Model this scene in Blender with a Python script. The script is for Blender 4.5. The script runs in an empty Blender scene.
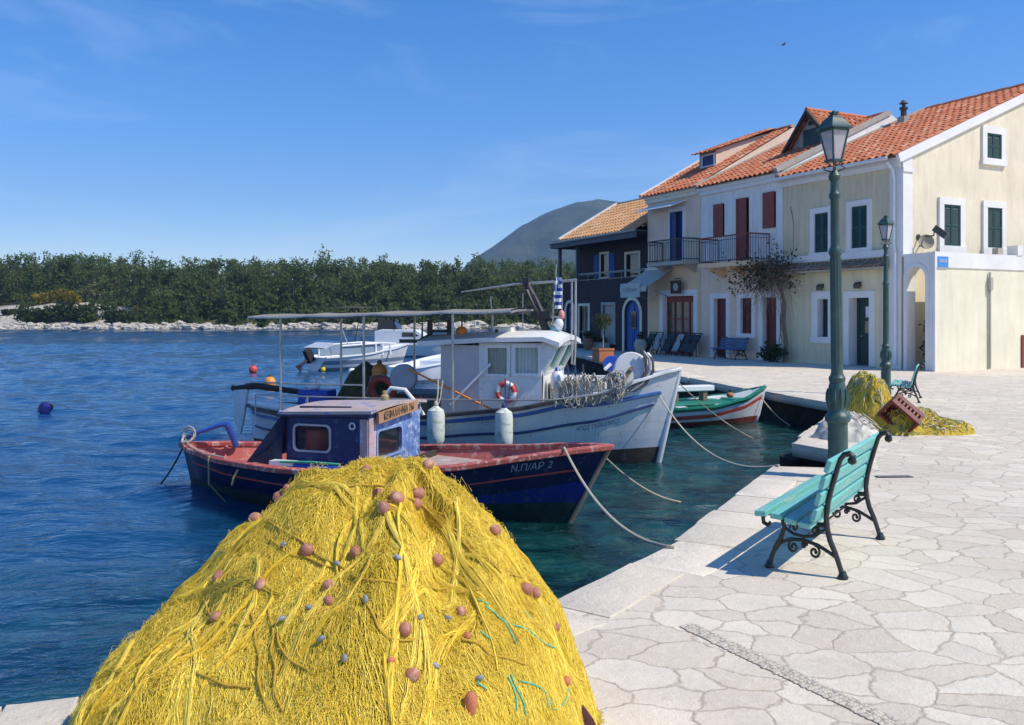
import bpy, math, random
import numpy as np
from mathutils import Vector, Matrix, noise
from mathutils.bvhtree import BVHTree
R = math.radians
random.seed(7)
scene = bpy.context.scene
COL = scene.collection

# ------------------------------------------------------------------ camera, sky, sun, exposure
FPX, CX, HY, EYE = 870.0, 512.0, 315.0, 1.7          # focal length and principal column / horizon row measured in the photo
cam_d = bpy.data.cameras.new("camera")
cam_d.sensor_width = 36.0
cam_d.lens = FPX / 1024 * 36.0
cam_d.shift_y = -(362.5 - HY) / 1024.0
cam_d.clip_start = 0.05
cam_d.clip_end = 8000
cam = bpy.data.objects.new("camera", cam_d)
COL.objects.link(cam)
cam.location = (0, 0, EYE)
cam.rotation_euler = (R(90), 0, 0)
scene.camera = cam

SUN_EL = 51.0
SUN_H = Vector((0.93, -0.36)).normalized()
SUN = Vector((SUN_H.x * math.cos(R(SUN_EL)), SUN_H.y * math.cos(R(SUN_EL)), math.sin(R(SUN_EL))))
world = bpy.data.worlds.new("World")
scene.world = world
world.use_nodes = True
nt = world.node_tree
nt.nodes.clear()
w_out = nt.nodes.new("ShaderNodeOutputWorld")
w_bg = nt.nodes.new("ShaderNodeBackground")
w_sky = nt.nodes.new("ShaderNodeTexSky")
w_sky.sky_type = 'NISHITA'
w_sky.sun_disc = False
w_sky.sun_elevation = R(SUN_EL)
w_sky.sun_rotation = math.atan2(SUN_H.x, SUN_H.y)
w_sky.altitude = 0
w_sky.air_density = 1.0
w_sky.dust_density = 0.1
w_sky.ozone_density = 4.0
w_bg.inputs['Strength'].default_value = 0.15
# thin cirrus wisps high in the sky, by view direction
w_tc = nt.nodes.new("ShaderNodeTexCoord")
w_map = nt.nodes.new("ShaderNodeMapping")
w_map.inputs['Rotation'].default_value = (0.3, 0.55, 0.2)
w_map.inputs['Scale'].default_value = (1.1, 2.2, 5.5)
w_n = nt.nodes.new("ShaderNodeTexNoise")
w_n.inputs['Scale'].default_value = 2.1
w_n.inputs['Detail'].default_value = 7
w_n.inputs['Roughness'].default_value = 0.62
w_n.inputs['Distortion'].default_value = 0.8
w_r = nt.nodes.new("ShaderNodeMapRange")
w_r.inputs['From Min'].default_value = 0.52
w_r.inputs['From Max'].default_value = 0.80
w_r.inputs['To Max'].default_value = 0.22
w_hs = nt.nodes.new("ShaderNodeHueSaturation")
w_hs.inputs['Saturation'].default_value = 1.34
w_hs.inputs['Value'].default_value = 1.0
w_mix = nt.nodes.new("ShaderNodeMix")
w_mix.data_type = 'RGBA'
w_mix.inputs[7].default_value = (6.0, 7.0, 8.4, 1)
L = nt.links.new
L(w_tc.outputs['Generated'], w_map.inputs['Vector'])
L(w_map.outputs[0], w_n.inputs['Vector'])
L(w_n.outputs['Fac'], w_r.inputs['Value'])
w_tint = nt.nodes.new("ShaderNodeMix")
w_tint.data_type = 'RGBA'; w_tint.blend_type = 'MULTIPLY'; w_tint.inputs[0].default_value = 1.0
w_tint.inputs[7].default_value = (1.05, 1.0, 1.08, 1)
L(w_sky.outputs[0], w_tint.inputs[6])
L(w_tint.outputs[2], w_hs.inputs['Color'])
L(w_r.outputs[0], w_mix.inputs[0])
L(w_hs.outputs[0], w_mix.inputs[6])
L(w_mix.outputs[2], w_bg.inputs['Color'])
L(w_bg.outputs[0], w_out.inputs[0])

sun_d = bpy.data.lights.new("sun", 'SUN')
sun_d.energy = 4.6
sun_d.angle = R(0.5)
sun_d.color = (1.0, 0.92, 0.77)
sun_o = bpy.data.objects.new("sun", sun_d)
COL.objects.link(sun_o)
sun_o.location = (20, -10, 40)
sun_o.rotation_euler = (-SUN).to_track_quat('-Z', 'Y').to_euler()

scene.view_settings.view_transform = 'Standard'
scene.view_settings.look = 'None'
scene.view_settings.exposure = 0.12
scene.view_settings.gamma = 1.0
scene.view_settings.use_curve_mapping = False
scene.render.engine = 'CYCLES'

# ------------------------------------------------------------------ measuring helpers (photo pixel -> place)
SEA = -0.6
def at(px, py, Y): return Vector(((px - CX) / FPX * Y, Y, EYE + (HY - py) * Y / FPX))
def gnd(px, py, z=0.0):
    Y = FPX * (EYE - z) / (py - HY)
    return Vector(((px - CX) / FPX * Y, Y, z))
def sea_at(px, py): return gnd(px, py, SEA)

# ------------------------------------------------------------------ object helpers
def tag(o, label=None, cat=None, group=None, kind=None):
    if label: o['label'] = label
    if cat: o['category'] = cat
    if group: o['group'] = group
    if kind: o['kind'] = kind
    return o

def thing(name, label, cat, loc=(0, 0, 0), rz=0.0, group=None):
    o = bpy.data.objects.new(name, None)
    o.empty_display_size = 0.2
    COL.objects.link(o)
    o.location = loc
    o.rotation_euler = (0, 0, rz)
    return tag(o, label, cat, group)

def copy_tree(o, parent=None):
    c = o.copy()
    COL.objects.link(c)
    c.parent = parent
    for ch in [x for x in bpy.data.objects if x.parent == o]:
        copy_tree(ch, c)
    return c

class MB:
    def __init__(self):
        self.v = []; self.f = []; self.m = []; self.t = []
    def add(self, verts, faces, m=0, tint=None):
        b = len(self.v)
        self.v.extend([tuple(p) for p in verts])
        for f in faces:
            self.f.append(tuple(i + b for i in f))
            self.m.append(m)
            self.t.append(random.random() if tint is None else tint)
        return self
    def box(self, x0, x1, y0, y1, z0, z1, m=0, tint=None):
        return self.add([(x0,y0,z0),(x1,y0,z0),(x1,y1,z0),(x0,y1,z0),(x0,y0,z1),(x1,y0,z1),(x1,y1,z1),(x0,y1,z1)],
            [(3,2,1,0),(4,5,6,7),(0,1,5,4),(1,2,6,5),(2,3,7,6),(3,0,4,7)], m, tint)
    def obox(self, c, ax, ay, az, m=0):
        c, ax, ay, az = Vector(c), Vector(ax), Vector(ay), Vector(az)
        p = [c + ax*i + ay*j + az*k for k in (-1,1) for (i,j) in ((-1,-1),(1,-1),(1,1),(-1,1))]
        return self.add(p, [(3,2,1,0),(4,5,6,7),(0,1,5,4),(1,2,6,5),(2,3,7,6),(3,0,4,7)], m)
    def tube(self, pts, r, n=8, m=0, cap=True, closed=False):
        pts = [Vector(p) for p in pts]
        N = len(pts)
        rs = r if isinstance(r, (list, tuple)) else [r] * N
        tan = []
        for i in range(N):
            if closed: d = pts[(i+1) % N] - pts[i-1]
            else: d = pts[min(i+1, N-1)] - pts[max(i-1, 0)]
            tan.append(d.normalized() if d.length > 1e-9 else Vector((0,0,1)))
        up = Vector((0,0,1)) if abs(tan[0].z) < 0.9 else Vector((1,0,0))
        nrm = (up - tan[0] * up.dot(tan[0])).normalized()
        vs = []
        for i in range(N):
            nrm = nrm - tan[i] * nrm.dot(tan[i])
            nrm = nrm.normalized() if nrm.length > 1e-6 else tan[i].orthogonal().normalized()
            bn = tan[i].cross(nrm)
            for k in range(n):
                a = 2 * math.pi * k / n
                vs.append(pts[i] + (nrm * math.cos(a) + bn * math.sin(a)) * rs[i])
        fs = []
        for i in range(N if closed else N - 1):
            j = (i + 1) % N
            for k in range(n):
                k2 = (k + 1) % n
                fs.append((i*n+k, i*n+k2, j*n+k2, j*n+k))
        if cap and not closed:
            fs.append(tuple(range(n-1, -1, -1)))
            fs.append(tuple((N-1)*n + k for k in range(n)))
        return self.add(vs, fs, m)
    def sweep(self, pts, w, h, m=0, closed=False):
        """rectangular section (w across, h high, hung below the path) along a path"""
        pts = [Vector(p) for p in pts]
        N = len(pts); vs = []
        for i in range(N):
            d = pts[min(i+1, N-1)] - pts[max(i-1, 0)]
            lat = Vector((-d.y, d.x, 0))
            lat = lat.normalized() if lat.length > 1e-6 else Vector((0,1,0))
            p = pts[i]
            vs += [p + lat*w/2, p - lat*w/2, p - lat*w/2 - Vector((0,0,h)), p + lat*w/2 - Vector((0,0,h))]
        fs = []
        for i in range(N-1):
            for k in range(4):
                k2 = (k+1) % 4
                fs.append((i*4+k, (i+1)*4+k, (i+1)*4+k2, i*4+k2))
        fs.append((0,1,2,3)); fs.append(((N-1)*4+3,(N-1)*4+2,(N-1)*4+1,(N-1)*4))
        return self.add(vs, fs, m)
    def lathe(self, prof, n=20, c=(0,0,0), m=0, mat3=None):
        c = Vector(c); vs = []
        for (r, z) in prof:
            for k in range(n):
                a = 2*math.pi*k/n
                p = Vector((r*math.cos(a), r*math.sin(a), z))
                if mat3 is not None: p = mat3 @ p
                vs.append(c + p)
        fs = []
        for i in range(len(prof)-1):
            for k in range(n):
                k2 = (k+1) % n
                fs.append((i*n+k, i*n+k2, (i+1)*n+k2, (i+1)*n+k))
        fs.append(tuple(range(n-1,-1,-1)))
        fs.append(tuple((len(prof)-1)*n+k for k in range(n)))
        return self.add(vs, fs, m)
    def ball(self, c, r, m=0, nu=14, nv=9, mat3=None):
        rx, ry, rz = r if isinstance(r, (tuple, list)) else (r, r, r)
        prof = []
        c = Vector(c); vs = []
        for j in range(nv+1):
            th = math.pi * (j + (0.02 if j == 0 else -0.02 if j == nv else 0)) / nv
            for k in range(nu):
                a = 2*math.pi*k/nu
                p = Vector((rx*math.sin(th)*math.cos(a), ry*math.sin(th)*math.sin(a), rz*math.cos(th)))
                if mat3 is not None: p = mat3 @ p
                vs.append(c + p)
        fs = []
        for j in range(nv):
            for k in range(nu):
                k2 = (k+1) % nu
                fs.append((j*nu+k, (j+1)*nu+k, (j+1)*nu+k2, j*nu+k2))
        fs.append(tuple(range(nu))); fs.append(tuple(nv*nu+k for k in range(nu-1,-1,-1)))
        return self.add(vs, fs, m)
    def torus(self, c, Rr, r, m=0, n=28, k=8, mat3=None, mfun=None):
        c = Vector(c)
        for seg in range(n):
            vs = []
            for q in (seg, seg+1):
                a = 2*math.pi*q/n
                for j in range(k):
                    b = 2*math.pi*j/k
                    p = Vector(((Rr + r*math.cos(b))*math.cos(a), (Rr + r*math.cos(b))*math.sin(a), r*math.sin(b)))
                    if mat3 is not None: p = mat3 @ p
                    vs.append(c + p)
            self.add(vs, [(j, k+j, k+(j+1)%k, (j+1)%k) for j in range(k)], mfun(seg) if mfun else m)
        return self
    def prism(self, poly, a, b, axis='z', m=0):
        """extrude a 2-D outline between a and b along an axis"""
        def P(p, h):
            if axis == 'z': return (p[0], p[1], h)
            if axis == 'y': return (p[0], h, p[1])
            return (h, p[0], p[1])
        n = len(poly)
        vs = [P(p, a) for p in poly] + [P(p, b) for p in poly]
        fs = [tuple(range(n-1,-1,-1)), tuple(range(n, 2*n))] + [(i, (i+1)%n, n+(i+1)%n, n+i) for i in range(n)]
        return self.add(vs, fs, m)
    def build(self, name, mats, parent=None, smooth=None, loc=None, bevel=0, fix=True):
        me = bpy.data.meshes.new(name)
        me.from_pydata(self.v, [], self.f)
        if not isinstance(mats, (list, tuple)): mats = [mats]
        for mm in mats: me.materials.append(mm)
        me.polygons.foreach_set('material_index', self.m)
        at_ = me.attributes.new('tint', 'FLOAT', 'FACE')
        at_.data.foreach_set('value', self.t)
        if fix:
            import bmesh
            bm = bmesh.new(); bm.from_mesh(me)
            bmesh.ops.recalc_face_normals(bm, faces=bm.faces)
            bm.to_mesh(me); bm.free()
        if smooth is not None:
            me.polygons.foreach_set('use_smooth', [True]*len(me.polygons))
            me.set_sharp_from_angle(angle=R(smooth))
        me.update()
        o = bpy.data.objects.new(name, me)
        COL.objects.link(o)
        if parent is not None: o.parent = parent
        if loc is not None: o.location = loc
        if bevel:
            b = o.modifiers.new('bevel', 'BEVEL'); b.width = bevel; b.segments = 2; b.limit_method = 'ANGLE'
        return o

def text_mesh(body, size, extrude=0.002):
    cu = bpy.data.curves.new('lettering', 'FONT')
    cu.body = body; cu.size = size; cu.extrude = extrude
    cu.align_x = 'CENTER'; cu.align_y = 'CENTER'
    o = bpy.data.objects.new('lettering', cu)
    COL.objects.link(o)
    bpy.context.view_layer.update()
    me = bpy.data.meshes.new_from_object(o.evaluated_get(bpy.context.evaluated_depsgraph_get()))
    bpy.data.objects.remove(o)
    return me

def lettering(body, size, mat_, parent, M4, squash=1.0, name='lettering'):
    me = text_mesh(body, size)
    for vv in me.vertices:
        vv.co = M4 @ Vector((vv.co.x * squash, vv.co.y, vv.co.z))
    me.materials.clear(); me.materials.append(mat_)
    o = bpy.data.objects.new(name, me)
    COL.objects.link(o); o.parent = parent
    return o

# ------------------------------------------------------------------ materials
class NT:
    """small helper round a material's node tree"""
    def __init__(self, name):
        self.mat = bpy.data.materials.new(name)
        self.mat.use_nodes = True
        self.t = self.mat.node_tree
        self.t.nodes.clear()
        self.out = self.n('ShaderNodeOutputMaterial')
        self.p = self.n('ShaderNodeBsdfPrincipled')
        self.l(self.p.outputs[0], self.out.inputs[0])
    def n(self, typ, **kw):
        x = self.t.nodes.new(typ)
        for k, v in kw.items(): setattr(x, k, v)
        return x
    def l(self, a, b): self.t.links.new(a, b)
    def coord(self, which='Object', scale=(1,1,1), rot=(0,0,0)):
        tc = self.n('ShaderNodeTexCoord'); mp = self.n('ShaderNodeMapping')
        mp.inputs['Scale'].default_value = scale; mp.inputs['Rotation'].default_value = rot
        self.l(tc.outputs[which], mp.inputs[0]); return mp.outputs[0]
    def noise(self, vec, scale, detail=4, rough=0.55, dist=0.0):
        x = self.n('ShaderNodeTexNoise')
        x.inputs['Scale'].default_value = scale; x.inputs['Detail'].default_value = detail
        x.inputs['Roughness'].default_value = rough; x.inputs['Distortion'].default_value = dist
        if vec is not None: self.l(vec, x.inputs['Vector'])
        return x.outputs['Fac']
    def ramp(self, fac, a, b, lo=0.0, hi=1.0):
        x = self.n('ShaderNodeMapRange')
        x.inputs['From Min'].default_value = a; x.inputs['From Max'].default_value = b
        x.inputs['To Min'].default_value = lo; x.inputs['To Max'].default_value = hi
        self.l(fac, x.inputs['Value']); return x.outputs[0]
    def mix(self, fac, a, b, blend='MIX'):
        x = self.n('ShaderNodeMix', data_type='RGBA', blend_type=blend)
        for s, v in ((0, fac), (6, a), (7, b)):
            if isinstance(v, (int, float)): x.inputs[s].default_value = v
            elif isinstance(v, (tuple, list)): x.inputs[s].default_value = (*v[:3], 1)
            else: self.l(v, x.inputs[s])
        return x.outputs[2]
    def math(self, op, a, b=0.0):
        x = self.n('ShaderNodeMath', operation=op)
        for s, v in ((0, a), (1, b)):
            if isinstance(v, (int, float)): x.inputs[s].default_value = v
            else: self.l(v, x.inputs[s])
        return x.outputs[0]
    def bump(self, h, strength, dist=0.02, prev=None):
        x = self.n('ShaderNodeBump')
        x.inputs['Strength'].default_value = strength; x.inputs['Distance'].default_value = dist
        self.l(h, x.inputs['Height'])
        if prev is not None: self.l(prev, x.inputs['Normal'])
        return x.outputs[0]
    def attr(self, name):
        x = self.n('ShaderNodeAttribute'); x.attribute_name = name
        return x.outputs['Fac']
    def set(self, color=None, rough=None, normal=None, **kw):
        if color is not None:
            if isinstance(color, (tuple, list)): self.p.inputs['Base Color'].default_value = (*color[:3], 1)
            else: self.l(color, self.p.inputs['Base Color'])
        if rough is not None:
            if isinstance(rough, (int, float)): self.p.inputs['Roughness'].default_value = rough
            else: self.l(rough, self.p.inputs['Roughness'])
        if normal is not None: self.l(normal, self.p.inputs['Normal'])
        for k, v in kw.items(): self.p.inputs[k.replace('_', ' ')].default_value = v
        return self.mat

def paint(name, c, rough=0.5, var=0.18, scale=6.0, bump=0.15, wear=None, wear_amt=0.0, wear_scale=9.0, stretch=(1,1,1), metal=0.0, spec=0.5, streak=None):
    """painted or plain surface with uneven tone and, if asked, patches worn to another colour"""
    k = NT(name)
    v = k.coord('Object', stretch)
    n1 = k.noise(v, scale, 6, 0.6)
    n2 = k.noise(v, scale * 7.3, 3, 0.6)
    dark = tuple(x * (1 - var) for x in c); lite = tuple(min(1, x * (1 + var)) for x in c)
    colr = k.mix(k.ramp(n1, 0.3, 0.7), dark, lite)
    colr = k.mix(k.ramp(n2, 0.35, 0.7, 0.0, 0.35), colr, tuple(x * (1 - var*0.8) for x in c))
    if wear is not None:
        n3 = k.noise(v, wear_scale, 8, 0.68, 0.4)
        colr = k.mix(k.ramp(n3, 0.62 - wear_amt, 0.68 - wear_amt), colr, wear)
    if streak is not None:                                 # runs of rust and dirt down the planking, and seams
        sv = k.coord('Object', (5.0, 5.0, 0.45))
        colr = k.mix(k.ramp(k.noise(sv, 1.6, 7, 0.7, 0.2), 0.54, 0.76, 0, streak[1]), colr, streak[0])
        sp_ = k.noise(k.coord('Object', (0.5, 0.5, 9.0)), 1.5, 3, 0.5)
        colr = k.mix(k.ramp(sp_, 0.60, 0.68, 0, streak[1]*0.5), colr, tuple(x*0.6 for x in c))
    nb = k.bump(k.noise(v, scale * 12, 4, 0.6), bump, 0.01)
    return k.set(colr, k.ramp(n2, 0.2, 0.8, max(0.02, rough - 0.12), min(1, rough + 0.12)), nb, Metallic=metal, Specular_IOR_Level=spec)

def plaster(name, c, stain=(0.3, 0.28, 0.25), amt=0.25, dirt=None):
    k = NT(name)
    v = k.coord('Object'); vs = k.coord('Object', (3.0, 3.0, 0.35))
    n1 = k.noise(v, 0.9, 8, 0.62); n2 = k.noise(vs, 1.6, 6, 0.65); n3 = k.noise(v, 28, 4, 0.6)
    colr = k.mix(k.ramp(n1, 0.3, 0.72), tuple(x*0.90 for x in c), tuple(min(0.85, x*1.07) for x in c))
    colr = k.mix(k.ramp(n2, 0.48, 0.78, 0, amt), colr, stain)
    n4 = k.noise(v, 2.6, 9, 0.7, 0.5)
    colr = k.mix(k.ramp(n4, 0.64, 0.70, 0, amt*0.8), colr, tuple(min(0.85, x*1.15+0.03) for x in c))
    b1 = k.bump(n3, 0.25, 0.01); b2 = k.bump(n1, 0.3, 0.05, b1)
    return k.set(colr, 0.9, b2, Specular_IOR_Level=0.25)

def tiles(name, a, b, c):
    k = NT(name)
    t = k.attr('tint')
    v = k.coord('Object')
    colr = k.mix(k.ramp(t, 0.0, 0.75), a, b)
    colr = k.mix(k.ramp(t, 0.84, 0.95, 0, 0.8), colr, c)
    n = k.noise(v, 0.7, 6, 0.65)
    colr = k.mix(k.ramp(n, 0.52, 0.75, 0, 0.45), colr, tuple(x*0.55 for x in a))
    n2 = k.noise(v, 40, 3, 0.6)
    colr = k.mix(k.ramp(n2, 0.5, 0.8, 0, 0.3), colr, c)
    return k.set(colr, 0.88, k.bump(n2, 0.3, 0.01), Specular_IOR_Level=0.2)

def glass_dark(name, c=(0.015, 0.02, 0.025), rough=0.06):
    k = NT(name)
    return k.set(c, rough, None, Specular_IOR_Level=0.8)

M = {}
M['iron_black'] = paint('black_iron', (0.018, 0.022, 0.022), 0.38, 0.3, 20, 0.2)
M['lamp_green'] = paint('dark_green_lamp_paint', (0.035, 0.085, 0.078), 0.42, 0.3, 9, 0.3, (0.075,0.065,0.045), 0.05, 24)
M['turquoise'] = paint('turquoise_bench_paint', (0.16, 0.50, 0.45), 0.5, 0.12, 5, 0.4, (0.34,0.53,0.47), 0.07, 12, (0.3,3,3))
M['bench_blue'] = paint('blue_bench_paint', (0.035, 0.10, 0.22), 0.5, 0.2, 6, 0.2)
M['white'] = paint('white_paint', (0.76, 0.77, 0.77), 0.45, 0.06, 5, 0.12, (0.5,0.46,0.40), 0.0, 7)
M['white_trim'] = plaster('white_trim', (0.79, 0.78, 0.76), (0.5,0.5,0.5), 0.15)
M['steel'] = paint('galvanised_steel', (0.42, 0.43, 0.43), 0.4, 0.2, 14, 0.1, (0.22,0.14,0.09), 0.02, 20, (1,1,1), 0.6)
M['dark_metal'] = paint('dark_weathered_metal', (0.06, 0.06, 0.06), 0.5, 0.3, 14, 0.2, (0.14,0.08,0.05), 0.04, 16)
M['rope_pale'] = paint('pale_rope', (0.52, 0.47, 0.37), 0.9, 0.2, 60, 0.6)
M['rope_tan'] = paint('tan_rope', (0.40, 0.31, 0.17), 0.9, 0.2, 60, 0.6)
M['rubber'] = paint('black_rubber', (0.02, 0.02, 0.02), 0.7, 0.3, 20, 0.2)
M['terracotta'] = paint('terracotta', (0.48, 0.16, 0.07), 0.8, 0.15, 8, 0.2)
M['fender'] = paint('white_fender_vinyl', (0.66, 0.68, 0.62), 0.45, 0.12, 6, 0.1, (0.40,0.46,0.36), 0.08, 9)
M['orange'] = paint('orange_plastic', (0.80, 0.24, 0.03), 0.45, 0.12, 6, 0.1)
M['red_plastic'] = paint('red_plastic', (0.62, 0.07, 0.05), 0.45, 0.15, 6, 0.1)
M['blue_plastic'] = paint('blue_plastic', (0.02, 0.07, 0.42), 0.4, 0.15, 6, 0.1)
M['timber'] = paint('weathered_timber', (0.24, 0.17, 0.11), 0.8, 0.25, 4, 0.5, (0.36,0.30,0.24), 0.05, 7, (0.5,5,5))
M['dark_timber'] = paint('dark_timber', (0.055, 0.038, 0.028), 0.75, 0.3, 5, 0.4, None, 0, 7, (0.5,5,5))
M['glass'] = glass_dark('window_glass')
# ------------------------------------------------------------------ the setting: sea, quay, far shore, hill, air
def fbm(x, y, s, seed=0.0, oct_=4):
    return noise.fractal(Vector((x*s, y*s, seed)), 1.0, 2.0, oct_)

def mat_water():
    """sea water as a body that scatters light softly below a rippled mirror surface"""
    k = NT('sea_water')
    v = k.coord('Object')
    sep = k.n('ShaderNodeSeparateXYZ'); k.l(v, sep.inputs[0])
    # deep water is blue; the shallows along the quay are green over weed and pale stone
    shallow = k.math('ADD', sep.outputs['X'], k.math('MULTIPLY', sep.outputs['Y'], -0.42))
    nz = k.noise(v, 0.35, 4, 0.6)
    sh = k.ramp(k.math('ADD', shallow, k.math('MULTIPLY', nz, 3.5)), -7.0, -1.6)
    deep = k.mix(k.ramp(k.noise(v, 0.12, 4, 0.6), 0.35, 0.65), (0.003, 0.045, 0.135), (0.004, 0.058, 0.165))
    weed = k.noise(v, 1.7, 6, 0.66, 0.8); weed2 = k.noise(v, 5.0, 5, 0.7, 0.8)
    bed = k.mix(k.ramp(weed, 0.42, 0.58), (0.002, 0.018, 0.018), (0.008, 0.060, 0.055))
    bed = k.mix(k.ramp(weed2, 0.56, 0.70, 0, 0.7), bed, (0.045, 0.125, 0.090))
    colr = k.mix(sh, deep, bed)
    vw = k.coord('Object', (0.75, 1.5, 1.0), (0, 0, R(-12)))
    vw2 = k.coord('Object', (0.8, 1.7, 1.0), (0, 0, R(14)))
    a = k.noise(vw, 0.85, 3, 0.5, 0.3); b = k.noise(vw2, 2.6, 4, 0.55, 0.4); c = k.noise(vw, 8.0, 3, 0.55)
    n1 = k.bump(a, 0.25, 0.12)
    n2 = k.bump(b, 0.45, 0.10, n1)
    n3 = k.bump(c, 0.45, 0.035, n2)
    k.p.subsurface_method = 'BURLEY'
    k.set(colr, 0.05, n3, IOR=1.333, Specular_IOR_Level=0.5, Subsurface_Weight=1.0, Subsurface_Scale=0.6)
    k.p.inputs['Subsurface Radius'].default_value = (0.5, 1.0, 1.0)
    return k.mat
def sea_mesh():
    rng = np.random.RandomState(4)
    waves = []
    for lam, amp, nn in ((7.0,.020,4),(3.2,.020,6),(1.6,.015,9),(.85,.0085,12),(.48,.0042,12)):
        for _ in range(nn):
            l = lam*rng.uniform(.75,1.3); th = R(-105) + rng.normal(0,.55)
            waves.append((2*math.pi/l*math.cos(th), 2*math.pi/l*math.sin(th), rng.uniform(0,6.28), amp*rng.uniform(.5,1.1), l))
    V, F = [], []
    base = 0
    # (x0, x1, y0, y1, step): finer waves near the quay, coarser far out
    for (x0, x1, y0, y1, st) in ((-30,9,1.4,28,.09),(-52,14,27.8,72,.2),(-118,75,71.6,152,.5)):
        nx, ny = int((x1-x0)/st)+1, int((y1-y0)/st)+1
        X, Y = np.meshgrid(np.linspace(x0,x1,nx), np.linspace(y0,y1,ny))
        Z = np.zeros_like(X)
        gust = .75 + .5*np.sin(X*.11+1.3*np.sin(Y*.07))*np.sin(Y*.13+.6)
        for kx, ky, ph, am, l in waves:
            if l < st*3: continue
            Z += am*np.sin(kx*X + ky*Y + ph)
        lee = np.clip((3.5 - (X - (Y-6)*.45))/9.0, .25, 1.0)       # calmer water in the lee of the quay
        Z = SEA + Z*gust*lee*.72
        V.append(np.stack([X,Y,Z],-1).reshape(-1,3))
        idx = np.arange(nx*ny).reshape(ny,nx)
        F.append(np.stack([idx[:-1,:-1],idx[:-1,1:],idx[1:,1:],idx[1:,:-1]],-1).reshape(-1,4)+base)
        base += nx*ny
    for (x0, x1, y0, y1) in ((-1500,1500,152,2100),(-1500,-118,-60,152),(75,1500,71.6,152),(-118,-52,-60,71.6),(-52,-30,-60,27.8),(-30,9,-60,1.4),(14,75,60,71.6)):
        V.append(np.array([(x0,y0,SEA),(x1,y0,SEA),(x1,y1,SEA),(x0,y1,SEA)])); F.append(np.array([[0,1,2,3]])+base); base += 4
    V = np.concatenate(V); F = np.concatenate(F)
    me = bpy.data.meshes.new('sea')
    me.vertices.add(len(V)); me.vertices.foreach_set('co', V.astype(np.float32).ravel())
    me.loops.add(F.size); me.loops.foreach_set('vertex_index', F.astype(np.int32).ravel())
    me.polygons.add(len(F)); me.polygons.foreach_set('loop_start', np.arange(0,F.size,4,dtype=np.int32))
    me.polygons.foreach_set('use_smooth', np.ones(len(F),dtype=bool))
    me.update(calc_edges=True); me.validate()
    me.materials.append(mat_water())
    o = bpy.data.objects.new('sea', me); COL.objects.link(o)
    return tag(o, kind='structure')
sea_mesh()
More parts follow.
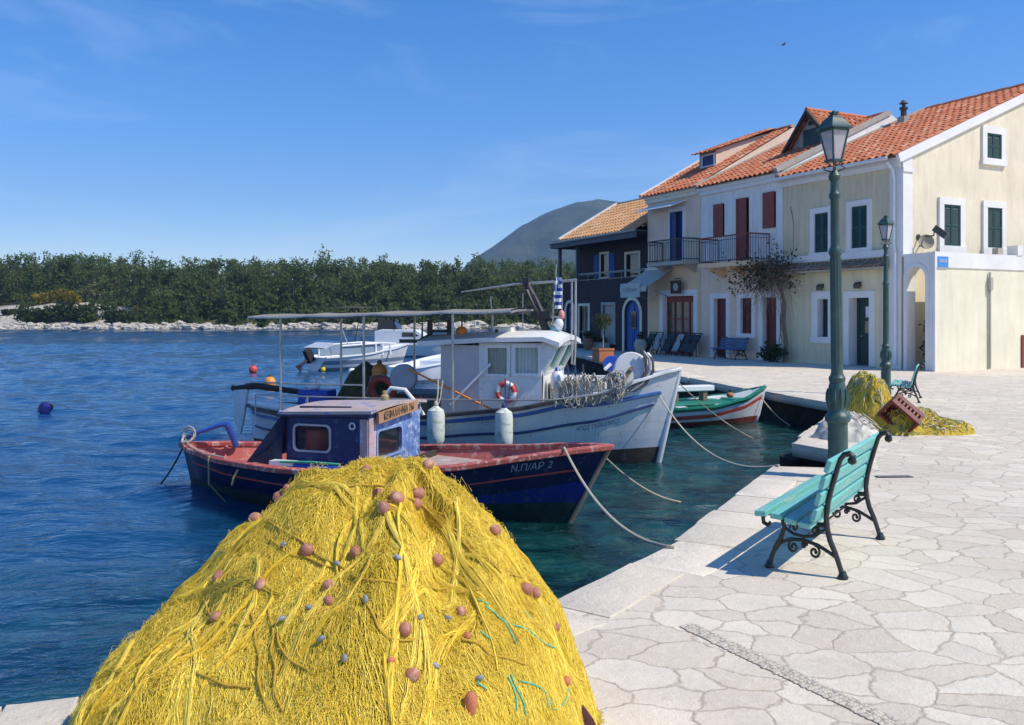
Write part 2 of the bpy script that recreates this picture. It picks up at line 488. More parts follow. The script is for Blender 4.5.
def mat_paving():
    k = NT('crazy_paving')
    v = k.coord('Object')
    nd = k.n('ShaderNodeTexNoise'); nd.inputs['Scale'].default_value = 1.6; nd.inputs['Detail'].default_value = 3
    k.l(v, nd.inputs['Vector'])
    sub = k.n('ShaderNodeVectorMath', operation='SUBTRACT'); k.l(nd.outputs['Color'], sub.inputs[0]); sub.inputs[1].default_value = (0.5,0.5,0.5)
    sc = k.n('ShaderNodeVectorMath', operation='SCALE'); k.l(sub.outputs[0], sc.inputs[0]); sc.inputs['Scale'].default_value = 0.34
    ad = k.n('ShaderNodeVectorMath', operation='ADD'); k.l(v, ad.inputs[0]); k.l(sc.outputs[0], ad.inputs[1])
    nf = k.n('ShaderNodeTexNoise'); nf.inputs['Scale'].default_value = 14; nf.inputs['Detail'].default_value = 3
    k.l(v, nf.inputs['Vector'])
    sub2 = k.n('ShaderNodeVectorMath', operation='SUBTRACT'); k.l(nf.outputs['Color'], sub2.inputs[0]); sub2.inputs[1].default_value = (0.5,0.5,0.5)
    sc2 = k.n('ShaderNodeVectorMath', operation='SCALE'); k.l(sub2.outputs[0], sc2.inputs[0]); sc2.inputs['Scale'].default_value = 0.060
    ad2 = k.n('ShaderNodeVectorMath', operation='ADD'); k.l(ad.outputs[0], ad2.inputs[0]); k.l(sc2.outputs[0], ad2.inputs[1])
    mp = k.n('ShaderNodeMapping'); mp.inputs['Scale'].default_value = (1.0, 1.25, 1.0); mp.inputs['Rotation'].default_value = (0,0,R(24))
    k.l(ad2.outputs[0], mp.inputs[0])
    ve = k.n('ShaderNodeTexVoronoi', voronoi_dimensions='2D', feature='DISTANCE_TO_EDGE'); ve.inputs['Scale'].default_value = 3.3
    vc = k.n('ShaderNodeTexVoronoi', voronoi_dimensions='2D', feature='F1'); vc.inputs['Scale'].default_value = 3.3
    for x in (ve, vc):
        x.inputs['Randomness'].default_value = 0.95; k.l(mp.outputs[0], x.inputs['Vector'])
    ds = k.n('ShaderNodeSeparateColor'); k.l(vc.outputs['Color'], ds.inputs[0])
    wn = k.noise(v, 1.1, 4, 0.6)
    width = k.ramp(wn, 0.3, 0.7, 0.015, 0.085)
    joint = k.n('ShaderNodeMapRange'); k.l(ve.outputs['Distance'], joint.inputs['Value'])
    joint.inputs['From Min'].default_value = 0.004; k.l(width, joint.inputs['From Max'])
    j = joint.outputs[0]
    n1 = k.noise(v, 2.2, 8, 0.65); n2 = k.noise(v, 18, 6, 0.7); n3 = k.noise(v, 70, 3, 0.6)
    stone = k.mix(ds.outputs[0], (0.63, 0.545, 0.43), (0.76, 0.68, 0.555))
    stone = k.mix(k.ramp(ds.outputs[1], 0.72, 0.95, 0, 0.6), stone, (0.60, 0.51, 0.42))
    stone = k.mix(k.ramp(n1, 0.45, 0.72, 0, 0.55), stone, (0.50, 0.45, 0.395))
    stone = k.mix(k.ramp(n2, 0.52, 0.72, 0, 0.5), stone, (0.78, 0.73, 0.64))
    stone = k.mix(k.ramp(n3, 0.60, 0.72, 0, 0.45), stone, (0.36, 0.32, 0.27))
    mort = k.mix(k.ramp(n2, 0.4, 0.65), (0.40, 0.33, 0.255), (0.56, 0.48, 0.385))
    colr = k.mix(j, mort, stone)
    big = k.noise(v, 0.33, 5, 0.6)
    colr = k.mix(k.ramp(big, 0.5, 0.72, 0, 0.28), colr, (0.42, 0.37, 0.32))
    pale = k.noise(v, 0.55, 5, 0.65)
    colr = k.mix(k.ramp(pale, 0.52, 0.66, 0, 0.50), colr, (0.70, 0.63, 0.525))
    st1 = k.noise(v, 0.8, 9, 0.72, 0.6); st2 = k.noise(v, 3.7, 8, 0.72, 0.4)
    colr = k.mix(k.ramp(st1, 0.56, 0.74, 0, 0.5), colr, (0.45, 0.36, 0.27))
    colr = k.mix(k.ramp(st2, 0.62, 0.74, 0, 0.55), colr, (0.40, 0.33, 0.26))
    h = k.math('ADD', k.math('MULTIPLY', j, 0.10), k.math('ADD', k.math('MULTIPLY', n2, 0.35), k.math('MULTIPLY', ds.outputs[2], 0.5)))
    b1 = k.bump(h, 0.8, 0.03)
    b2 = k.bump(n3, 0.35, 0.008, b1)
    return k.set(colr, 0.82, b2, Specular_IOR_Level=0.3)

def mat_stone(name, c, wet=None, sc=1.0, speck=0.5, rough=0.8):
    k = NT(name)
    v = k.coord('Object')
    n1 = k.noise(v, 3.0*sc, 8, 0.65); n2 = k.noise(v, 16*sc, 6, 0.7); n3 = k.noise(v, 60*sc, 3, 0.6)
    t = k.attr('tint')
    colr = k.mix(t, tuple(x*0.88 for x in c), tuple(min(0.85, x*1.08) for x in c))
    colr = k.mix(k.ramp(n1, 0.42, 0.7, 0, speck), colr, tuple(x*0.72 for x in c))
    colr = k.mix(k.ramp(n3, 0.6, 0.74, 0, speck), colr, tuple(x*0.5 for x in c))
    if wet:
        geo = k.n('ShaderNodeNewGeometry'); sep = k.n('ShaderNodeSeparateXYZ'); k.l(geo.outputs['Position'], sep.inputs[0])
        zz = k.math('ADD', sep.outputs['Z'], k.math('MULTIPLY', n1, 0.12))
        colr = k.mix(k.ramp(zz, -0.13, 0.0, 1, 0), colr, wet)   # weed and wet stone below the tide line
    b = k.bump(n2, rough, 0.04); b2 = k.bump(n3, 0.4, 0.01, b)
    return k.set(colr, 0.85, b2, Specular_IOR_Level=0.3)

EDGE = [(-9,1.75),(-6,2.6),(-4,3.2),(-2.19,3.725),(-1.9,3.81),(-1.1,4.1),(-.4,4.5),(.22,5.10),(1.26,6.54),(2.98,9.75),
        (3.66,9.62),(4.08,10.9),(3.74,11.55),(5.05,14.1),(6.2,16.7),(5.24,21.0),(4.8,23.5),(3.6,32.0),(2.6,40.0),(1.5,47.3),(3.2,56),(22,72)]
def densify(pts, step=0.22, jit=0.022):
    out = []
    for i in range(len(pts)-1):
        a, b = Vector((*pts[i],0)), Vector((*pts[i+1],0))
        n = max(1, int((b-a).length/step))
        lat = Vector((-(b-a).y, (b-a).x, 0)).normalized()
        for q in range(n):
            p = a.lerp(b, q/n)
            out.append(p + lat*(fbm(p.x, p.y, 2.3)*jit if q else 0))
    out.append(Vector((*pts[-1],0)))
    return out
ED = densify(EDGE)
rim = [(p.x, p.y) for p in ED]
poly = rim + [(90, 72), (90, -14), (-9, -14)]
mb = MB()
n = len(poly)
mb.add([(x,y,0) for x,y in poly], [tuple(range(n))], 0)
quay_top = mb.build('quay', mat_paving(), fix=False)
if quay_top.data.polygons[0].normal.z < 0:
    quay_top.data.flip_normals()
tag(quay_top, kind='structure')
wallm = mat_stone('quay_wall_stone', (0.30, 0.27, 0.235), (0.020, 0.019, 0.015))
mb = MB()
levels = [0.0, -0.12, -0.25, -0.42, -0.6, -0.9, -1.6, -2.6]
vs = []
for j, z in enumerate(levels):
    for i, p in enumerate(ED):
        q = ED[min(i+1, len(ED)-1)] - ED[max(i-1,0)]
        lat = Vector((q.y, -q.x, 0)).normalized()           # landward
        off = 0.0 if j == 0 else 0.05 + 0.07*noise.noise(Vector((p.x*2.6, p.y*2.6, z*5)))
        vs.append(p + lat*off + Vector((0,0,z)))
N = len(ED)
mb.add(vs, [(j*N+i, (j+1)*N+i, (j+1)*N+i+1, j*N+i+1) for j in range(len(levels)-1) for i in range(N-1)])
tag(mb.build('quay_wall', wallm, fix=False), kind='structure')

# coping blocks along the rim: real stones with open joints
cop = mat_stone('coping_stone', (0.73, 0.65, 0.53), (0.10, 0.09, 0.075), 0.9, 0.48, 0.5)
random.seed(11)
mb = MB()
def coping(a, b, w=0.42, lmin=0.5, lmax=1.05, th=0.17):
    a, b = Vector((*a,0)), Vector((*b,0))
    d = (b-a); Lh = d.length; d.normalize()
    lat = Vector((d.y, -d.x, 0))
    s = 0.0
    while s < Lh - 0.12:
        l = min(random.uniform(lmin, lmax), Lh - s)
        if Lh - s - l < 0.2: l = Lh - s
        o = random.uniform(-0.03, 0.035); ww = w * random.uniform(0.7, 1.5); zt = random.uniform(0.005, 0.010)
        nn = 5
        top = []
        for q in range(nn+1):
            p = a + d*(s + 0.008 + (l-0.016)*q/nn)
            top.append(p - lat*(0.03 - o + 0.014*noise.noise(p*7)))
        for q in range(nn, -1, -1):
            p = a + d*(s + 0.008 + (l-0.016)*q/nn)
            top.append(p + lat*(ww + 0.02*noise.noise(p*6)))
        m_ = len(top); tn = random.random()
        up = [Vector((p.x, p.y, zt + 0.004*noise.noise(p*9))) for p in top]
        dn = [Vector((p.x, p.y, -th)) + (lat*0.03*noise.noise(p*11)) for p in top]
        mid = [p.lerp(top[0].lerp(top[m_//2],0.5), 0.012) for p in top]
        b0 = [Vector((p.x, p.y, zt - 0.004)) for p in top]
        ins = [Vector((p.x, p.y, up[i].z)) + ((Vector((top[0].x+top[m_//2].x, top[0].y+top[m_//2].y,0))/2 - p).normalized()*0.012) for i,p in enumerate(top)]
        vv = ins + b0 + dn
        fs = [tuple(range(m_))] + [(i, m_+i, m_+(i+1)%m_, (i+1)%m_) for i in range(m_)] + [(m_+i, 2*m_+i, 2*m_+(i+1)%m_, m_+(i+1)%m_) for i in range(m_)]
        mb.add(vv, fs, 0, tn)
        s += l
for i in range(len(EDGE)-4):
    far = EDGE[i][1] > 12
    coping(EDGE[i], EDGE[i+1], 0.42 if not far else 0.5)
tag(mb.build('kerb_stones', cop, smooth=30), kind='structure')

# submerged ledge and steps in the notch of the quay
mb = MB()
random.seed(3)
for (cx, cy, sx, sy, z0, z1) in ((3.75, 11.2, .42, .22, -.9, -.30), (3.55, 10.4, .75, .45, -1.2, -.52), (3.95, 11.75,.30,.3,-.9,-.22)):
    nn = 14; pts = []
    for k in range(nn):
        a = 2*math.pi*k/nn
        rr = 1 + .16*noise.noise(Vector((math.cos(a)*2, math.sin(a)*2, cx)))
        pts.append((cx + sx*rr*math.copysign(abs(math.cos(a))**.5, math.cos(a)), cy + sy*rr*math.copysign(abs(math.sin(a))**.5, math.sin(a))))
    mb.prism(pts, z0, z1)
def blob(mb, c, r, seed, m=0, nu=9, nv=6, rough=0.35):
    c = Vector(c); vs = []
    for j in range(nv+1):
        th = math.pi*(j+(0.05 if j==0 else -0.05 if j==nv else 0))/nv
        for k in range(nu):
            a = 2*math.pi*k/nu
            p = Vector((math.sin(th)*math.cos(a), math.sin(th)*math.sin(a), math.cos(th)))
            q = 1 + rough*noise.noise(p*1.7 + Vector((seed,0,0)))
            vs.append(c + Vector((p.x*r[0]*q, p.y*r[1]*q, p.z*r[2]*q)))
    fs = [(j*nu+k, (j+1)*nu+k, (j+1)*nu+(k+1)%nu, j*nu+(k+1)%nu) for j in range(nv) for k in range(nu)]
    fs += [tuple(range(nu)), tuple(nv*nu+k for k in range(nu-1,-1,-1))]
    mb.add(vs, fs, m, random.random())
for q in range(26):
    t_ = random.random(); p = Vector((3.62,11.35,0)).lerp(Vector((4.15,10.95,0)), t_)
    r_ = random.uniform(.08,.17); blob(mb, (p.x-.02, p.y, random.uniform(-.62,-.34)), (r_*1.3,r_,r_*.7), q*2.1, 0, 10, 7, .7)
tag(mb.build('quay_steps', wallm), kind='structure')

# pebble gutter running across the pavement
a, b = gnd(688, 626), gnd(930, 742)
d = (b-a); Lg = d.length; d.normalize(); lat = Vector((-d.y, d.x, 0))
mb = MB()
mb.add([a - lat*.052 + Vector((0,0,.004)), b - lat*.052 + Vector((0,0,.004)), b + lat*.052 + Vector((0,0,.004)), a + lat*.052 + Vector((0,0,.004))], [(0,1,2,3)], 0)
s = 0.0
while s < Lg:
    x = -0.042
    while x < 0.048:
        p = a + d*(s + random.uniform(-.006,.006)) + lat*(x + random.uniform(-.005,.005))
        r_ = random.uniform(.011, .017)
        rot = Matrix.Rotation(random.uniform(0,3.1), 3, 'Z')
        mb.ball((p.x, p.y, 0.004), (r_*random.uniform(1,1.5), r_, r_*.32), 1, 7, 5, rot)
        x += 0.026
    s += 0.029
tag(mb.build('pebble_gutter', [mat_stone('gutter_mortar', (0.52,0.45,0.36)), mat_stone('pebbles', (0.70,0.62,0.51))], smooth=50), kind='structure')

# ---- far shore terrain
SH = 143.0
def shore_y(x):
    return SH + 3.0*math.sin(x*0.035) + 2.2*noise.noise(Vector((x*0.06, 0, 3))) + max(0, (x-10))*0.10
def land_z(x, d):
    """height above z=0 at distance d inland from the waterline"""
    if d < 0: return SEA + d*0.35
    rock = 0.75*min(1, d/3.0)**0.7 + 0.4*noise.noise(Vector((x*0.35, d*0.5, 1))) * min(1, d/1.5)
    rise = 5.2 * (1 - math.exp(-max(0, d-5)/26.0))
    leftbank = 1.6*math.exp(-((x+84)/14.0)**2) * min(1, max(0, d-5)/10)
    return SEA + rock + rise + leftbank + 0.5*noise.noise(Vector((x*0.08, d*0.08, 5)))
def mat_land():
    k = NT('rocky_shore')
    v = k.coord('Object')
    n1 = k.noise(v, 0.35, 7, 0.68); n2 = k.noise(v, 1.7, 6, 0.7); n3 = k.noise(v, 0.10, 5, 0.6)
    t = k.attr('tint')        # 0 rock .. 1 scrub, set by distance from the sea
    rock = k.mix(k.ramp(n2, 0.38, 0.62), (0.36, 0.32, 0.26), (0.72, 0.68, 0.60))
    rock = k.mix(k.ramp(n1, 0.55, 0.7, 0, 0.5), rock, (0.50, 0.43, 0.32))
    scrub = k.mix(k.ramp(n2, 0.35, 0.65), (0.045, 0.055, 0.022), (0.13, 0.12, 0.055))
    f = k.ramp(k.math('ADD', t, k.math('MULTIPLY', k.math('SUBTRACT', n1, 0.5), 1.6)), 0.40, 0.60)
    colr = k.mix(f, rock, scrub)
    geo = k.n('ShaderNodeNewGeometry'); sep = k.n('ShaderNodeSeparateXYZ'); k.l(geo.outputs['Position'], sep.inputs[0])
    colr = k.mix(k.ramp(sep.outputs['Z'], SEA+0.12, SEA+0.30, 1, 0), colr, (0.10, 0.09, 0.06))
    return k.set(colr, 0.95, k.bump(n2, 1.0, 0.6), Specular_IOR_Level=0.2)
mb = MB()
xs = [-210 + i*1.0 for i in range(430)]
ds = [-4,-2,-1,0,.4,.8,1.3,1.9,2.6,3.4,4.3,5.5,7,9,11,13,15,18,22,28,36,48,64,90,130,200,320,520,900,1500]
vs = []
for dd in ds:
    for x in xs:
        vs.append((x*(1+max(0,dd-20)/160), shore_y(x)+dd, land_z(x, dd) if dd < 600 else 4.0))
nx = len(xs)
for j in range(len(ds)-1):
    for i in range(nx-1):
        dd = ds[j]; x = xs[i]
        tn = min(1.0, max(0.0, (dd-1.5)/6.0))
        clear = math.exp(-((x+82)/13.0)**2) if 4 < dd < 22 else 0      # bare bank of pale earth at the left
        tn *= 1 - 0.95*min(1, clear*1.5)
        mb.add([vs[j*nx+i], vs[j*nx+i+1], vs[(j+1)*nx+i+1], vs[(j+1)*nx+i]], [(0,1,2,3)], 0, tn)
far = mb.build('far_shore', mat_land(), fix=False)
import bmesh
bm = bmesh.new(); bm.from_mesh(far.data); bmesh.ops.remove_doubles(bm, verts=bm.verts, dist=0.001); bm.to_mesh(far.data); bm.free()
tag(far, kind='structure')

mb = MB()
random.seed(21)
for i in range(1500):
    x = random.uniform(-120, 70); dd = random.uniform(-0.3, 1)**1 if False else random.triangular(-0.4, 3.4, 0.2)
    r0 = random.uniform(0.16, 0.50) * (1.5 if random.random() < .12 else 1)
    blob(mb, (x, shore_y(x)+dd, land_z(x, dd)+r0*.15), (r0*1.5, r0, r0*.75), i*1.37, 0, 7, 5, 0.8)
tag(mb.build('shore_rocks', mat_stone('limestone_rock', (0.52, 0.475, 0.40), None, 0.15)), kind='stuff')

# ---- far hill
def mat_hill():
    k = NT('hill_scrub')
    v = k.coord('Object')
    n1 = k.noise(v, 0.012, 8, 0.68); n2 = k.noise(v, 0.06, 6, 0.7)
    c = k.mix(k.ramp(n1, 0.42, 0.58), (0.024, 0.046, 0.020), (0.070, 0.090, 0.045))
    c = k.mix(k.ramp(n2, 0.54, 0.70, 0, 0.5), c, (0.18, 0.17, 0.14))
    return k.set(c, 0.95, k.bump(n2, 0.8, 6.0), Specular_IOR_Level=0.1)
HILL = [(-40,0),(380,0),(440,14),(470,55),(492,68),(522,90),(552,104),(575,111),(592,114),(612,114),(640,110),(690,100),(760,80),(860,50),(1000,18),(1200,0)]
def hill_top(px):
    for (a, ya), (b, yb) in zip(HILL, HILL[1:]):
        if a <= px <= b: return ya + (yb-ya)*(px-a)/(b-a)
    return 0
HY0 = 1450.0
mb = MB()
pxs = list(range(360, 1204, 6)); deps = [0,.06,.12,.2,.3,.4,.5,.6,.7,.8,.9,1.0,1.15,1.4]
vs = []
for t in deps:
    for px in pxs:
        Yr = HY0 + 420*t
        x = (px-CX)/FPX*(HY0+420)
        top = hill_top(px)/FPX*(HY0+420)
        sm = math.sin(min(1,t)*math.pi/2)**0.9 if t <= 1 else 1-(t-1)*1.5
        z = top*sm + (top*0.13*fbm(x, Yr, 0.006, 2, 5))*math.sin(math.pi*min(1,t))
        vs.append((x, Yr, z))
nx = len(pxs)
mb.add(vs, [(j*nx+i, j*nx+i+1, (j+1)*nx+i+1, (j+1)*nx+i) for j in range(len(deps)-1) for i in range(nx-1)])
tag(mb.build('hill', mat_hill(), smooth=60, fix=False), kind='structure')

# ---- air between here and the hill
k = NT('air')
k.t.nodes.remove(k.p)
pv = k.n('ShaderNodeVolumePrincipled')
pv.inputs['Color'].default_value = (0.42, 0.64, 1.0, 1)
pv.inputs['Density'].default_value = 0.00026
pv.inputs['Anisotropy'].default_value = 0.2
k.l(pv.outputs[0], k.out.inputs['Volume'])
mb = MB(); mb.box(-1700, 1700, -120, 2300, -8.0, 340)
hz = mb.build('haze', k.mat)
hz.display_type = 'WIRE'
tag(hz, kind='stuff')

# ---- foliage
def mat_leaf(name, a, b, c=None):
    k = NT(name)
    t = k.attr('tint'); v = k.coord('Object')
    colr = k.mix(t, a, b)
    n = k.noise(v, 0.16, 4, 0.6)
    colr = k.mix(k.ramp(n, 0.35, 0.65, 0, 0.6), colr, tuple(x*0.7 for x in a))
    if c: colr = k.mix(k.ramp(k.noise(v, 0.9, 3, 0.6), 0.6, 0.7, 0, 0.8), colr, c)
    k.set(colr, 0.7, None, Specular_IOR_Level=0.12)
    tl = k.n('ShaderNodeBsdfTranslucent'); k.l(colr, tl.inputs['Color'])
    ms = k.n('ShaderNodeMixShader'); ms.inputs[0].default_value = 0.5
    k.l(k.p.outputs[0], ms.inputs[1]); k.l(tl.outputs[0], ms.inputs[2]); k.l(ms.outputs[0], k.out.inputs['Surface'])
    return k.mat
def leaf(mb, c, s, m=0, tint=None, up=0.3):
    d1 = Vector((random.gauss(0,1), random.gauss(0,1), random.gauss(0,1)*0.8)).normalized()
    d2 = d1.orthogonal().normalized()
    d2 = (Matrix.Rotation(random.uniform(0,6.28), 3, d1) @ d2)
    d3 = d1.cross(d2)
    mb.add([c - d2*s, c - d3*s*.6, c + d2*s, c + d3*s*.6], [(0,1,2,3)], m, tint)
def clump_crown(mb, c, r, n, s, m=0, tint=None, shell=0.55):
    """leaves spread through an ellipsoid, denser near its skin, in smaller clumps"""
    c = Vector(c)
    ncl = max(5, int(n/14)); per = n//ncl
    for q in range(ncl):
        p = Vector((random.gauss(0,1), random.gauss(0,1), random.gauss(0,1))).normalized()
        f = random.uniform(shell, 1.0)
        cc = Vector((p.x*r[0], p.y*r[1], p.z*r[2]))*f
        tt = random.random() if tint is None else min(1, max(0, tint+random.uniform(-.3,.3)))
        for _ in range(per):
            leaf(mb, c + cc + Vector((random.gauss(0,r[0]*.25), random.gauss(0,r[1]*.25), random.gauss(0,r[2]*.24))), s*random.uniform(.6,1.25), m, tt)
bark = paint('bark', (0.11, 0.085, 0.065), 0.9, 0.3, 5, 0.6)
leafA = mat_leaf('pine_needles', (0.105, 0.150, 0.052), (0.180, 0.225, 0.088))
leafB = mat_leaf('maquis_leaves', (0.045, 0.080, 0.030), (0.095, 0.135, 0.050))
leafY = mat_leaf('broom_flowers', (0.14, 0.14, 0.03), (0.45, 0.33, 0.04))
def bare(x, dd):
    return (abs(x+88) < 16 and dd < 21) or (abs(x+66) < 4 and dd < 13)
random.seed(5)
mb = MB()
cnt = 0
rows = [(2.9, 0.38), (4.4, 0.55), (6.5, 0.75), (9.5, 0.9), (13, 1.0), (18, 1.0), (24, 1.0), (28, 1.0), (32, 1.0), (37, 1.0), (42, 1.02), (49, 1.04), (56, 1.06), (66, 1.1)]
for (dd0, hs) in rows:
    x = -128.0
    while x < 62:
        x += random.uniform(1.9, 3.7) * (1 + dd0/110)
        dd = dd0 + random.uniform(-2.2, 2.2)
        if bare(x, dd): continue
        if dd0 < 6 and random.random() < 0.42: continue
        X = x*(1+max(0,dd-20)/160); Y = shore_y(x)+dd; z = land_z(x, dd)
        h = random.uniform(6.1, 8.9)*hs*(0.62 if dd0 < 10 else 1.0)
        if random.random() < 0.08 and dd0 > 20: h *= 1.15
        w = h*random.uniform(.42,.62)
        tn = random.random()
        top = z + h
        mb.tube([(X,Y,z-.3),(X+random.uniform(-.2,.2),Y,z+h*.45),(X+random.uniform(-.4,.4),Y,z+h*.9)], [.16,.12,.04], 5, 1)
        nl = random.randint(3, 5)
        nleaf = 900 if dd0 < 30 else 520
        for q in range(nl):
            f = q/(nl-1)
            zc = z + h*((.20 if dd0 > 7 else .12) + .68*f)
            rr = w*(1.05 - .72*f)*random.uniform(.8,1.15)
            clump_crown(mb, (X+random.uniform(-.35,.35)*w, Y+random.uniform(-.35,.35)*w, zc), (rr, rr, h*.19), nleaf//nl, .27, 0, tn)
        for q in range(26):
            f = random.random(); leaf(mb, Vector((X+random.gauss(0,.10+.4*f), Y+random.gauss(0,.10+.4*f), top+.5-1.6*f)), .20, 0, tn)
        cnt += 1
print('forest trees', cnt, 'faces', len(mb.f))
tag(mb.build('forest', [leafA, bark], fix=False), kind='stuff')
# ---- shrubs one can tell apart on the far bank
random.seed(15)
def shrub(name, label, cat, px, wpx, hpx, dd, leafm, n, group=None):
    Y = SH + dd
    X = (px-CX)/FPX*Y
    x = X
    z = land_z(x, dd)
    w = wpx/FPX*Y/2; h = hpx/FPX*Y
    root = thing(name, label, cat, (X, shore_y(x)+dd, z-.2), 0, group)
    m1 = MB()
    k_ = max(3, int(w/1.1))
    for q in range(k_):
        xx = (-1+2*(q+.5)/k_)*w*.8
        hh = h*random.uniform(.7,1.0)*(1-.35*abs(xx/w))
        clump_crown(m1, (xx, random.uniform(-.8,.8), hh*.5), (w/k_*1.25, 1.5, hh*.5), n//k_, .30, 0, None, .3)
    m1.build('crown', leafm, root, fix=False)
    m2 = MB()
    for q in range(4):
        xx = random.uniform(-.5,.5)*w
        m2.tube([(xx*.6,0,-.3),(xx,random.uniform(-.3,.3),h*.6)], [.09,.03], 5)
    m2.build('stem', bark, root)
shrub('shrub', 'broad dark green evergreen thicket low on the pale bank at the far left', 'shrub', 62, 92, 25, 6, leafB, 4200)
shrub('shrub', 'small dark bush standing on the white rocks right of the broad thicket', 'shrub', 125, 34, 24, 4.5, leafB, 1300)
shrub('broom_bush', 'large yellow flowering broom above the bare bank', 'bush', 60, 46, 16, 19, leafY, 2200)
shrub('broom_bush', 'small yellow flowering broom patch among the pines', 'bush', 146, 10, 15, 11.5, leafY, 500)
shrub('shrub', 'tiny round green bush alone on the bare pale earth', 'shrub', 8, 9, 8, 10, leafB, 400)
shrub('shrub', 'low scrubby bush on the edge of the bare pale earth above the thicket', 'shrub', 30, 20, 7, 16, leafA, 500)
# ------------------------------------------------------------------ the row of houses
U = Vector((.447, -.894, 0)).normalized(); Wd = Vector((.894, .447, 0)).normalized()
O3 = Vector((10.0, 31.5, 0)); RZ = math.atan2(U.y, U.x)
def fac(px, py, s=0.0):
    """photo point on the plane s metres behind the street front -> (t along the front, height)"""
    k_ = (px-CX)/FPX
    ox, oy = O3.x + Wd.x*s, O3.y + Wd.y*s
    t = (k_*oy - ox)/(U.x - k_*U.y)
    Y = oy + U.y*t
    return t, EYE + (HY-py)*Y/FPX
def gab(px, py, t):
    """photo point on the cross plane at t -> (s inward, height)"""
    k_ = (px-CX)/FPX
    ox, oy = O3.x + U.x*t, O3.y + U.y*t
    s = (k_*oy - ox)/(Wd.x - k_*Wd.y)
    Y = oy + Wd.y*s
    return s, EYE + (HY-py)*Y/FPX
def frect(x0, y0, x1, y1, s=0.0):
    t0, za = fac(x0, (y0+y1)/2, s); t1, zb = fac(x1, (y0+y1)/2, s)
    xm = (x0+x1)/2
    return t0, t1, fac(xm, y1, s)[1], fac(xm, y0, s)[1]
def wpos(t, s, z=0): return O3 + U*t + Wd*s + Vector((0,0,z))

ARC = 14
def wall_panel(mb, t0, t1, z0, z1, holes, depth=0.3, m=0, mr=None, s0=0.0, fl=None):
    """wall sheet in the plane y=s0 with real openings and their reveals; holes = (a,b,lo,hi,arched)"""
    mr = m if mr is None else mr
    P = fl or (lambda t, s, z: (t, s, z))
    xs = sorted({t0, t1, *[h[0] for h in holes], *[h[1] for h in holes]})
    zs = sorted({z0, z1, *[h[2] for h in holes], *[h[3] for h in holes]})
    for i in range(len(xs)-1):
        for j in range(len(zs)-1):
            cx, cz = (xs[i]+xs[i+1])/2, (zs[j]+zs[j+1])/2
            if any(h[0] < cx < h[1] and h[2] < cz < h[3] for h in holes): continue
            mb.add([P(xs[i],s0,zs[j]), P(xs[i+1],s0,zs[j]), P(xs[i+1],s0,zs[j+1]), P(xs[i],s0,zs[j+1])], [(0,1,2,3)], m)
    for h in holes:
        a, b, lo, hi = h[:4]; d = h[5] if len(h) > 5 else depth
        if len(h) > 4 and h[4]:
            r = (b-a)/2; cx = (a+b)/2; zc = hi - r
            arc = [(cx - r*math.cos(math.pi*q/ARC), zc + r*math.sin(math.pi*q/ARC)) for q in range(ARC+1)]
            for q in range(ARC):
                (ax, az), (bx, bz) = arc[q], arc[q+1]
                mb.add([P(ax,s0,az), P(bx,s0,bz), P(bx,s0,hi), P(ax,s0,hi)], [(0,1,2,3)], m)
            path = [(a, lo)] + arc + [(b, lo)]
        else:
            path = [(a, lo), (a, hi), (b, hi), (b, lo)]
        for (p, q) in zip(path, path[1:]):
            mb.add([P(p[0],s0,p[1]), P(q[0],s0,q[1]), P(q[0],s0+d,q[1]), P(p[0],s0+d,p[1])], [(0,1,2,3)], mr)
        if lo > z0 + 0.02:
            mb.add([P(a,s0,lo), P(b,s0,lo), P(b,s0+d,lo), P(a,s0+d,lo)], [(0,1,2,3)], mr)

def surround(mb, a, b, lo, hi, wd, sill=True, s0=0.0, pr=0.035, m=0, arched=False):
    """raised band round an opening, butted end to end"""
    if arched:
        r = (b-a)/2; cx = (a+b)/2; zc = hi - r
        inn = [(a, lo)] + [(cx - r*math.cos(math.pi*q/ARC), zc + r*math.sin(math.pi*q/ARC)) for q in range(ARC+1)] + [(b, lo)]
        ro = r + wd
        out = [(a-wd, lo)] + [(cx - ro*math.cos(math.pi*q/ARC), zc + ro*math.sin(math.pi*q/ARC)) for q in range(ARC+1)] + [(b+wd, lo)]
        for q in range(len(inn)-1):
            p = [inn[q], inn[q+1], out[q+1], out[q]]
            mb.prism(p, s0-pr, s0-0.002, 'y', m)
        return
    mb.box(a-wd, a, s0-pr, s0+.004, lo, hi, m); mb.box(b, b+wd, s0-pr, s0+.004, lo, hi, m)
    mb.box(a-wd, b+wd, s0-pr-.004, s0+.004, hi, hi+wd, m)
    if sill: mb.box(a-wd-.03, b+wd+.03, s0-pr-.03, s0+.004, lo-wd*.8, lo, m)

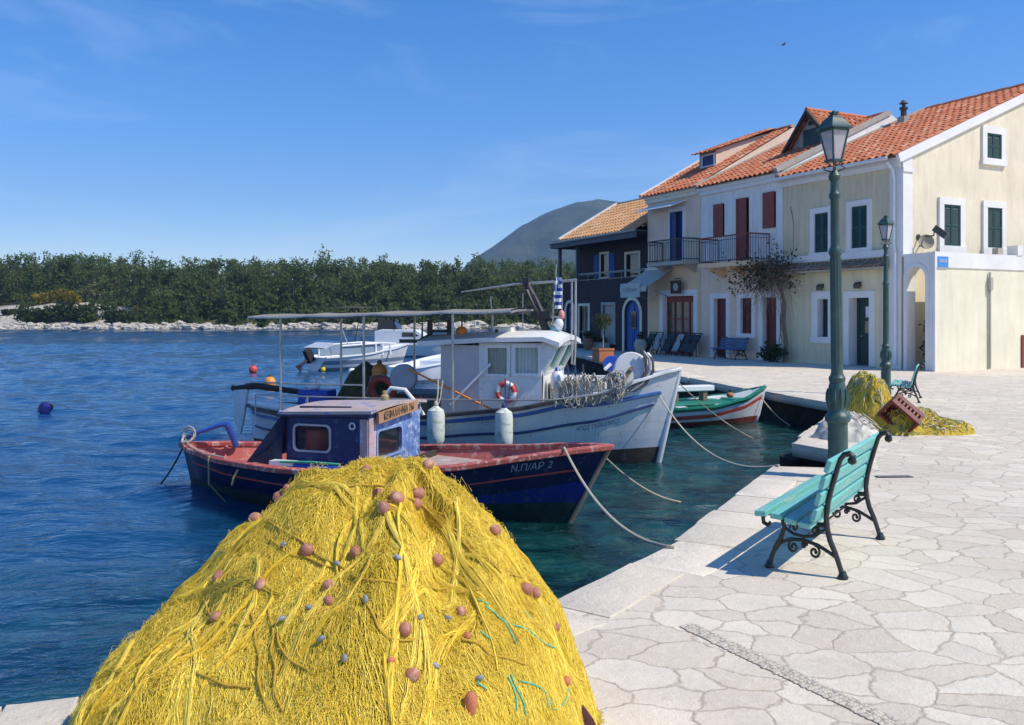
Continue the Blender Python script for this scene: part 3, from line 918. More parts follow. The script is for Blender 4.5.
def tiled_slope(mb, p0, along, Lg, upv, S, pitch=.27, row=.42, amp=.06, m=0):
    p0, along, upv = Vector(p0), Vector(along), Vector(upv)
    nrm = along.cross(upv).normalized()
    if nrm.z < 0: nrm = -nrm
    nc = max(1, round(Lg/pitch)); pw = Lg/nc; nr = max(1, round(S/row)); rh = S/nr
    SUB = 6
    for r_ in range(nr):
        for c_ in range(nc):
            j = random.uniform(-.012, .012); jz = random.uniform(-.006, .006)
            vs = []
            for e, (uu, lift) in enumerate(((r_*rh - .03 + j, .030), ((r_+1)*rh, .0))):
                for q in range(SUB+1):
                    a = q/SUB
                    h = amp*(math.sin(math.pi*min(1,a/.68)) if a < .68 else -.45*math.sin(math.pi*(a-.68)/.32))
                    vs.append(p0 + along*((c_+a)*pw) + upv*uu + nrm*(h + lift + jz + .02))
            fs = [(q, q+1, SUB+2+q, SUB+1+q) for q in range(SUB)]
            b0 = [v - nrm*.03 for v in vs[:SUB+1]]
            mb.add(vs + b0, fs + [(2*SUB+2+q, 2*SUB+3+q, q+1, q) for q in range(SUB)], m)

def shutter_pair(mb, a, b, lo, hi, y, th=.035, m=0, gap=.012):
    """two closed louvred leaves"""
    mid = (a+b)/2
    for (x0, x1) in ((a, mid-gap/2), (mid+gap/2, b)):
        fw = min(.06, (x1-x0)*.2)
        mb.box(x0, x0+fw, y-th, y, lo, hi, m); mb.box(x1-fw, x1, y-th, y, lo, hi, m)
        zc = (lo+hi)/2
        for (z0, z1) in ((lo, lo+fw*1.3), (zc-fw*.5, zc+fw*.5), (hi-fw, hi)):
            mb.box(x0+fw, x1-fw, y-th+.003, y-.003, z0, z1, m)
        z = lo + fw*1.3 + .03
        while z < hi - fw - .03:
            if abs(z-zc) > fw*.6:
                mb.add([(x0+fw, y-.006, z+.03), (x1-fw, y-.006, z+.03), (x1-fw, y-th+.008, z-.03), (x0+fw, y-th+.008, z-.03)], [(0,1,2,3)], m)
            z += .055
        mb.box(x0+fw, x1-fw, y-.006, y, lo, hi, m)

def plank_door(mb, a, b, lo, hi, y, th=.05, m=0, panels=2):
    mb.box(a, b, y-th*.5, y, lo, hi, m)
    fw = .10
    mid = (a+b)/2
    xs = [(a, b)] if (b-a) < .75 or panels == 1 else [(a, mid-.006), (mid+.006, b)]
    for (x0, x1) in xs:
        f = min(fw, (x1-x0)*.22)
        mb.box(x0, x0+f, y-th, y-th*.5, lo, hi, m); mb.box(x1-f, x1, y-th, y-th*.5, lo, hi, m)
        for q in (0, .36, .95):
            z = lo + (hi-lo)*q
            mb.box(x0+f, x1-f, y-th+.004, y-th*.5, z, min(hi, z+f*1.1), m)

PL = {}
PL['yellow_front'] = plaster('ochre_plaster', (0.68, 0.59, 0.41), (0.36, 0.32, 0.25), 0.6)
PL['yellow_gable'] = plaster('pale_ochre_plaster', (0.78, 0.70, 0.53), (0.50, 0.42, 0.30), 0.5)
PL['lime'] = plaster('lime_yellow_plaster', (0.72, 0.65, 0.44), (0.40, 0.39, 0.30), 0.55)
PL['cream'] = plaster('cream_plaster', (0.80, 0.75, 0.58), (0.56, 0.48, 0.34), 0.45)
PL['white'] = plaster('white_plaster', (0.80, 0.785, 0.76), (0.42, 0.40, 0.37), 0.45)
PL['peach'] = plaster('peach_plaster', (0.80, 0.56, 0.35), (0.42, 0.33, 0.25), 0.40)
PL['pink'] = plaster('rose_plaster', (0.80, 0.62, 0.48), (0.42, 0.35, 0.30), 0.30)
PL['dark'] = plaster('dark_slate_plaster', (0.058, 0.048, 0.052), (0.03, 0.03, 0.035), 0.5)
PL['cement'] = plaster('grey_cement', (0.44, 0.41, 0.36), (0.25, 0.23, 0.2), 0.4)
TR = tiles('red_roof_tiles', (0.42, 0.125, 0.058), (0.56, 0.195, 0.095), (0.58, 0.36, 0.24))
TO = tiles('pale_orange_roof_tiles', (0.52, 0.27, 0.12), (0.66, 0.37, 0.18), (0.66, 0.48, 0.30))
SH_G = paint('dark_green_shutter', (0.012, 0.055, 0.050), 0.5, 0.2, 5, 0.2)
SH_R = paint('oxblood_paint', (0.115, 0.022, 0.016), 0.55, 0.25, 5, 0.3, (0.18, 0.06, 0.04), 0.02, 8)
SH_RB = paint('bright_oxblood_paint', (0.24, 0.045, 0.028), 0.55, 0.25, 5, 0.3)
SH_B = paint('deep_blue_paint', (0.012, 0.040, 0.165), 0.5, 0.2, 5, 0.2)
SH_B2 = paint('bright_blue_paint', (0.018, 0.105, 0.36), 0.5, 0.2, 5, 0.2)

def house(name, label, t0, t1):
    r_ = thing(name, label, 'house', wpos((t0+t1)/2, 0), RZ)
    r_['_tc'] = (t0+t1)/2
    return r_
def hb(mb, name, mats, root, smooth=None, parent=None, bevel=0):
    tc = root['_tc']
    mb.v = [(x-tc, y, z) for (x, y, z) in mb.v]
    return mb.build(name, mats, parent or root, smooth, bevel=bevel)
def gable_end(mb, t, ze, rs, rz_, back, m=0):
    mb.add([(t,0,0),(t,2*rs if back is None else back,0),(t,2*rs if back is None else back,ze),(t,rs,rz_),(t,0,ze)], [(0,1,2,3,4)], m)
def front_roof(root, t0, t1, ze, rs, rz_, over, mat_, name='roof', vl=True, vr=True, vmat=None, ridge=True):
    mb = MB()
    sl = Vector((0, rs, rz_-ze)); S = sl.length; up = sl.normalized()
    p0 = Vector((t0, 0, ze)) - up*over
    tiled_slope(mb, p0, (1,0,0), t1-t0, up, S+over)
    # back slope and the slab under the tiles
    e = up*over
    mb.add([(t0,-e.y,ze-e.z),(t1,-e.y,ze-e.z),(t1,rs,rz_),(t0,rs,rz_)], [(0,1,2,3)], 1)
    mb.add([(t0,rs,rz_+.03),(t1,rs,rz_+.03),(t1,2*rs+.3,ze-.1),(t0,2*rs+.3,ze-.1)], [(0,1,2,3)], 0)
    if ridge:
        n = int((t1-t0)/.34)
        for q in range(n):
            x0 = t0 + (t1-t0)*q/n; x1 = t0+(t1-t0)*(q+1)/n + .02
            pts = [(.13*math.cos(math.pi*a/6), .13*math.sin(math.pi*a/6)) for a in range(7)]
            mb.prism([(rs - p[0], rz_ + p[1] + .01 + .012*(q%2)) for p in pts], x0, x1, 'x', 0)
    o = hb(mb, name, [mat_, PL['cement']], root)
    if vl or vr:
        mv = MB()
        for (f, t) in ((vl, t0), (vr, t1)):
            if not f: continue
            nr = Vector((0, -up.z, up.y))
            a = Vector((t, 0, ze)) - up*(over*.9); b = Vector((t, rs, rz_))
            c = (a+b)/2 + nr*.05
            mv.obox(c, (.11,0,0), (b-a)/2, nr*.085)
        hb(mv, 'verge', vmat or PL['cement'], root, parent=o)
    return o

# ============ the cream house at the corner
YT0, YT1 = -.25, 4.85
ye, yrs, yrz = 6.80, 7.5, 9.92
Y_ = house('corner_house', 'cream corner house with green shutters and a sunlit gable beside the paved quay', YT0, YT1)
d1 = frect(856, 297.6, 869, 365.5); d1 = (d1[0]-.12, d1[1]+.02, 0.0, d1[3])
wn = frect(819, 299, 828.5, 337)
mb = MB()
zs = 3.55
wall_panel(mb, YT0, YT1, 0, zs, [(d1[0]-.16, d1[1], 0, d1[3], False, .42), (wn[0]-.05, wn[1], wn[2], wn[3], False, .30)], m=1, mr=2)
u1 = frect(814.5, 213, 828.5, 252.5); u2 = frect(851.5, 206, 867.5, 248)
wall_panel(mb, YT0, YT1, zs, ye, [(u1[0],u1[1],u1[2],u1[3],False,.10),(u2[0],u2[1],u2[2],u2[3],False,.10)], m=0, mr=2)
gable_end(mb, YT1, ye, yrs, yrz, 2*yrs, 3)
gable_end(mb, YT0, ye, yrs, yrz, 2*yrs, 3)
mb.add([(YT0,2*yrs,0),(YT1,2*yrs,0),(YT1,2*yrs,ye),(YT0,2*yrs,ye)], [(0,1,2,3)], 0)
hb(mb, 'wall', [PL['yellow_front'], PL['lime'], PL['white'], PL['yellow_gable']], Y_)
rf = front_roof(Y_, YT0+.05, YT1+.1, ye, yrs, yrz, .38, TR, vl=True, vr=False)
mv = MB()                                                   # white rake board on the gable
upv = Vector((0, yrs, yrz-ye)).normalized(); nr = Vector((0,-upv.z,upv.y))
a = Vector((YT1+.05,0,ye)) - upv*.30; b = Vector((YT1+.05,yrs,yrz))
mv.obox((a+b)/2 - nr*.12, (.06,0,0), (b-a)/2, nr*.14)
mv.box(YT1+.002, YT1+.05, 0.0, .42, 3.5, ye-.02)             # corner pilaster, gable face
mv.box(YT1+.002, YT1+.09, -.03, .46, ye-.62, ye-.50)
mv.box(YT1-.42, YT1, -.045, -.002, 0, ye-.25)                # its street face
hb(mv, 'trim', M['white_trim'], Y_)
ev = MB(); ev.box(YT0, YT1, -.16, -.002, ye-.34, ye-.17); ev.box(YT0, YT1, -.10, -.002, ye-.46, ye-.34)
hb(ev, 'cornice', M['white_trim'], Y_)
# string course and its little tiled ledge
st = MB(); st.box(YT0, YT1-.43, -.12, -.002, 3.55, 3.78); hb(st, 'string_course', M['white_trim'], Y_)
tl = MB()
tiled_slope(tl, (YT0, -.42, 3.24), (1,0,0), YT1-.45-YT0, Vector((0,.42,.24)).normalized(), .47, .2, .25, .04)
tl.box(YT0, YT1-.45, -.40, -.002, 3.17, 3.235, 1)
hb(tl, 'ledge', [tiles('old_ledge_tiles', (.22,.14,.10), (.34,.23,.17), (.4,.36,.3)), PL['cement']], Y_)
for (q, z2) in ((u1, 0), (u2, 0)):
    m1 = MB(); surround(m1, q[0], q[1], q[2], q[3], .19, True)
    w_ = hb(m1, 'window', M['white_trim'], Y_)
    m2 = MB(); shutter_pair(m2, q[0], q[1], q[2], q[3], .06); hb(m2, 'shutter', SH_G, Y_, parent=w_)
m1 = MB(); surround(m1, wn[0]-.05, wn[1], wn[2], wn[3], .27, True); w_ = hb(m1, 'window', M['white_trim'], Y_)
m2 = MB(); shutter_pair(m2, wn[0]-.05, wn[1], wn[2], wn[3], .28); hb(m2, 'shutter', SH_G, Y_, parent=w_)
m1 = MB(); surround(m1, d1[0]-.16, d1[1], 0, d1[3], .22, False); w_ = hb(m1, 'door_frame', M['white_trim'], Y_)
m2 = MB(); plank_door(m2, d1[0]-.16, d1[1], 0.04, d1[3], .40); dr = hb(m2, 'door', SH_G, Y_)
m3 = MB(); m3.box(d1[0]+.22, d1[0]+.46, .335, .345, 1.62, 1.98); m3.box(d1[0]+.2, d1[0]+.52, .335, .345, 1.1, 1.5, 1)
hb(m3, 'notice', [M['white'], paint('kraft_paper', (.42,.30,.16), .8)], Y_, parent=dr)
m3 = MB(); m3.tube([(d1[0]+.05,.33,1.0),(d1[0]+.05,.27,1.0),(d1[0]+.15,.27,1.0)], .014, 6); hb(m3, 'handle', M['steel'], Y_, parent=dr)
st = MB(); st.box(d1[0]-.4, d1[1]+.25, -.35, .40, .0, .035); hb(st, 'doorstep', PL['cement'], Y_)
for q in (d1, wn):                                            # wall lamps over door and window
    m3 = MB(); cx = (q[0]+q[1])/2-.05; z = q[3]+.42
    m3.box(cx-.06, cx+.06, -.06, -.002, z-.05, z+.1); m3.lathe([(.10,z-.12),(.12,z+.0),(.05,z+.09)], 10, (cx,-.15,0))
    hb(m3, 'wall_lamp', M['dark_metal'], Y_, 40)
# drain pipe
m3 = MB(); tx = YT1-.20
m3.tube([(tx-.1,-.30,ye-.30),(tx-.02,-.16,ye-.55),(tx,-.11,ye-.8),(tx,-.11,4.15),(tx,-.11,3.9),(tx+.05,-.13,3.6),(tx+.05,-.13,.15)], .05, 8)
for z in (.9,1.9,2.9,4.6,5.6): m3.torus((tx+(.05 if z<3.6 else 0),-.12,z), .055, .014, 0, 12, 5)
hb(m3, 'drainpipe', M['white'], Y_, 40)
m3 = MB(); m3.tube([(YT0-.1,-.44,ye-.20),(YT1-.2,-.44,ye-.20)], .055, 8); hb(m3, 'gutter', M['white'], Y_, 40)
# gable windows
def gwin(x0, y0, x1, y1, fr=.2):
    s0, za = gab(x0, (y0+y1)/2, YT1); s1, _ = gab(x1, (y0+y1)/2, YT1); xm = (x0+x1)/2
    return s0, s1, gab(xm, y1, YT1)[1], gab(xm, y0, YT1)[1]
for g in ((985.5,134,1000,159), (942.5,205,959,246), (986,208,1000.5,248)):
    s0, s1, lo, hi = gwin(*g)
    w1 = MB(); f = .22
    T = YT1
    w1.box(T+.001, T+.07, s0-f, s0, lo, hi); w1.box(T+.001, T+.07, s1, s1+f, lo, hi)
    w1.box(T+.001, T+.075, s0-f, s1+f, hi, hi+f); w1.box(T+.001, T+.10, s0-f-.03, s1+f+.03, lo-f, lo)
    w_ = hb(w1, 'window', M['white_trim'], Y_)
    w2 = MB(); w2.box(T+.001, T+.012, s0, s1, lo, hi)
    mid = (s0+s1)/2
    for (a, b) in ((s0, mid-.008), (mid+.008, s1)):
        w2.box(T+.012, T+.042, a, a+.05, lo, hi); w2.box(T+.012, T+.042, b-.05, b, lo, hi)
        for z in (lo, (lo+hi)/2-.03, hi-.06): w2.box(T+.012, T+.040, a+.05, b-.05, z, z+.06)
        z = lo+.1
        while z < hi-.08:
            w2.add([(T+.014,a+.05,z+.03),(T+.014,b-.05,z+.03),(T+.036,b-.05,z-.02),(T+.036,a+.05,z-.02)], [(0,1,2,3)])
            z += .055
    hb(w2, 'shutter', SH_G, Y_, parent=w_)
# satellite dish on its bracket, seen edge-on, and a floodlight arm
s_, z_ = gab(918, 237, YT1)
m3 = MB()
m3.tube([(YT1,s_,z_),(YT1+.55,s_+.02,z_),(YT1+.58,s_+.02,z_+.22)], .025, 8)
m3.obox((YT1+.72, s_+.1, z_+.1), (.16,.06,-.14), (-.05,.1,.0), (.06,.02,.08))
m3.lathe([(.0,0),(.09,.0),(.09,.03),(0,.03)], 12, (YT1,s_,z_), 0, Matrix.Rotation(R(90),3,'Y'))
hb(m3, 'floodlight', M['dark_metal'], Y_, 40)

m3 = MB(); sd_, zd_ = gab(917, 243, YT1)
Mt = Matrix.Rotation(R(-38),3,'Z') @ Matrix.Rotation(R(80),3,'Y')
m3.lathe([(.02,-.05),(.12,-.04),(.19,-.012),(.235,.015),(.225,.023),(.18,.0),(.11,-.025),(.02,-.035)], 24, (YT1+.30, sd_+.05, zd_+.02), 0, Mt)
m3.tube([(YT1,sd_+.1,zd_-.1),(YT1+.25,sd_+.05,zd_-.05)], .025, 6, 1)
hb(m3, 'satellite_dish', [paint('beige_dish',(.38,.32,.25),.6,.1,4,.1), M['dark_metal']], Y_, 50)
# side passage: arched gate wall and the long garden wall with a white top band
BT0, BT1 = YT1+.07, 6.02
gw = thing('passage_wall', 'pale walled side passage with an arched gateway and a small blue street plate', 'wall', wpos(BT1, 0), RZ)
gw['_tc'] = BT1
ztop = EYE + (HY-252)*wpos(BT1,0).y/FPX
ar = frect(904.5, 267, 925.5, 370); ar = (max(ar[0], BT0+.12), ar[1], 0.0, ar[3])
mb = MB(); wall_panel(mb, BT0, BT1, 0, ztop, [(ar[0], ar[1], -.0, ar[3], True, .38)])
mb.add([(BT0,.38,0),(ar[0],.38,0),(ar[0],.38,ztop),(BT0,.38,ztop)], [(0,1,2,3)])
mb.add([(ar[1],.38,0),(BT1,.38,0),(BT1,.38,ztop),(ar[1],.38,ztop)], [(0,1,2,3)])
mb.add([(ar[0],.38,ar[3]),(ar[1],.38,ar[3]),(ar[1],.38,ztop),(ar[0],.38,ztop)], [(0,1,2,3)])
mb.add([(BT0,0,ztop),(BT1,0,ztop),(BT1,.38,ztop),(BT0,.38,ztop)], [(0,1,2,3)])
hb(mb, 'arch_wall', [PL['white']], gw)
m2 = MB(); surround(m2, ar[0], ar[1], 0, ar[3], .12, False, 0, .02, 0, True); m2.box(BT1-.04, BT1+.04, -.04, .02, 0, ztop+.03)
hb(m2, 'arch_band', M['white_trim'], gw)
sEnd = 13.0
zb0 = gab(985, 269, BT1)[1]; zb1 = gab(985, 254, BT1)[1]
m3 = MB(); m3.box(BT1-.25, BT1, .0+.001, sEnd, 0, zb0)
hb(m3, 'long_wall', PL['cream'], gw)
m3 = MB(); m3.box(BT1-.28, BT1+.035, .03, sEnd, zb0, zb1)
sp, _ = gab(1019, 260, BT1); m3.box(BT1-.3, BT1+.06, sp-.15, sp+.12, zb1, zb1+.32)
hb(m3, 'top_band', M['white_trim'], gw)
m3 = MB(); sp2, zz = gab(1012, 248, BT1); m3.box(BT1-.5, BT1-.3, sp2-.25, sp2, zb1-.1, zb1+.25); hb(m3, 'meter_box', PL['cement'], gw)
m3 = MB(); sp3, _ = gab(988.5, 300, BT1); zt_ = gab(988, 276, BT1)[1]
m3.tube([(BT1+.05, sp3, 0.02),(BT1+.05, sp3, zt_-.4)], .035, 8); m3.box(BT1+.002, BT1+.12, sp3-.06, sp3+.06, zt_-.45, zt_-.05)
m3.tube([(BT1+.05, sp3, zt_-.05),(BT1+.05, sp3, zt_+.12)], .03, 8)
hb(m3, 'pipe', PL['cement'], gw, 40)
s0, _ = gab(936.5, 262, BT1); s1, _ = gab(947, 262, BT1); zl = gab(941,267.5,BT1)[1]; zh = gab(941,256.5,BT1)[1]
m3 = MB(); m3.box(BT1+.036, BT1+.05, s0, s1, zl, zh); pl = hb(m3, 'street_plate', paint('plate_blue', (.06,.24,.62), .35), gw)
Mx = Matrix(((0,0,1,.055),(1,0,0,(s0+s1)/2),(0,1,0,(zl+zh)/2+.03),(0,0,0,1)))
lettering('ΟΔΟΣ', .12, M['white'], pl, Mx, 1.0)
# red-brown side door at the end of the long wall
sd, _ = gab(1021, 350, BT1); zt_ = gab(1024, 335, BT1)[1]
m3 = MB(); m3.box(BT1+.001, BT1+.05, sd, sd+1.0, .02, zt_); hb(m3, 'door', SH_RB, gw)
# far end of the passage seen through the arch, and a creeper inside
m3 = MB(); m3.box(BT0, BT1-.26, 3.4, 3.6, 0, 2.35); hb(m3, 'end_wall', PL['lime'], gw)
random.seed(31)
m3 = MB()
for q in range(7):
    x0 = ar[1]-.12-random.random()*.25
    pts = [(x0, .75, 0)]
    for e in range(6): pts.append((pts[-1][0]+random.uniform(-.16,.1), .75+random.uniform(-.08,.08), (e+1)*.22*random.uniform(.8,1.1)))
    m3.tube(pts, .012, 5, 0)
    for p in pts[1:]:
        for _ in range(7): leaf(m3, Vector(p)+Vector((random.gauss(0,.07),random.gauss(0,.07),random.gauss(0,.07))), .05, 1)
m3.v = [(x-BT1, y, z) for x,y,z in m3.v]
cr = thing('creeper', 'straggly green creeper growing inside the arched gateway', 'plant', wpos(BT1,0), RZ)
m3.build('foliage', [bark, leafB], cr, fix=False)

# ============ the white house
WT0, WT1 = -4.93, -.27
we, wrs, wrz = 7.06, 5.6, 9.62
Wh = house('white_house', 'white house with oxblood shutters, a red balcony and a big roof dormer', WT0, WT1)
dA = frect(714.2, 298.5, 726.5, 353); dA = (dA[0], dA[1], 0, dA[3])
wA = frect(741, 298, 752, 333.5)
dB = frect(763.2, 297.5, 777, 357.5); dB = (dB[0], dB[1], 0, dB[3])
b1 = frect(714.5, 204, 724.5, 236); b2 = frect(738, 198, 749, 250); b3 = frect(764, 192, 776, 228)
zf = fac(735, 262)[1]
b2 = (b2[0], b2[1], zf+.05, b2[3])
mb = MB()
wall_panel(mb, WT0, WT1, 0, zf-.2, [(*dA, False, .22), (*wA, False, .25), (*dB, False, .22)], m=1, mr=2)
wall_panel(mb, WT0, WT1, zf-.2, we, [(*b1, False, .2), (*b2, False, .25), (*b3, False, .2)], m=0, mr=2)
gable_end(mb, WT1, we, wrs, wrz, 2*wrs, 0); gable_end(mb, WT0, we, wrs, wrz, 2*wrs, 0)
mb.add([(WT0,2*wrs,0),(WT1,2*wrs,0),(WT1,2*wrs,we),(WT0,2*wrs,we)], [(0,1,2,3)], 0)
hb(mb, 'wall', [PL['white'], PL['pink'], PL['white']], Wh)
rf = front_roof(Wh, WT0+.05, WT1-.05, we, wrs, wrz, .38, TR, vl=True, vr=True)
cn = MB(); cn.box(WT0, WT1, -.20, -.002, we-.30, we-.16); cn.box(WT0, WT1, -.12, -.002, we-.46, we-.30); hb(cn, 'cornice', M['white_trim'], Wh)
for q in (b1, b3):
    m2 = MB(); shutter_pair(m2, q[0], q[1], q[2], q[3], .16); w_ = hb(m2, 'window', SH_R, Wh)
    m2 = MB(); m2.box(q[0]-.03, q[0]+(q[1]-q[0])*.9, -.05, -.012, q[2], q[3]); hb(m2, 'shutter', SH_RB, Wh, parent=w_)
m2 = MB(); plank_door(m2, *b2, .2); hb(m2, 'door', SH_R, Wh)
m2 = MB(); plank_door(m2, b2[0]-.06, b2[0]+.5, b2[2], b2[3], -.01); hb(m2, 'shutter', SH_RB, Wh)
for q in (dA, dB):
    m1 = MB(); surround(m1, q[0], q[1], 0, q[3], .22, False); hb(m1, 'door_frame', M['white_trim'], Wh)
    m2 = MB(); plank_door(m2, q[0], q[1], .05, q[3], .21); hb(m2, 'door', SH_R, Wh)
m1 = MB(); surround(m1, wA[0], wA[1], wA[2], wA[3], .2, True); w_ = hb(m1, 'window', M['white_trim'], Wh)
m2 = MB(); shutter_pair(m2, *wA, .12); hb(m2, 'shutter', SH_R, Wh, parent=w_)
# balcony
ba = fac(700, 250, -.9)[0]; bb = fac(752, 250, -.9)[0]
m1 = MB(); m1.box(ba, bb, -1.0, -.002, zf-.24, zf-.06)
for t_ in (ba+.35, (ba+bb)/2, bb-.35):
    m1.prism([(-.002, zf-.24), (-.75, zf-.24), (-.70, zf-.34), (-.25, zf-.5), (-.002, zf-.62)], t_-.08, t_+.08, 'x', 0)
bal = hb(m1, 'balcony', PL['peach'], Wh)
def railing(name, root, a, b, y0, y1, z0, h, mat_, parent=None, step=.125, wood=None, rr=.011):
    m = MB()
    segs = [((a,y1),(a,y0)), ((a,y0),(b,y0)), ((b,y0),(b,y1))]
    for (p, q) in segs:
        Lr = math.hypot(q[0]-p[0], q[1]-p[1]); nn = max(1, int(Lr/step))
        for e in range(nn+1):
            x, y = p[0]+(q[0]-p[0])*e/nn, p[1]+(q[1]-p[1])*e/nn
            m.tube([(x,y,z0),(x,y,z0+h)], rr*1.6 if e in (0, nn) else rr, 5)
        for z in (z0+.08, z0+h):
            m.tube([(p[0],p[1],z),(q[0],q[1],z)], .018 if z < z0+.2 else .028, 6, 1 if (wood and z > z0+.2) else 0)
        m.tube([(p[0],p[1],z0+h*.86),(q[0],q[1],z0+h*.86)], .012, 5)
    return hb(m, name, [mat_, wood or mat_], root, parent=parent)
zr = fac(735, 235, -.9)[1]
railing('railing', Wh, ba+.04, bb-.04, -.95, -.03, zf-.06, max(.8, zr-zf+.06), paint('rusty_red_iron', (.13,.038,.028), .6, .3, 9, .2), bal, .12, SH_RB)
# big gabled dormer
ds_, dc, dh, dw = 2.6, -1.42, 9.66, 1.08
def wroof(s): return we + (wrz-we)*s/wrs
zb = wroof(ds_)
m1 = MB()
wall_panel(m1, dc-dw, dc+dw, zb-.1, zb+.001, [], s0=ds_)
apex = dh-.12
for sgn in (-1, 1):
    pass
m1.add([(dc-dw,ds_,zb-.1),(dc+dw,ds_,zb-.1),(dc+dw*.96,ds_,zb+.12),(dc,ds_,apex),(dc-dw*.96,ds_,zb+.12)], [(0,1,2,3,4)])
dm = hb(m1, 'dormer', PL['cement'], Wh)
m1 = MB()
s_end = (apex - we)/(wrz-we)*wrs
for sgn in (-1, 1):
    foot = Vector((dc+sgn*(dw+.22), ds_-.28, zb-.06)); top = Vector((dc, ds_-.28, dh))
    sl = top - foot; S = sl.length; upn = sl.normalized()
    Lb = s_end - ds_ + .3
    # stop the tiles where they meet the main roof
    nrow = 8
    for q in range(nrow):
        f0, f1 = q/nrow, (q+1)/nrow
        zq = foot.z + (dh-foot.z)*f0
        depth_ = max(.3, (zq - we)/(wrz-we)*wrs - (ds_-.28))
        p0 = foot + sl*f0
        p_ = p0 if sgn < 0 else p0 + Vector((0, depth_, 0))
        tiled_slope(m1, p_, Vector((0,1,0)) if sgn < 0 else Vector((0,-1,0)), depth_, upn, S/nrow+.02, .27, S/nrow+.02, .05)
    m1.obox((foot+top)/2 + Vector((0,.01,-.05)), (0,.06,0), sl/2, Vector((-sl.z,0,sl.x)).normalized()*.06, 1)
m1.tube([(dc, ds_-.3, dh+.03), (dc, s_end+.2, dh+.03)], .09, 8, 0)
hb(m1, 'dormer_roof', [TR, M['dark_timber']], Wh, parent=dm)
m1 = MB(); m1.box(dc-.42, dc+.42, ds_-.03, ds_-.002, zb+.08, zb+.72); m1.box(dc-.14, dc+.14, ds_-.03, ds_-.002, zb+.86, zb+1.02)
hb(m1, 'dormer_window', SH_G, Wh, parent=dm)

# ============ the rose house
PT0, PT1 = -8.68, -4.95
pe, prs, prz = 7.15, 5.1, 9.95
Pk = house('rose_house', 'rose plastered house with a blue balcony door and a red glazed shopfront', PT0, PT1)
sp = frect(663.5, 296, 694, 338); sp = (sp[0], sp[1], 0, sp[3])
zf2 = fac(670, 262)[1]
pb = frect(671.5, 211.5, 683, 260); pb = (pb[0], pb[1], zf2, pb[3])
mb = MB()
wall_panel(mb, PT0, PT1, 0, zf2-.2, [(*sp, False, .3)], m=1, mr=2)
wall_panel(mb, PT0, PT1, zf2-.2, pe, [(*pb, False, .2)], m=0, mr=2)
gable_end(mb, PT1, pe, prs, prz, 2*prs, 0); gable_end(mb, PT0, pe, prs, prz, 2*prs, 0)
mb.add([(PT0,2*prs,0),(PT1,2*prs,0),(PT1,2*prs,pe),(PT0,2*prs,pe)], [(0,1,2,3)], 0)
hb(mb, 'wall', [PL['pink'], PL['peach'], PL['white']], Pk)
front_roof(Pk, PT0-.1, PT1-.05, pe, prs, prz, .38, TR, vl=True, vr=False, vmat=PL['white'])
cn = MB(); cn.box(PT0, PT1, -.20, -.002, pe-.30, pe-.16); cn.box(PT0, PT1, -.12, -.002, pe-.46, pe-.30); hb(cn, 'cornice', PL['cream'], Pk)
m1 = MB(); surround(m1, pb[0], pb[1], pb[2], pb[3], .2, False); hb(m1, 'door_frame', M['white_trim'], Pk)
m2 = MB(); plank_door(m2, *pb, .14); hb(m2, 'door', SH_B, Pk)
m2 = MB(); plank_door(m2, pb[0]-.05, pb[0]+.38, pb[2], pb[3], -.012); hb(m2, 'shutter', SH_B, Pk)
pa = fac(649, 208)[0]+.05; pc = fac(683, 208)[0]+.25
zaw = fac(666, 207)[1]
m2 = MB(); m2.add([(pa,-.002,zaw+.16),(pc,-.002,zaw+.16),(pc,-.85,zaw-.14),(pa,-.85,zaw-.14),(pa,-.002,zaw+.13),(pc,-.002,zaw+.13),(pc,-.85,zaw-.17),(pa,-.85,zaw-.17)], [(0,1,2,3),(7,6,5,4),(0,4,5,1),(1,5,6,2),(2,6,7,3),(3,7,4,0)])
hb(m2, 'canopy', M['white_trim'], Pk)
pa, pc = fac(649.5, 255, -.7)[0], fac(686.5, 255, -.7)[0]
m1 = MB(); m1.box(pa, pc, -.85, -.002, zf2-.2, zf2-.06)
for t_ in (pa+.3, pc-.3): m1.prism([(-.002, zf2-.2), (-.6, zf2-.2), (-.2, zf2-.42), (-.002, zf2-.52)], t_-.07, t_+.07, 'x', 0)
bal = hb(m1, 'balcony', PL['cement'], Pk)
railing('railing', Pk, pa+.03, pc-.03, -.82, -.03, zf2-.06, .92, M['iron_black'], bal, .125)
# shopfront
m1 = MB(); surround(m1, sp[0], sp[1], 0, sp[3], .26, False); hb(m1, 'door_frame', M['white_trim'], Pk)
m1 = MB(); tw = sp[1]-sp[0]
m1.box(sp[0], sp[1], .19, .26, sp[3]-.26, sp[3])
for q in range(5):
    x = sp[0] + (tw-.09)*q/4; m1.box(x, x+.09, .185, .265, 0, sp[3]-.26)
for q in range(4):
    x = sp[0] + (tw-.09)*q/4 + .09
    m1.box(x, x+(tw-.09)/4-.09, .20, .25, .0, .55); m1.box(x, x+(tw-.09)/4-.09, .20, .25, 1.5, 1.56)
sf = hb(m1, 'shopfront', SH_RB, Pk)
m1 = MB(); m1.box(sp[0], sp[1], .225, .235, .5, sp[3]-.2); hb(m1, 'pane', paint('dusty_glass', (.10,.095,.08), .12, .4, 3, .02), Pk, parent=sf)
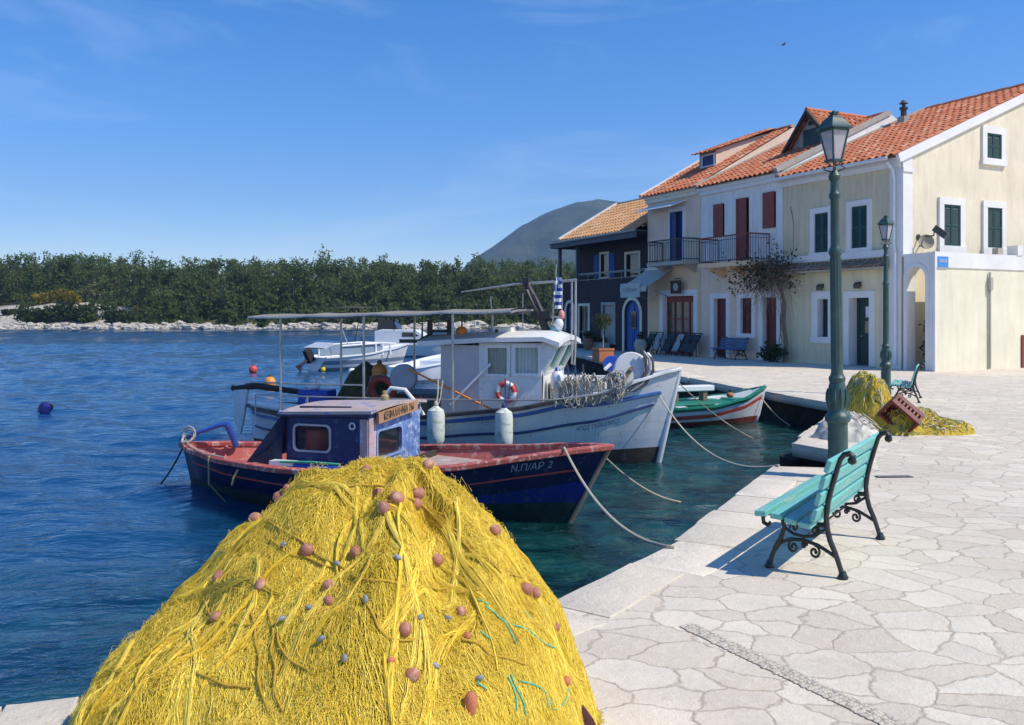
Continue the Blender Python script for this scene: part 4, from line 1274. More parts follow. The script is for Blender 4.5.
# long shed dormer
s_ = 1.75
def proof(s): return pe + (prz-pe)*s/prs
l0, l1 = fac(699.5, 160, s_)[0], fac(716, 160, s_)[0]
zb = proof(s_); zt = fac(707, 152, s_)[1]
m1 = MB()
m1.add([(l0,s_,zb-.1),(l1,s_,zb-.1),(l1,s_,zt),(l0,s_,zt)], [(0,1,2,3)], 1)
sE = prs*.98
zE = prz+.0
for t_ in (l0, l1): m1.add([(t_,s_,zb-.1),(t_,sE,zE-.1),(t_,sE,zE+.02),(t_,s_,zt)], [(0,1,2,3)], 0)
dm = hb(m1, 'dormer', [PL['pink'], PL['cement']], Pk)
m1 = MB()
upn = Vector((0, sE-s_, zE+.12-zt)); S = upn.length; upn.normalize()
tiled_slope(m1, Vector((l0-.18, s_, zt))-upn*.3, (1,0,0), l1-l0+.36, upn, S+.3)
m1.add([(l0-.18,s_-.28,zt-.03),(l1+.18,s_-.28,zt-.03),(l1+.18,sE,zE+.1),(l0-.18,sE,zE+.1)], [(0,1,2,3)], 1)
hb(m1, 'dormer_roof', [TR, M['dark_timber']], Pk, parent=dm)
wq = (l0+(l1-l0)*.22, l1-(l1-l0)*.12, zb+.14, zt-.18)
m1 = MB(); surround(m1, *wq, .07, True, s_); w_ = hb(m1, 'dormer_window', M['white_trim'], Pk, parent=dm)
m1 = MB(); shutter_pair(m1, *wq, s_-.008, .02); hb(m1, 'dormer_shutter', SH_B, Pk, parent=dm)
# shop awning with its hanging board, and the hanging sign
aw0, aw1 = fac(624, 280, -1.2)[0], fac(664, 280, -.5)[0]
za = fac(650, 270, -.2)[1]; zb_ = fac(645, 286, -1.4)[1]
aw = thing('shop_awning', 'faded grey canvas awning with a scalloped edge between the dark house and the rose house', 'awning', wpos((aw0+aw1)/2, 0), RZ)
aw['_tc'] = (aw0+aw1)/2
m1 = MB(); nn = 26
top = [(aw0+(aw1-aw0)*q/nn) for q in range(nn+1)]
vs = []
for e in range(5):
    f = e/4
    for q, t_ in enumerate(top):
        vs.append((t_, -.06-1.35*f, za+(zb_-za)*f - .05*math.sin(math.pi*f) - .015*abs(math.sin(q*1.2))*f))
for q, t_ in enumerate(top):
    vs.append((t_, -1.42, zb_ - .20 - .05*(q % 2)))
m1.add(vs, [(e*(nn+1)+q, e*(nn+1)+q+1, (e+1)*(nn+1)+q+1, (e+1)*(nn+1)+q) for e in range(5) for q in range(nn)])
hb(m1, 'canvas', plaster('faded_canvas', (.52,.50,.46), (.26,.27,.27), .4), aw)
m1 = MB(); m1.tube([(aw0,-1.41,zb_),(aw1,-1.41,zb_)], .025, 6)
for t_ in (aw0+.1, aw1-.1): m1.tube([(t_,-.02,zb_-.5),(t_,-1.40,zb_-.02)], .02, 6)
m1.box(aw0,aw1,-.06,-.002,za-.02,za+.1)
hb(m1, 'frame', M['steel'], aw)
q = frect(621, 285.5, 640, 296, -1.44)
m1 = MB(); m1.box(q[0], q[1], -1.47, -1.44, q[2]-.06, q[3]+.1); bd = hb(m1, 'sign_board', plaster('sign_white', (.50,.53,.50), (.4,.4,.4), .2), aw)
Mx = Matrix(((1,0,0,(q[0]+q[1])/2-aw['_tc']),(0,0,-1,-1.474),(0,1,0,(q[2]+q[3])/2+.04),(0,0,0,1)))
lettering('ταβέρνα', .26, paint('sign_ink', (.16,.20,.20), .6), bd, Mx, 1.0)
q = frect(671.5, 280.5, 681.5, 293.5, -.25)
hs = thing('hanging_sign', 'small dark framed hanging sign with a pale oval on the wall above the red shopfront', 'sign', wpos((q[0]+q[1])/2, 0), RZ)
hs['_tc'] = (q[0]+q[1])/2
m1 = MB(); m1.box(q[0], q[1], -.30, -.26, q[2], q[3]); hb(m1, 'board', M['dark_timber'], hs)
m1 = MB(); m1.lathe([(.0,-.012),(.17,-.012),(.17,0),(0,0)], 20, ((q[0]+q[1])/2, -.302, (q[2]+q[3])/2), 0, Matrix.Rotation(R(90),3,'X')); hb(m1, 'oval', PL['cement'], hs)
m1 = MB(); m1.tube([((q[0]+q[1])/2,-.0,q[3]+.08),((q[0]+q[1])/2,-.34,q[3]+.08)], .015, 6); m1.tube([((q[0]+q[1])/2,-.28,q[3]+.08),((q[0]+q[1])/2,-.28,q[3])], .01, 6); hb(m1, 'bracket', M['iron_black'], hs)

# ============ the dark house
DT0, DT1 = -16.6, -8.72
de, drs, drz = 5.62, 3.0, 7.62
Dk = house('dark_house', 'dark slate coloured house with blue arched doors and a covered upper verandah', DT0, DT1)
zl_ = fac(600, 279)[1]
w1 = frect(579.5, 306, 588.5, 342); w2 = frect(603, 305, 614, 342)
g1 = frect(624.5, 300, 640, 352); g1 = (g1[0], g1[1], 0, g1[3]); g2 = frect(566.5, 303, 573.5, 346); g2 = (g2[0], g2[1], 0, g2[3])
mb = MB()
wall_panel(mb, DT0+.3, DT1, 0, zl_, [(*w1, False, .15), (*w2, False, .12), (*g1, True, .2), (*g2, True, .2)], m=0)
# upper wall behind the verandah
tU = fac(578, 260, 1.0)[0]; sU = 1.0
v1 = frect(601, 254, 608, 277, sU); v2 = frect(626.5, 254, 639, 279, sU)
v2 = (v2[0], v2[1], zl_, v2[3])
wall_panel(mb, tU, DT1, zl_-.02, de+.3, [(*v1, False, .12), (*v2, False, .15)], m=0, s0=sU)
mb.add([(tU,sU,zl_-.02),(tU,6,zl_-.02),(tU,6,de+.3),(tU,sU,de+.3)], [(0,1,2,3)])
mb.add([(DT0+.3,0,0),(DT0+.3,6,0),(DT0+.3,6,zl_),(DT0+.3,0,zl_)], [(0,1,2,3)])
mb.add([(DT0+.3,0,zl_),(DT1,0,zl_),(DT1,6,zl_),(DT0+.3,6,zl_)], [(0,1,2,3)])
mb.add([(DT1,0,0),(DT1,6,0),(DT1,6,drz),(DT1,0,de)], [(0,1,2,3)])
mb.add([(DT0+.3,6,0),(DT1,6,0),(DT1,6,de),(DT0+.3,6,de)], [(0,1,2,3)])
hb(mb, 'wall', [PL['dark']], Dk)
# roof: tiled front, white left verge, deep dark eaves
rt0 = fac(569, 235)[0]
mb = MB()
sl = Vector((0, drs+.55, drz-de+.05)); S = sl.length; upn = sl.normalized()
tiled_slope(mb, (rt0+.0, -.55, de-.05), (1,0,0), DT1-rt0-.02, upn, S, .26, .40, .05)
mb.add([(rt0,-.55,de-.06),(DT1,-.55,de-.06),(DT1,drs,drz-.02),(rt0,drs,drz-.02)], [(0,1,2,3)], 1)
mb.add([(rt0,drs,drz),(DT1,drs,drz),(DT1,6.4,de),(rt0,6.4,de)], [(0,1,2,3)], 0)
nq = 16
for q_ in range(nq):
    x0 = rt0 + (DT1-rt0)*q_/nq; x1 = rt0 + (DT1-rt0)*(q_+1)/nq
    mb.prism([(drs-.11, drz), (drs-.06, drz+.10), (drs+.06, drz+.10), (drs+.11, drz)], x0, x1-.01, 'x', 0)
rf = hb(mb, 'roof', [TO, M['dark_timber']], Dk)
mv = MB(); nr = Vector((0,-upn.z,upn.y))
a = Vector((rt0,-.58,de-.06)); b = Vector((rt0,drs,drz)); mv.obox((a+b)/2+nr*.05, (.10,0,0), (b-a)/2, nr*.09)
hb(mv, 'verge', PL['white'], Dk, parent=rf)
mv = MB(); mv.box(DT0, DT1, -.62, -.56, de-.42, de-.05); mv.box(DT0-.0, DT0+.06, -.56, 3.2, de-.42, de-.05)
mv.box(DT0+.06, DT1, -.56, 3.0, de-.12, de-.08)
hb(mv, 'eaves_board', paint('slate_blue_board', (.075,.09,.11), .6), Dk)
mv = MB(); mv.tube([(DT0,-.70,de-.16),(DT1,-.70,de-.10)], .06, 8); hb(mv, 'gutter', PL['cement'], Dk)
for px in (560, 577.5):
    t_ = fac(px, 260, -.05)[0]; mv = MB(); mv.box(t_-.07, t_+.07, -.12, .02, zl_ if px > 570 else 0.0, de-.12); hb(mv, 'post', paint('slate_post', (.07,.085,.10), .6), Dk)
zr0 = fac(600, 275, 0)[1]
railing('railing', Dk, fac(578,270)[0], DT1-.05, -.02, sU-.02, zl_-.08, max(.35, zr0-zl_+.2), PL['cement'], None, .9)
for q, kind in ((w1, 'g'), (w2, 'p')):
    m1 = MB(); surround(m1, *q, .13, True); w_ = hb(m1, 'window', PL['cream'] if kind == 'g' else PL['cement'], Dk)
    m2 = MB(); m2.box(q[0], q[1], .08, .10, q[2], q[3]); hb(m2, 'pane', M['glass'] if kind == 'g' else PL['cement'], Dk, parent=w_)
    if kind == 'g':
        m2 = MB(); m2.box((q[0]+q[1])/2-.025, (q[0]+q[1])/2+.025, .05, .08, q[2], q[3]); m2.box(q[0], q[1], .05, .078, q[2]+.5, q[2]+.54); hb(m2, 'mullion', PL['cement'], Dk, parent=w_)
for g in (g1, g2):
    m1 = MB(); surround(m1, *g, .16, False, 0, .03, 0, True); f_ = hb(m1, 'door_frame', PL['cream'], Dk)
    r_ = (g[1]-g[0])/2; cx = (g[0]+g[1])/2; zc = g[3]-r_
    pts = [(g[0],.03)] + [(cx-r_*math.cos(math.pi*e/ARC), zc+r_*math.sin(math.pi*e/ARC)) for e in range(ARC+1)] + [(g[1],.03)]
    m2 = MB(); m2.prism(pts, .12, .17, 'y'); m2.box(cx-.03, cx+.03, .09, .12, .03, g[3]-.02)
    for sx in (-1,1): m2.box(cx+sx*r_*.52-r_*.28, cx+sx*r_*.52+r_*.28, .10, .12, .2, .95)
    dr = hb(m2, 'door', SH_B2, Dk)
    m2 = MB(); m2.box(cx-r_*.32, cx+r_*.32, .085, .095, 1.05, zc+.1); hb(m2, 'pane', M['glass'], Dk, parent=dr)
m1 = MB(); surround(m1, *v1, .11, True, sU); w_ = hb(m1, 'window', PL['cream'], Dk)
m2 = MB(); m2.box(v1[0], v1[1], sU+.08, sU+.1, v1[2], v1[3]); hb(m2, 'pane', M['glass'], Dk, parent=w_)
for (a, b) in ((v1[0]-.62, v1[0]-.13), (v1[1]+.13, v1[1]+.62)):
    m2 = MB(); shutter_pair(m2, a, b, v1[2], v1[3], sU-.01); hb(m2, 'shutter', SH_B2, Dk, parent=w_)
m1 = MB(); surround(m1, *v2, .13, False, sU); w_ = hb(m1, 'door_frame', PL['cream'], Dk)
m2 = MB(); m2.box(v2[0], v2[1], sU+.1, sU+.12, v2[2], v2[3]); hb(m2, 'door', M['glass'], Dk)
for root in (Y_, Wh, Pk, Dk, gw, aw, hs):
    del root['_tc']
# chimney cowl on the cream roof
cz = yrz - (yrz-ye)*(2.6/yrs)
c_ = thing('chimney_cowl', 'small dark metal chimney cowl standing on the red roof ridge', 'chimney', wpos(YT0+.6, yrs-1.9, yrz-.9), RZ)
m1 = MB(); m1.box(-.16,.16,-.16,.16,-.4,.35); m1.build('stack', PL['cement'], c_)
m1 = MB(); m1.lathe([(.11,.35),(.11,.62),(.16,.64),(.16,.72),(.07,.74),(.07,.84),(.17,.86),(.05,1.0)], 12); m1.build('cowl', M['dark_metal'], c_, 40)
# ------------------------------------------------------------------ boats
def lerp(a, b, f): return a + (b-a)*f
def interp(tab, s):
    for (a, ya), (b, yb) in zip(tab, tab[1:]):
        if s <= b:
            f = max(0, min(1, (s-a)/(b-a))); f = f*f*(3-2*f)*.35 + f*.65
            return ya + (yb-ya)*f
    return tab[-1][1]
class Hull:
    """double-ended (or transom) hull in its own frame: x forward, y to port, z above the water"""
    def __init__(self, Lw, beam, sheer, plan, rake_b, rake_s, draft=.30, ns=40, nv=14, vfine=.5):
        self.Lw, self.B, self.sheer, self.plan = Lw, beam, sheer, plan
        self.rb, self.rs, self.d, self.ns, self.nv, self.vf = rake_b, rake_s, draft, ns, nv, vfine
    def pt(self, s, v, side, off=0.0):
        zt = interp(self.sheer, s)
        z = -self.d + (zt + self.d)*v
        hb_ = self.B/2*interp(self.plan, s)
        e = abs(2*s-1)**3
        f = max(v, .0)**(self.vf + .75*e)
        y = hb_*f
        wl = self.d/(zt+self.d)
        x = (s-.5)*self.Lw + self.rb*(v-wl)*s**5 - self.rs*(v-wl)*(1-s)**5
        return Vector((x, side*(max(0, y) + off), z))
    def at_z(self, s, z, side, off=0.0):
        zt = interp(self.sheer, s)
        return self.pt(s, (z+self.d)/(zt+self.d), side, off)
    def shell(self, mb, lines, mats, sub=5):
        """planking between the waterlines in lines (functions of s giving a height), one material per strip"""
        n = self.ns
        for side in (1, -1):
            for q in range(len(lines)-1):
                for e in range(sub):
                    row = []
                    for f in (e/sub, (e+1)/sub):
                        r_ = []
                        for i in range(n+1):
                            s = i/n; zt = interp(self.sheer, s)
                            a = max(-self.d, min(zt, lines[q](s, zt))); b = max(-self.d, min(zt, lines[q+1](s, zt)))
                            r_.append(self.at_z(s, a+(b-a)*f, side))
                        row.append(r_)
                    k0 = len(mb.v)
                    mb.add(row[0]+row[1], [((i, i+1, n+2+i, n+1+i) if side < 0 else (n+1+i, n+2+i, i+1, i)) for i in range(n)], mats[q])
    def inside(self, mb, zdeck, m_wall, m_deck, th=.05, s0=.02, s1=.98):
        n = self.ns
        L_, R_ = [], []
        for i in range(n+1):
            s = lerp(s0, s1, i/n)
            zd = zdeck(s) if callable(zdeck) else zdeck
            zt = interp(self.sheer, s)
            zd = min(zd, zt-.02)
            a = [self.pt(s, 1, side, -th) for side in (1,-1)]
            b = [self.at_z(s, zd, side, -th) for side in (1,-1)]
            L_.append((a[0], b[0])); R_.append((a[1], b[1]))
        for i in range(n):
            mb.add([L_[i][0], L_[i+1][0], L_[i+1][1], L_[i][1]], [(0,1,2,3)], m_wall)
            mb.add([R_[i][0], R_[i+1][0], R_[i+1][1], R_[i][1]], [(3,2,1,0)], m_wall)
            mb.add([L_[i][1], L_[i+1][1], R_[i+1][1], R_[i][1]], [(0,1,2,3)], m_deck)
    def rail(self, mb, w, h, m=0, dz=.02, off=0.0, s0=0.0, s1=1.0, sides=(1,-1)):
        for side in sides:
            pts = [self.pt(lerp(s0,s1,i/self.ns), 1, side, off) + Vector((0,0,dz)) for i in range(self.ns+1)]
            mb.sweep(pts, w, h, m)
    def strake(self, mb, below, r, m=0, s0=.03, s1=.97, sides=(1,-1)):
        for side in sides:
            pts = []
            for i in range(self.ns+1):
                s = lerp(s0, s1, i/self.ns)
                b = below(s) if callable(below) else below
                pts.append(self.at_z(s, interp(self.sheer, s)-b, side, r*.3))
            mb.tube(pts, r, 6, m)

def boat(name, label, bow, stern, group=None):
    """an Empty on the water amidships, x axis from stern to bow"""
    b, s = Vector((*bow[:2], 0)), Vector((*stern[:2], 0))
    c = (b+s)/2; d = b - s
    r_ = thing(name, label, 'boat', (c.x, c.y, SEA), math.atan2(d.y, d.x), group)
    return r_
def loc2(root, p):
    """world point -> the boat's own frame"""
    return Matrix.Rotation(-root.rotation_euler.z, 3, 'Z') @ (Vector(p) - Vector(root.location))
def sag(a, b, drop, n=18):
    a, b = Vector(a), Vector(b)
    return [a.lerp(b, i/n) - Vector((0,0,drop*4*(i/n)*(1-i/n))) for i in range(n+1)]
def rounded(x0, x1, z0, z1, r, n=4):
    out = []
    for (cx, cz, a0) in ((x1-r,z1-r,0),(x0+r,z1-r,90),(x0+r,z0+r,180),(x1-r,z0+r,270)):
        for q in range(n+1):
            a = R(a0+90*q/n); out.append((cx+r*math.cos(a), cz+r*math.sin(a)))
    return out
def frame_ring(mb, outer, inner, a, b, axis, m=0):
    n = len(outer)
    for i in range(n):
        j = (i+1) % n
        mb.prism([outer[i], outer[j], inner[j], inner[i]], a, b, axis, m)

navy = paint('navy_hull_paint', (0.007, 0.013, 0.066), 0.38, 0.3, 4, 0.3, (0.06, 0.065, 0.11), 0.04, 14, streak=((.055,.055,.075), .6))
royal = paint('royal_blue_hull_paint', (0.010, 0.022, 0.19), 0.35, 0.25, 4, 0.25, (0.05, 0.07, 0.15), 0.05, 13, streak=((.03,.05,.13), .6))
anti_g = paint('dark_green_antifouling', (0.008, 0.034, 0.034), 0.6, 0.35, 7, 0.4, (0.035, 0.055, 0.045), 0.06, 9)
rail_red = paint('worn_coral_paint', (0.40, 0.085, 0.068), 0.65, 0.22, 5, 0.5, (0.56, 0.32, 0.27), 0.10, 11)
stripe_red = paint('red_stripe', (0.50, 0.07, 0.05), 0.5, 0.2, 6, 0.2)
inner_pink = paint('faded_coral_inside', (0.52, 0.135, 0.105), 0.7, 0.15, 4, 0.4, (0.58, 0.36, 0.30), 0.06, 8)
deck_grey = paint('weathered_pinkish_deck', (0.43, 0.31, 0.28), 0.8, 0.18, 4, 0.4, (0.50, 0.43, 0.39), 0.08, 6)
peel = paint('peeling_blue_paint', (0.12, 0.22, 0.50), 0.75, 0.45, 9, 0.8, (0.40, 0.49, 0.64), 0.11, 13, (1,1,.8), streak=((0.62,0.66,0.70), .75))
peel2 = paint('peeling_pink_corner', (0.50, 0.36, 0.38), 0.7, 0.3, 5, 0.6, (0.40, 0.45, 0.60), 0.10, 8)

gl = NT('clear_glass'); tr = gl.n('ShaderNodeBsdfTransparent'); tr.inputs[0].default_value = (.80,.88,.86,1); gs = gl.n('ShaderNodeBsdfGlossy'); gs.inputs['Roughness'].default_value = .03
fr_ = gl.n('ShaderNodeFresnel'); fr_.inputs[0].default_value = 1.5; mx = gl.n('ShaderNodeMixShader'); gl.l(fr_.outputs[0], mx.inputs[0]); gl.l(tr.outputs[0], mx.inputs[1]); gl.l(gs.outputs[0], mx.inputs[2]); gl.l(mx.outputs[0], gl.out.inputs[0]); gl.t.nodes.remove(gl.p)
CLEAR = gl.mat

# ---------- the dark blue open boat with the coral rail
B1 = boat('fishing_boat', 'dark blue wooden fishing boat with coral red rail and a peeling blue cabin', (.92, 9.58), (-4.46, 11.52))
H1 = Hull(5.15, 2.05, [(0,.60),(.25,.55),(.5,.56),(.75,.66),(1,.86)], [(0,0),(.08,.36),(.2,.68),(.4,.97),(.55,1.0),(.75,.82),(.9,.42),(.97,.15),(1,0)], .62, .26, .32)
mb = MB()
H1.shell(mb, [lambda s, zt: -9, lambda s, zt: .17+.06*s, lambda s, zt: .17+.06*s+max(0,(s-.42))*.55*min(1,(zt-.5)*2.2), lambda s, zt: zt], [2, 1, 0])
hull = mb.build('hull', [navy, royal, anti_g], B1, 40, fix=False)
mb = MB(); H1.inside(mb, lambda s: .20 if s < .58 else .50, 0, 1, .055)
for i in range(9):
    s = .08 + .09*i
    for side in (1,-1):
        if s < .60: mb.tube([H1.at_z(s, .22, side, -.07), H1.pt(s, .97, side, -.07)], .022, 5, 0)
mb.build('inside', [inner_pink, deck_grey], B1, 40, fix=False)
mb = MB(); H1.rail(mb, .125, .06, 0, .025, -.02); mb.build('gunwale', rail_red, B1, 30, bevel=.01)
mb = MB(); H1.strake(mb, lambda s: .17+.07*s, .012, 0, .05, .965); mb.build('rubbing_strake', stripe_red, B1, 40)
mb = MB()
stem = [H1.pt(1, v, 1) for v in [i/10 for i in range(11)]]
mb.tube([p + Vector((.0,0,.0)) for p in stem], .026, 8); mb.build('stem_post', paint('bare_stem', (.33,.24,.17), .8, .3, 8, .4), B1)
# fore deck boards with a hatch line, and a beam
mb = MB()
for q in range(5):
    y0 = -.46 + .19*q
    mb.box(.56, 1.72, y0, y0+.178, .505, .53)
mb.build('deck_boards', deck_grey, B1, bevel=.004)
mb = MB(); mb.box(.50,.55,-.86,.86,.36,.57); mb.box(1.5,1.56,-.66,.66,.40,.585); mb.tube([(.65,-.55,.55),(1.35,-.10,.56)],.018,6)
mb.build('deck_beam', M['dark_timber'], B1)
# cabin: navy near side, peeling blue forward face
ca, cb, cl, cz = -.68, .40, .66, 1.14
def cab_wall(mb, p0, p1, z0, z1, win, m, th=.03):
    """upright panel from p0 to p1 with one rounded window hole"""
    p0, p1 = Vector((*p0,0)), Vector((*p1,0)); Lw = (p1-p0).length
    d = (p1-p0)/Lw; nrm = Vector((d.y,-d.x,0))
    ring = rounded(*win, .06)
    def P(x, z, o): v = p0 + d*x + nrm*o; return (v.x, v.y, z)
    outer = [(0,z0),(Lw,z0),(Lw,z1),(0,z1)]
    x0, x1, a, b = win
    n = len(ring)
    def proj(p):
        cx, cz_ = (x0+x1)/2, (a+b)/2
        dx, dz = p[0]-cx, p[1]-cz_
        f = min(((Lw-cx) if dx > 0 else cx)/abs(dx) if abs(dx) > 1e-6 else 1e9, ((z1-cz_) if dz > 0 else (cz_-z0))/abs(dz) if abs(dz) > 1e-6 else 1e9)
        return (cx+dx*f, cz_+dz*f)
    out = [proj(p) for p in ring]
    for i in range(n):
        j = (i+1)%n
        mb.add([P(*ring[i],0),P(*ring[j],0),P(*out[j],0),P(*out[i],0)], [(0,1,2,3)], m)
        mb.add([P(*ring[i],0),P(*ring[j],0),P(*ring[j],-th),P(*ring[i],-th)], [(0,1,2,3)], m)
        if abs(out[i][0]-out[j][0]) > 1e-6 and abs(out[i][1]-out[j][1]) > 1e-6:
            corner = (out[i][0] if abs(out[i][0]-0)<1e-6 or abs(out[i][0]-Lw)<1e-6 else out[j][0], out[i][1] if abs(out[i][1]-z0)<1e-6 or abs(out[i][1]-z1)<1e-6 else out[j][1])
            mb.add([P(*out[i],0),P(*out[j],0),P(*corner,0)], [(0,1,2)], m)
    return P, ring
mb = MB()
Pn, rn = cab_wall(mb, (ca,-cl), (cb,-cl), .36, cz, (.12,.58,.74,1.02), 0)      # near side, in shade
Pf, rf_ = cab_wall(mb, (cb,-cl), (cb,cl), .36, cz+.04, (.20,.80,.66,.96), 1)           # forward face, sunlit
Pb, rb_ = cab_wall(mb, (cb,cl), (ca,cl), .36, cz, (.35,.85,.72,1.0), 0)
cabin = mb.build('cabin', [paint('blue_cabin_paint', (0.007, 0.019, 0.115), 0.45, 0.35, 5, 0.4, (0.05,0.07,0.17), 0.05, 10), peel], B1, fix=False)
mb = MB(); mb.box(cb-.002, cb+.012, -cl, -cl+.16, .40, cz-.01); mb.box(cb-.1, cb-.003, -cl-.012, -cl+.0, .4, cz-.02); mb.build('corner_post', peel2, B1).parent = cabin
for (P, ring, nm) in ((Pn, rn, 0), (Pf, rf_, 1)):
    c = (sum(p[0] for p in ring)/len(ring), sum(p[1] for p in ring)/len(ring))
    mb = MB(); n = len(ring)
    for i in range(n):
        j = (i+1)%n
        o_i, o_j = [(c[0]+(ring[k_][0]-c[0])*1.10, c[1]+(ring[k_][1]-c[1])*1.16) for k_ in (i,j)]
        mb.add([P(*ring[i],.018),P(*ring[j],.018),P(*o_j,.018),P(*o_i,.018),P(*ring[i],-.01),P(*ring[j],-.01),P(*o_j,.0),P(*o_i,.0)], [(0,1,2,3),(0,4,5,1),(2,6,7,3)], 0)
    w_ = mb.build('window_frame', paint('chalky_frame', (.50,.46,.48) if nm == 0 else (.22,.32,.58), .7, .2, 7, .3), B1); w_.parent = cabin
    mb = MB(); mb.add([P(*p,-.02) for p in ring], [tuple(range(n))]); g_ = mb.build('pane', M['glass'] if nm else CLEAR, B1); g_.parent = w_
# something red stowed behind the side window
mb = MB(); mb.lathe([(.13,.40),(.15,.42),(.15,.95),(.13,.97)], 16, (-.38,-.46,0)); mb.build('red_drum', M['red_plastic'], B1, 40).parent = cabin
mb = MB()
ov = .06
nn = 8
vs = []
for q in range(nn+1):
    y = lerp(-cl-ov, cl+ov, q/nn); z = cz + .045*(1-(2*q/nn-1)**2)
    vs += [(ca-.07,y,z+.0),(cb+.07,y,z+.05),(ca-.07,y,z+.035),(cb+.07,y,z+.085)]
fs = []
for q in range(nn):
    a = q*4; b = a+4
    fs += [(a,b,b+1,a+1),(a+2,a+3,b+3,b+2),(a,a+2,b+2,b),(a+1,b+1,b+3,a+3)]
fs += [(0,1,3,2),(nn*4,nn*4+2,nn*4+3,nn*4+1)]
mb.add(vs, fs)
mb.build('cabin_roof', paint('faded_roof_paint', (.46,.37,.34), .75, .2, 4, .4, (.22,.24,.40), .09, 4), B1, 30).parent = cabin
mb = MB()
mb.tube([(ca-.1,-cl-.05,cz-.01),(cb+.06,-cl-.05,cz+.03)], .02, 6)
mb.tube([(-.60,-.5,cz+.075),(.1,-.52,cz+.095)], .012, 6)
mb.lathe([(.045,0),(.05,.02),(.05,.07),(.03,.09),(.03,.13),(.0,.135)], 12, (.16,.18,cz+.10), 1)
mb.build('roof_fittings', [navy, M['rope_tan']], B1, 40)
mb = MB(); mb.torus((cb-.20,-cl-.012,cz-.10), .035, .010, 0, 18, 6, Matrix.Rotation(R(90),3,'X')); mb.build('porthole_ring', M['white'], B1).parent = cabin
# name board
mb = MB()
nb_c = Vector((cb+.065, -.06, cz+.015)); 
mb.obox(nb_c, (0,.50,.03), (.016,0,0), (0,-.004,.062))
nbd = mb.build('name_board', paint('varnished_board', (.42,.24,.13), .6, .2, 5, .3), B1)
Mx = Matrix(((0,0,1,nb_c.x+.018),(1,0,0,nb_c.y),(.06,1,0,nb_c.z),(0,0,0,1)))
lettering('ΚΕΦΑΛΛΗΝΙΑ 766', .125, paint('dark_lettering', (.04,.025,.02), .7), nbd, Mx, .74)
# folded blue dodger at the after end of the cabin
mb = MB()
tp = [(-.70,y,cz+.02) for y in (-.70,-.35,0,.35,.70)]
bt = [(-1.14,y,.56) for y in (-.80,-.4,0,.4,.80)]
nn = 6
vs = []
for e in range(nn+1):
    f = e/nn
    for q in range(5):
        p = Vector(tp[q]).lerp(Vector(bt[q]), f)
        vs.append(p + Vector((.10*math.sin(math.pi*f)+.03*math.sin(q*2.1+e), 0, -.05*math.sin(math.pi*f))))
mb.add(vs, [(e*5+q, e*5+q+1, (e+1)*5+q+1, (e+1)*5+q) for e in range(nn) for q in range(4)])
mb.add([vs[0], vs[nn*5], (-.70,-.72,.56)], [(0,1,2)], 1); mb.add([vs[4], vs[nn*5+4], (-.70,.72,.56)], [(0,1,2)], 1)
mb.build('dodger', [paint('blue_tarpaulin', (.012,.03,.15), .6, .3, 4, .4), paint('dark_tarpaulin', (.008,.012,.045), .7, .3, 4, .4)], B1, 60, fix=False)
# tiller, rudder head and stern bitt
mb = MB(); mb.tube([(-2.78,0,.66),(-2.5,.04,.76),(-2.22,.1,.86),(-2.10,.12,.87)], [.026,.028,.032,.042], 8); mb.tube([(-2.13,.12,.89),(-2.12,.20,.74),(-2.12,.30,.56)], [.045,.042,.04], 8)
mb.build('tiller', paint('bright_blue_tiller', (.03,.10,.42), .5, .2, 6, .3), B1, 40)
mb = MB()
for k_ in range(3):
    mb.torus((-2.62,-.05+.02*k_,.68+.03*k_), .075+.01*k_, .011, 0, 18, 6, Matrix.Rotation(R(40+25*k_),3,'X'))
mb.tube([(-2.60,-.1,.66),(-2.3,-.35,.63),(-1.9,-.6,.61),(-1.5,-.72,.60)], .009, 6)
mb.build('stern_line_coil', M['rope_pale'], B1)
mb = MB(); 
p = H1.pt(.17,1,-1,.05); mb.tube([p+Vector((0,.1,.05)), p+Vector((0,-.01,.02)), p+Vector((.01,-.02,-.3)), H1.at_z(.17,.0,-1,.05)+Vector((0,-.04,-.05))], .011, 6); mb.build('hanging_rope', M['rope_tan'], B1); mb = MB()
p = H1.pt(.27,1,-1,.04); mb.tube([p+Vector((0,-.01,-.06)), p+Vector((-.05,-.03,-.16)), p+Vector((-.07,-.03,-.24))], .014, 6); mb.build('rope_end', M['rope_tan'], B1)
# clutter along the near side deck
mb = MB(); mb.tube([(-.45,-.84,.58),(.05,-.86,.585),(.38,-.82,.59)], .032, 8, 0); mb.tube([(-.75,-.84,.61),(-.2,-.87,.64),(.15,-.85,.63)], .016, 6, 1); mb.obox((-.62,-.80,.60),(.16,0,.0),(0,.06,0),(0,0,.025),2)
mb.build('deck_gear', [M['blue_plastic'], paint('green_cord',(.05,.35,.22),.7), M['white']], B1, 40)
bv = BVHTree.FromObject(hull, bpy.context.evaluated_depsgraph_get()) if False else None
def hull_text(H, root, body, size, s_mid, z_mid, mat_, squash=1.0, side=-1):
    me = text_mesh(body, size, 0.0)
    # a length along the hull per unit of s, so the letters keep their width on the flare
    a = H.at_z(s_mid-.02, z_mid, side); b = H.at_z(s_mid+.02, z_mid, side)
    per = (b-a).length/.04
    for v in me.vertices:
        s = s_mid + v.co.x*squash/per
        zz = z_mid + v.co.y + (interp(H.sheer, s)-interp(H.sheer, s_mid))*.8
        v.co = H.at_z(s, zz, side, .006)
    me.materials.clear(); me.materials.append(mat_)
    o = bpy.data.objects.new('lettering', me); COL.objects.link(o); o.parent = root
    return o
hull_text(H1, hull, 'Ν.Π/ΑΡ 2', .115, .895, .655, paint('pale_hand_lettering', (.40,.42,.50), .7), .95)

